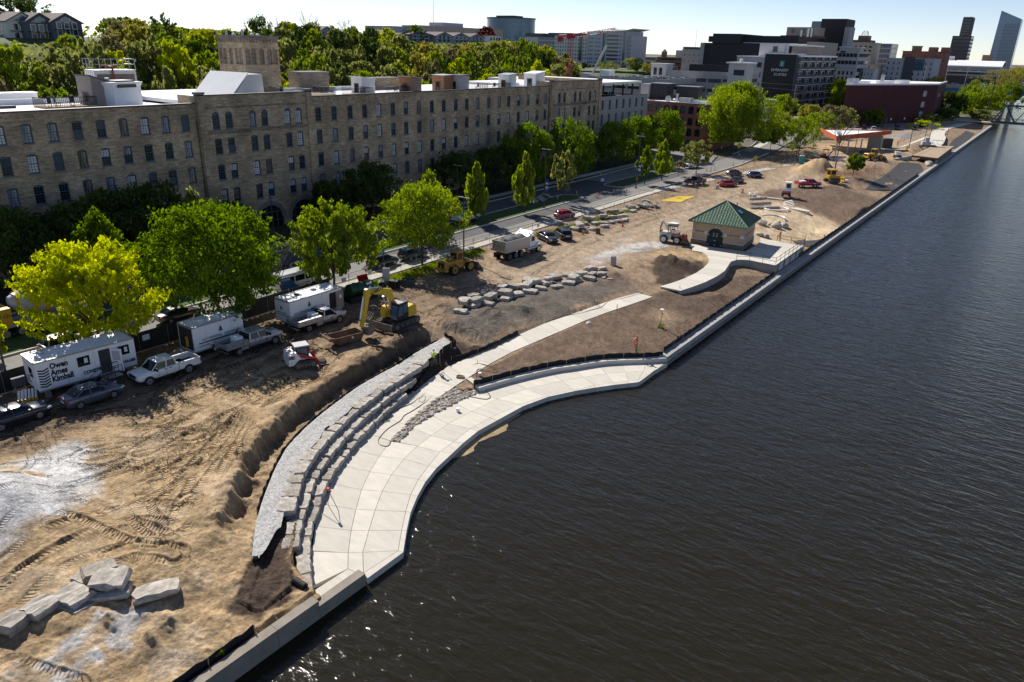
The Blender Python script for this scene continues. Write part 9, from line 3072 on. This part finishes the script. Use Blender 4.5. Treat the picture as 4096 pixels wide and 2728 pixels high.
# people
def person(label,p,z,rz,top,legs,skin,helmet,pose='stand',group='workers on the site'):
 """one continuous skinned figure; facing local +x"""
 t=thing('person',label,'person',(p[0],p[1],z),rz,group)
 J={'pel':(0,0,.95,.16,.13),'waist':(.01,0,1.1,.155,.12),'chest':(.03,0,1.33,.175,.13),'neck':(.03,0,1.5,.065,.065),'head':(.05,0,1.63,.10,.10),'top':(.05,0,1.74,.075,.075)}
 kn=.0 if pose=='stand' else .32
 for s,n in((1,'l'),(-1,'r')):
  k=kn if(s<0)else .03
  J['hip'+n]=(0,s*.11,.88,.105,.105)
  J['knee'+n]=(.02+k,s*.12,.5+k*.45,.07,.07)
  J['ank'+n]=(-.03+k*.9,s*.12,.09+k*.55,.05,.05)
  J['toe'+n]=(.16+k*.9,s*.13,.045+k*.55,.045,.04)
  J['sh'+n]=(.02,s*.2,1.43,.075,.075)
  if pose=='stand':
   J['el'+n]=(.0,s*.27,1.14,.052,.052);J['ha'+n]=(.12,s*.27,.9,.04,.04);J['fi'+n]=(.16,s*.27,.8,.035,.03)
  elif s>0:
   J['el'+n]=(.02,s*.32,1.16,.055,.055);J['ha'+n]=(.14,s*.18,1.0,.04,.04);J['fi'+n]=(.2,s*.12,.97,.035,.03)
  else:
   J['el'+n]=(.25,s*.28,1.36,.055,.055);J['ha'+n]=(.52,s*.26,1.42,.04,.04);J['fi'+n]=(.6,s*.25,1.43,.035,.03)
 names=list(J)
 E_=[('pel','waist'),('waist','chest'),('chest','neck'),('neck','head'),('head','top')]
 for n in 'lr':
  E_+=[('pel','hip'+n),('hip'+n,'knee'+n),('knee'+n,'ank'+n),('ank'+n,'toe'+n),('chest','sh'+n),('sh'+n,'el'+n),('el'+n,'ha'+n),('ha'+n,'fi'+n)]
 me=bpy.data.meshes.new('body')
 me.from_pydata([J[k][:3]for k in names],[(names.index(a),names.index(b))for a,b in E_],[])
 o=ob('body',me,t)
 md=o.modifiers.new('skin','SKIN')
 for i,k in enumerate(names):
  me.skin_vertices[0].data[i].radius=(J[k][3],J[k][4])
  me.skin_vertices[0].data[i].use_root=(k=='pel')
 o.modifiers.new('sub','SUBSURF').levels=1
 o.modifiers['sub'].render_levels=1
 dg=bpy.context.evaluated_depsgraph_get()
 m2=bpy.data.meshes.new_from_object(o.evaluated_get(dg))
 o.modifiers.clear()
 o.data=m2
 m2.materials.clear()
 for q_ in(skin,top,legs,M_black):
  m2.materials.append(q_)
 for f in m2.polygons:
  c=f.center
  hand=math.hypot(c.x,abs(c.y))>.42 and c.z>1.2 if pose!='stand' else(c.z<.96 and abs(c.y)>.22)
  f.material_index=3 if c.z<.13 else 0 if(c.z>1.5 or hand)else 1 if c.z>.93 else 2
  f.use_smooth=True
 if helmet:
  MB().ball((.05,0,1.72),(.14,.12,.1),10,6).build('helmet',helmet,t,50)
  MB().cyl((.1,0,1.69),(.1,0,1.7),.15,10).build('helmet_brim',helmet,t)
 return t
M_hiviz=mat('hi_vis_yellow',(.50,.72,.02),.7)
M_hivo=mat('hi_vis_orange',(.75,.16,.02),.7)
M_khaki=mat('khaki_trousers',(.12,.10,.075),.9)
M_skin=mat('skin',(.38,.22,.15),.6)
M_jean=mat('dark_jeans',(.03,.035,.05),.9)
p=(-44.21,49.32,-1.05)
t=person('worker in hi-vis yellow jacket and white helmet leaning on a shovel by the terrace',p,-1.05,.9,M_hiviz,M_khaki,M_skin,M_white,'lean')
m=MB()
for s in(-.12,.12):
 m.tube([(-.14,s,1.05),(-.155,-s,1.42)],.02,4)
m.tube([(-.13,-.17,1.08),(-.16,0,1.06),(-.13,.17,1.08)],.02,4)
m.build('reflective_strip',M_glassb,t)
t=thing('shovel','long wooden handled shovel held upright by the hi-vis worker','shovel',(p[0]+.62*math.cos(.9)+.25*math.sin(.9),p[1]+.62*math.sin(.9)-.25*math.cos(.9),-1.05))
MB().cyl((0,0,.2),(.0,0,1.5),.022,6).build('handle',M_wood,t)
MB().b2((-.1,-.015,-.08),(.1,.015,.24)).build('blade',M_dsteel,t)
person('small figure in red by the shelter corner',(-43.52,107.66,0),0,2.5,M_red,M_red,M_skin,None)
person('worker in orange vest by the parking lot fence',(-44.23,287.48,0),0,1.0,M_hivo,M_jean,M_skin,M_hivo)
person('worker in yellow vest on sand beside the white footpath',(-38.8,271.39,0),0,2.0,M_hiviz,M_jean,M_skin,M_white)
person('worker in yellow vest with white helmet under the orange roof beam',(-52.34,269.37,0),0,0,M_hiviz,M_jean,M_skin,M_hivo)
person('worker in hi-vis vest on the sidewalk by the red brick building',(-82.35,223.75,0),0,0,M_hiviz,M_jean,M_skin,M_white)
# small things on the site
t=thing('survey_tripod','black surveying tripod standing on the pale river walk','tripod',(-34.44,27.64,-1.7),0)
for k in range(3):
 a=2.1*k+.5
 MB().cyl((.62*math.cos(a),.62*math.sin(a),0),(.06*math.cos(a),.06*math.sin(a),1.45),.022,5).build('leg',M_black,t)
MB().cyl((0,0,1.42),(0,0,1.52),.1,8).build('head',M_black,t)
MB().box((0,0,1.64),(.16,.14,.22)).build('laser_level',M_orange,t)
t=thing('gps_pole','survey pole with a white disc antenna on bare soil','survey pole',(*(-31.48,73.43,-0.8)[:2],H1(*(-31.48,73.43,-0.8)[:2])))
MB().cyl((0,0,0),(0,0,2.0),.035,6).build('pole',M_steel,t)
MB().cyl((0,0,2.0),(0,0,2.08),.22,14).build('antenna',M_white,t)
MB().box((.06,0,1.55),(.1,.12,.25)).build('controller',M_yellow,t)
tree('weed_clump','green weed clump at the foot of the survey pole',*(-31.36,73.21,-0.8)[:2],H1(*(-31.36,73.21,-0.8)[:2]),.45,.5,.02,'fresh','round',None,12,20,.16,.5,seed=210,cat='plant')
tree('weed_clump','green weeds growing by the near parapet wall',*(-28.2,15.18,-1)[:2],-1.0,.35,.3,.02,'fresh','round',None,8,14,.14,.5,seed=211,cat='plant')
for i,(p,lab)in enumerate((((-30.38,65.32,-1.1),'wooden post with an orange life ring behind the seat wall'),((-33.49,123.29,0),'wooden post with an orange life ring behind the white terrace'))):
 t=thing('life_ring_post',lab,'life ring',(p[0],p[1],H1(p[0],p[1])),0,'life ring posts')
 MB().box((0,0,.85),(.14,.14,1.9)).build('post',M_wood,t)
 MB().tube([(-.12,.36*math.cos(a*.35),1.15+.36*math.sin(a*.35))for a in range(19)],.085,7).build('ring',M_orange,t)
for i,p in enumerate(((-37.38,74.01,-0.7),(-40.88,74.82,-0.5),(-31.55,10.01,0),(-40.74,74.44,0),(-34.58,85.47,-0.4),(-60.27,152.31,0),(-38.6,144.9,0),(-43.07,103.23,0))):
 o=MB().box((0,0,.35),(.06,.06,.95)).build('survey_stake',M_wood,loc=(p[0],p[1],H1(p[0],p[1])))
 tag(o,'thin wooden survey stake %s'%('right of the white footpath in bare soil','left of the white footpath','in the sand of the left foreground','by the rubble slope','at the gap in the white path','beside the haul road','below the concrete stairs','in front of the shelter')[i],'stake','wooden survey stakes')
t=thing('drain_pipe','black corrugated plastic pipe lying across the lowest terrace stones','pipe')
p0,p1=(-29.89,21.06,-1),(-28.92,21.05,-1)
MB().cyl(p0,p1,.2,14).build('pipe_wall',M_black,t)
for k in range(9):
 a=Vector(p0).lerp(Vector(p1),(k+.5)/9)
 d=(Vector(p1)-Vector(p0)).normalized()*.03
 MB().cyl(a-d,a+d,.225,14).build('pipe_rib',M_black,t)
for i,(pts,mt,lab)in enumerate((([(-41.25,50.79,-1.6),(-42.08,51.9,-1.5),(-42.55,53.73,-1.4),(-41.64,53.02,-1.4),(-42.16,52.18,-1.5),(-41.51,53.13,-1.4),(-39.28,52.94,-1.2),(-39.21,52.31,-1.2),(-40.75,51.99,-1.4),(-39.71,50.42,-1.5)],mat('hose_red',(.16,.05,.035),.6),'thin red brown hose looped across the white footpath'),([(-41.53,43.02,-1.68),(-41.76,43.99,-1.68),(-42.56,46.06,-1.68),(-42.73,47.19,-1.68),(-42.4,48.09,-1.68),(-41.99,47.15,-1.68),(-42.73,46.87,-1.68),(-43.29,45.94,-1.68),(-44.11,46.07,-1.68)],mat('hose_green',(.16,.20,.12),.6),'pale green hose coiled at the top of the river walk'),([(-37.88,37.06,-1.68),(-37.46,36.25,-1.68),(-38.14,36.06,-1.68),(-38.85,36.64,-1.68),(-39.48,38.29,-1.68),(-39.65,39.92,-1.68),(-40.06,40.89,-1.68),(-40.11,41.93,-1.68),(-40.37,43.95,-1.68),(-40.81,45.64,-1.68),(-40.47,46.82,-1.68)],mat('hose_brown',(.10,.06,.045),.6),'long brown hose snaking down to the tip of the cobble bed'),([(-40.82,38.98,-1.68),(-40.81,39.77,-1.68),(-41.32,40.96,-1.68),(-41.15,43.04,-1.68),(-41.37,44.01,-1.68),(-41.13,44.79,-1.68),(-40.52,43.82,-1.68),(-41.14,43.9,-1.68),(-41.75,45.79,-1.68),(-42.24,47.58,-1.68)],mat('hose_dk',(.05,.05,.05),.6),'dark air hose lying over the slabs of the river walk'),([(-41.04,39.07,-1.68),(-41.11,39.53,-1.68),(-40.49,39.51,-1.68),(-40.51,38.93,-1.68),(-41.01,38.97,-1.68),(-41.11,39.66,-1.68),(-40.34,39.42,-1.68),(-40.66,38.96,-1.68)],mat('hose_lime',(.25,.32,.16),.6),'small coil of lime green hose on the river walk'),([(-37.58,49.14,-1.68),(-36.54,48.47,-1.68),(-36.51,47.76,-1.68),(-37.51,47.4,-1.68),(-38.13,47.2,-1.68)],M_bark,'brown cord looped beside the end of the seat wall'),([(-42.2,66.12,-0.85),(-41.39,69.1,-0.75),(-40.42,70.97,-0.7),(-40,72.3,-0.62),(-39.48,74.04,-0.55),(-39.7,76.36,-0.5),(-38.81,78.4,-0.4),(-37.74,81.42,-0.28)],M_bark,'brown cable trailing along the upper white footpath'))):
 P=smooth_line([(q_[0],q_[1])for q_ in pts],5)
 zz=np.interp(np.linspace(0,1,len(P)),np.linspace(0,1,len(pts)),[q_[2]for q_ in pts])
 tag(MB().tube([(a[0],a[1],float(z_)+(.05 if i in(0,6)else 0))for a,z_ in zip(P,zz)],.036,5).build('hose',mt),lab,'hose','hoses lying on the concrete')
for i,(p,lab)in enumerate((((-36.97,44.35,-1.7),'white bucket with a hose on the river walk'),((-38.1,68.7,-0.75),'white survey dome lying on bare soil'),((-39.71,50.94,-1.45),'white bucket on soil by the footpath'),((-29.26,134.93,-0.4),'white bucket on sand near the river wall'),((-51.26,183.69,0),'white block with an orange stake on the sand'))):
 o=MB().cyl((0,0,0),(0,0,.3 if i!=1 else .14),.15 if i!=1 else .28,12,.17 if i!=1 else .2)
 o=o.build('bucket',M_white,loc=(p[0],p[1],p[2]if i==0 else H1(p[0],p[1])))
 tag(o,lab,'bucket','white buckets and domes')
 MB().cyl((0,0,.3 if i!=1 else .14),(0,0,.33 if i!=1 else .2),.175 if i!=1 else .12,12).build('lid',M_white,o)
t=thing('wooden_form_box','small open wooden box at the head of the cobble bed','box',(*(-41.05,49.62,-1.6)[:2],-1.55),.4)
for a,b in(((-.35,-.2),(.35,-.16)),((-.35,.16),(.35,.2)),((-.35,-.16),(-.31,.16)),((.31,-.16),(.35,.16))):
 MB().b2((a[0],a[1],0),(b[0],b[1],.25)).build('side_board',M_wood,t)
t=thing('manhole_riser','grey concrete pipe section standing on end beside the stone row','pipe',(*(-46.45,89.65,0)[:2],0))
MB().cyl((0,0,0),(0,0,1.25),.42,16).build('pipe_wall',M_conc_m,t)
MB().cyl((0,0,1.25),(0,0,1.3),.30,14).build('inner_rim',M_conc_d,t)
t=thing('fuel_tank','dark green cylindrical fuel tank on a black cradle by the fence','tank',(-62.3,56.9,0),PI/2-.1)
MB().cyl((-1.6,0,1.35),(1.6,0,1.35),.72,18).build('tank_shell',mat('tank_green',(.012,.065,.03),.4),t)
MB().b2((-2.0,-.95,0),(1.9,.95,.7)).build('cradle',M_black,t)
for x in(-.7,.5):
 MB().tube([(x,.75*math.cos(a*.35),1.35+.75*math.sin(a*.35))for a in range(19)],.04,4).build('strap',M_black,t)
MB().box((.9,-.58,1.85),(.8,.1,.22)).build('label_plate',M_signw,t)
o=MB().box((0,0,0),(.35,.02,.35)).build('hazard_diamond',M_signw,t,loc=(.9,-.73,1.35));o.rotation_euler=(0,PI/4,0)
o=tag(MB().box((0,0,.9),(1.3,.12,2.0)).build('steel_sheet',M_red,loc=(-64.3,59.8,.1)),'leaning red steel panel behind the fuel tank','panel')
o.rotation_euler=(.1,-.25,.5)
for i,(x,y,lab)in enumerate(((-63.4,61.0,'spare black excavator bucket beside the red panel'),(-62.2,62.3,'spare black fork attachment on the ground'))):
 t=thing('attachment',lab,'machine attachment',(x,y,0),.8+i,'machine attachments by the fence')
 bucket(t,0,.9,.9,M_black,1.1)
 for k in range(3):
  MB().box((-.3,-.45+k*.45,.5),(.14,.1,1.0)).build('tine',M_track,t)
o=tag(MB().box((0,0,.9),(.9,.22,1.9)).build('standing_slab',M_precast_w,loc=(-64.6,63.4,0)),'grey concrete slab standing on edge in the grass','slab')
o.rotation_euler=(-.1,.05,.7)
t=thing('planter_bin','open grey steel bin tipped on the grass edge','bin',(-61.9,64.6,0),.5)
for a,b in(((-.8,-.5),(.8,-.42)),((-.8,.42),(.8,.5)),((-.8,-.42),(-.72,.42)),((.72,-.42),(.8,.42))):
 MB().b2((a[0],a[1],0),(b[0],b[1],.75)).build('side_panel',M_char2,t)
MB().b2((-.72,-.42,.05),(.72,.42,.4)).build('fill',M_greyw,t)
t=thing('utility_cabinet','grey electrical cabinet on a post at the left end of the site office','cabinet',(-65.6,21.6,0),1.5)
MB().box((0,0,1.05),(1.0,.35,.8)).build('cabinet_box',M_char2,t)
for s in(-.35,.35):
 MB().box((s,0,.33),(.1,.1,.66)).build('post',M_wood,t)
t=thing('barricade_lights','pile of white traffic tubes with yellow feet by the site office','traffic gear',(-63.9,21.4,0),1.2)
for k in range(6):
 a=MB().cyl((-.6+k*.24,-.2,.15),(-.5+k*.24,.35,.75),.09,8).build('tube',M_white,t)
 MB().box((-.6+k*.24,-.3,.1),(.2,.25,.18)).build('foot',M_yellow,a)
t=thing('portable_toilet','turquoise portable toilet at the bend of the street','toilet',(*(-56.01,215,0)[:2],0),.3)
MB().box((0,0,1.1),(1.3,1.3,2.1)).build('cabin',mat('turquoise',(.03,.26,.28),.5),t)
MB().box((0,0,2.25),(1.35,1.35,.25),0,.7).build('roof',M_precast_w,t)
MB().box((0,-.66,1.05),(.9,.05,1.9)).build('door',mat('turquoise2',(.05,.30,.32),.5),t)
tag(MB().prism([p[:2]for p in((-62.03,138.07,0),(-61.53,145.05,0),(-58.82,147.95,0),(-58.33,139.5,0))],-.02,.06).build('yellow_mat',mat('mat_yellow',(.60,.42,.03),.8,var=.2,vs=4)),'yellow textured mat lying beside the wire fence','mat')
for i,(p,h_,lab)in enumerate((((-58.74,160.22,0),.8,'pale utility pedestal behind the red sedan'),((-59.95,103.95,0),.7,'dark stone planter among the fence side boulders'),((-57.41,104.66,0),.9,'spare rusty bucket by the fence side boulders'),((-82.28,150.39,0),.6,'white utility box on the far sidewalk'))):
 o=MB().box((0,0,h_/2),(.7+.6*(i==1),.6,h_),.3,.85).build('site_box',(M_precast_w,M_dsteel,M_rust,M_white)[i],loc=(p[0],p[1],0))
 tag(o,lab,'box')
 MB().box((0,0,h_+.03),(.6,.5,.06),.3).build('lid',(M_precast_w,M_dsteel,M_rust,M_white)[i],o)
for i,p in enumerate(((-82.22,116.12,0),(-82.06,117.77,0),(-81.74,119.59,0),(-80.13,119.57,0),(-80.76,122.06,0),(-80.42,123.96,0),(-80.58,125.42,0),(-79.68,117.75,0),(-79.88,113.93,0),(-79.63,121.57,0))):
 o=ob('broken_slab',STN[i%8],None,(p[0],p[1],.3+.25*(i%3)),i*1.1)
 o.scale=(1.1,1.1,.5)
 o.rotation_euler=(.4*math.sin(i*2),.5*math.cos(i*3),i)
 tag(o,'broken slab of grey concrete in the shaded rubble on the median, %s from the left'%ORD[(0,2,3,5,6,8,9,4,1,7)[i]],'rubble','broken concrete on the median')
# far end: canopy frame, deck, bridge, cranes
t=thing('canopy_frame','rust orange steel roof frame on slender posts at the far building works','canopy')
M_beam=mat('primer_orange',(.42,.085,.03),.6,var=.15,vs=1)
C0,C1,C2=(-66,271,4.3),(-54.8,246,4.6),(-44.8,275,5.2)
for a,b,h_ in((C1,C2,1.5),(C0,C1,1.9),(C0,C2,1.0)):
 m=MB()
 m.add([(a[0],a[1],a[2]-h_*.5),(b[0],b[1],b[2]-.6),(b[0],b[1],b[2]+.6),(a[0],a[1],a[2]+h_*.5),(a[0]-.3,a[1]+.3,a[2]-h_*.5),(b[0]-.3,b[1]+.3,b[2]-.6),(b[0]-.3,b[1]+.3,b[2]+.6),(a[0]-.3,a[1]+.3,a[2]+h_*.5)],[(0,1,2,3),(7,6,5,4),(0,4,5,1),(3,2,6,7),(1,5,6,2),(0,3,7,4)])
 m.build('fascia_beam',M_beam,t)
MB().add([(C0[0]+.3,C0[1]-.3,4.5),(C1[0],C1[1]+.6,4.7),(C2[0]-.6,C2[1]-.3,5.4),(C0[0]+.3,C0[1]-.3,4.6),(C1[0],C1[1]+.6,4.8),(C2[0]-.6,C2[1]-.3,5.5)],[(2,1,0),(3,4,5),(0,1,4,3),(1,2,5,4),(2,0,3,5)]).build('roof_deck',M_white_r,t)
for p in((-52.3,251),(-49.3,254.5),(-55.5,250.5),(-49.3,271),(-58,262)):
 MB().box((p[0],p[1],2.0),(.35,.35,4.6)).build('column',M_steel,t)
MB().b2((-50.5,270,0),(-46.5,272,4.2)).build('block_wall',M_conc_m,t)
MB().b2((-58,256,0),(-50,257,.8)).build('footing',M_conc_m,t)
for i,(x,y,a,b,h_,lab)in enumerate(((-47,256,6,1.0,.9,'low dark concrete wall right of the far loader'),(-53,236,9,.6,.5,'long pale concrete footing left of the far loader'),(-46.5,277,4,2.5,3.0,'dark steel frame stack at the right end of the canopy'),(-58,238,5,.5,.4,'short pale footing behind the small red machine'),(-39.3,191.5,1.8,1.0,.5,'bundle of white boards beside the bulldozer'))):
 o=MB().box((0,0,h_/2),(a,b,h_)).build('site_block',(M_char2,M_conc,M_track,M_conc,M_white)[i],loc=(x,y,0));o.rotation_euler=(0,0,.9)
 tag(o,lab,'footing' if i in(1,3)else 'stack')
dk2=thing('timber_deck','tan timber overlook deck on concrete legs above the river wall','deck')
D4=[(-34.76,256.46,0.6),(-27.74,254.85,0.6),(-28.21,295.57,0.6),(-33.95,290.95,0.6)]
nb=24
for k in range(nb):
 a=[D4[0][i]+(D4[3][i]-D4[0][i])*k/nb for i in range(2)]
 b=[D4[1][i]+(D4[2][i]-D4[1][i])*k/nb for i in range(2)]
 a2=[D4[0][i]+(D4[3][i]-D4[0][i])*(k+.97)/nb for i in range(2)]
 b2_=[D4[1][i]+(D4[2][i]-D4[1][i])*(k+.97)/nb for i in range(2)]
 MB().prism([a,b,b2_,a2],.5,.6).build('deck_board',mat('deck_tan',(.40,.30,.20),.85,var=.15,vs=2)if k==0 else bpy.data.materials['deck_tan'],dk2)
MB().prism([p[:2]for p in D4],.05,.5).build('edge_beam',M_rust,dk2)
for k in range(6):
 t_=(k+.2)/6
 MB().box((D4[1][0]+(D4[2][0]-D4[1][0])*t_-.3,D4[1][1]+(D4[2][1]-D4[1][1])*t_,-1.0),(.7,1.0,2.0)).build('column',M_conc_m,dk2)
wall_along([(-37.76,246.92,0)[:2],(D4[0][0],D4[0][1])],.5,-1.4,[.1,.5],'wing_wall',M_conc_m,dk2)
m=MB()
for k in range(8):
 t_=k/7
 x,y=D4[0][0]+(D4[3][0]-D4[0][0])*t_,D4[0][1]+(D4[3][1]-D4[0][1])*t_
 m.cyl((x,y,.6),(x,y,1.7),.05,5)
m.tube([(D4[0][0],D4[0][1],1.7),(D4[3][0],D4[3][1],1.7)],.05,4)
m.build('railing',M_wood,dk2)
for i,(x,y)in enumerate(((-31.5,261),(-30.7,259),(-30.1,256.5),(-29.6,254),(-29.2,251.5),(-29,249))):
 o=ob('boulder',BL[i%4],None,(x,y,-.9),i)
 o.scale=(1.1,)*3
 tag(o,'pale riprap boulder under the timber deck, %s from the left'%ORD[i],'boulder','riprap under the timber deck')
def drape(name,L1,L2,nu,nv,mt,lab,cat):
 a,b=resample([p[:2]for p in L1],nu),resample([p[:2]for p in L2],nu)
 vs=[]
 for i in range(nu):
  for j in range(nv):
   x,y=a[i]+(b[i]-a[i])*j/(nv-1)
   vs.append((x,y,H1(x,y)+.06+.07*float(fbm(np.array([x]),np.array([y]),2.2,3,301)[0])))
 m=MB().add(vs,[(i*nv+j,i*nv+j+1,(i+1)*nv+j+1,(i+1)*nv+j)for i in range(nu-1)for j in range(nv-1)])
 return tag(m.build(name,mt,smooth=60),lab,cat)
M_geo=mat('geotextile',(.045,.045,.05),.9,var=.35,vs=1.2,bump=.4,bs=3)
drape('geotextile',[(-33.94,188.25,0),(-34.63,202.31,0),(-34.45,211.36,0),(-34.99,227.15,0),(-36.07,244.64,0),(-34.48,247.28,0)],[(-28.04,196.22,-1.1),(-27.8,202.85,-1.1),(-27.72,213.96,-1.1),(-27.99,227.41,-1.1),(-28.86,239.98,-0.9),(-31.65,251.21,-0.6)],26,14,M_geo,'black geotextile sheet spread over the slope before the timber deck','geotextile')
drape('geotextile',[(-31.36,307.2,0),(-32.88,337.04,0),(-32.92,358.84,0),(-33.43,382.8,0)],[(-28.45,305.82,-0.8),(-28.5,330.53,-0.9),(-28.87,357.21,-0.9),(-29.66,379.41,-0.9)],16,8,M_geo,'dark erosion blanket on the bank beyond the timber deck','geotextile')
drape('geotextile',[(-32.03,125.62,0),(-31.52,127.66,0),(-29.62,129.09,0)],[(-29.39,124.29,-1.1),(-28.55,127.49,-1.1),(-28.56,134.22,-1)],16,12,M_geo,'crumpled black sheeting beside the white terrace','geotextile')
for i,(p,lab)in enumerate((((-40.27,204.08,0),'orange mesh tree guard around the small dark green tree'),((-37.76,215.96,0),'orange mesh tree guard around the short leafless tree'),((-42.99,198.42,0),'orange mesh tree guard around the tall leafless tree'))):
 t=thing('tree_guard',lab,'fence',(p[0],p[1],0),0,'orange mesh tree guards')
 for k in range(8):
  a0,a1=k*PI/4,(k+1)*PI/4
  m=MB()
  for z in range(5):
   m.tube([(2.4*math.cos(a0),2.4*math.sin(a0),.15+z*.22),(2.4*math.cos(a1),2.4*math.sin(a1),.15+z*.22)],.03,3)
  m.build('mesh_panel',mat('mesh_orange',(.40,.12,.07),.8)if(i,k)==(0,0)else bpy.data.materials['mesh_orange'],t)
  MB().cyl((2.4*math.cos(a0),2.4*math.sin(a0),-.2),(2.4*math.cos(a0),2.4*math.sin(a0),1.15),.04,4).build('post',M_wood,t)
t=thing('truss_bridge','dark blue green steel truss footbridge starting at the right edge','bridge')
M_tr=mat('truss_steel',(.025,.05,.055),.5)
for yb in(433,438.5):
 for k in range(8):
  x0=-28.4+k*9.3
  for a,b,r_3 in(((x0,.6),(x0+4.6,8.0),.28 if k==0 else .2),((x0+4.6,8.0),(x0+9.3,.6),.2),((x0+4.6,8.0),(x0+13.9,8.0),.28)):
   MB().cyl((a[0],yb,a[1]),(b[0],yb,b[1]),r_3,6).build('truss_bar',M_tr,t)
 MB().b2((-28.4,yb-.2,.1),(46,yb+.2,.6)).build('bottom_chord',M_tr,t)
 m=MB()
 for k in range(30):
  m.cyl((-28.4+k*2.5,yb+.3,.6),(-28.4+k*2.5,yb+.3,1.9),.06,4)
 m.cyl((-28.4,yb+.3,1.9),(46,yb+.3,1.9),.08,4)
 m.build('guard_rail',M_tr,t)
MB().b2((-60,432.6,-.25),(46,438.9,.1)).build('deck',M_walk,t)
MB().b2((-31.5,431.5,-3),(-27.2,440,-.3)).build('abutment',M_brown_brick,t)
MB().b2((8,433,-3),(10,439,.1)).build('pier',M_conc_d,t)
t=thing('tower_crane','red lattice tower crane with its jib pointing right','crane',(-203.3,330,0))
def lattice(a,b,w_,n,r0,name,mt):
 a,b=Vector(a),Vector(b)
 d=(b-a).normalized()
 u=d.cross(Vector((0,1,.1))).normalized()*w_/2
 v=d.cross(u).normalized()*w_/2
 m=MB()
 cs=[u+v,u-v,-u-v,-u+v]
 for c in cs:
  m.cyl(a+c,b+c,r0,4)
 for k in range(n):
  p,q_=a+(b-a)*k/n,a+(b-a)*(k+1)/n
  for i in range(4):
   m.cyl(p+cs[i],q_+cs[(i+1)%4],r0*.6,3)
   m.cyl(q_+cs[i],q_+cs[(i+1)%4],r0*.6,3)
 return m.build(name,mt,t)
M_cr=mat('crane_red',(.42,.02,.04),.5)
lattice((0,0,0),(0,0,33),1.9,12,.11,'mast',M_cr)
lattice((0,0,33.5),(10,0,35),1.6,6,.14,'jib',M_cr)
lattice((10,0,35),(15,0,35.6),1.5,4,.13,'jib',M_white)
lattice((15,0,35.6),(24,0,36.8),1.4,6,.13,'jib',M_cr)
lattice((0,0,33.5),(-6.5,0,33.3),1.6,4,.14,'counter_jib',M_cr)
MB().b2((-7,-1,31),(-4.8,1,33.4)).build('counterweight',M_cr,t)
MB().b2((-1.6,-1.3,32.6),(1.6,1.3,34.6)).build('slew_cab',M_cr,t)
t=thing('mobile_crane','long grey slanting boom of a mobile crane standing behind the parking deck','crane',(-192,330,12))
lattice((0,0,1.5),(8.8,0,18),.7,14,.12,'boom',M_steel)
MB().b2((-4,-1.3,.6),(3,1.3,2.2)).build('carrier',M_white,t)
MB().b2((-1.5,-1.2,2.2),(1.0,1.2,3.8)).build('cab',M_white,t)
for x,y,z,h_,lab in((-318,360,36,22,'thin radio mast on the hill behind the townhouses'),(-236,560,22,25,'tall thin radio mast behind the pale concrete block'),(-262,118,26,8,'thin utility pole behind the hill crest houses'),(-258,176,27,10,'thin utility pole against the sky left of the tower')):
 t=thing('radio_mast',lab,'mast',(x,y,z-3))
 MB().cyl((0,0,0),(0,0,h_),.22,5,.06).build('mast_pole',M_steel,t)
 for k in range(3):
  MB().box((0,0,h_*(.75+.1*k)),(1.0,.08,.08),.8).build('cross_arm',M_steel,t)
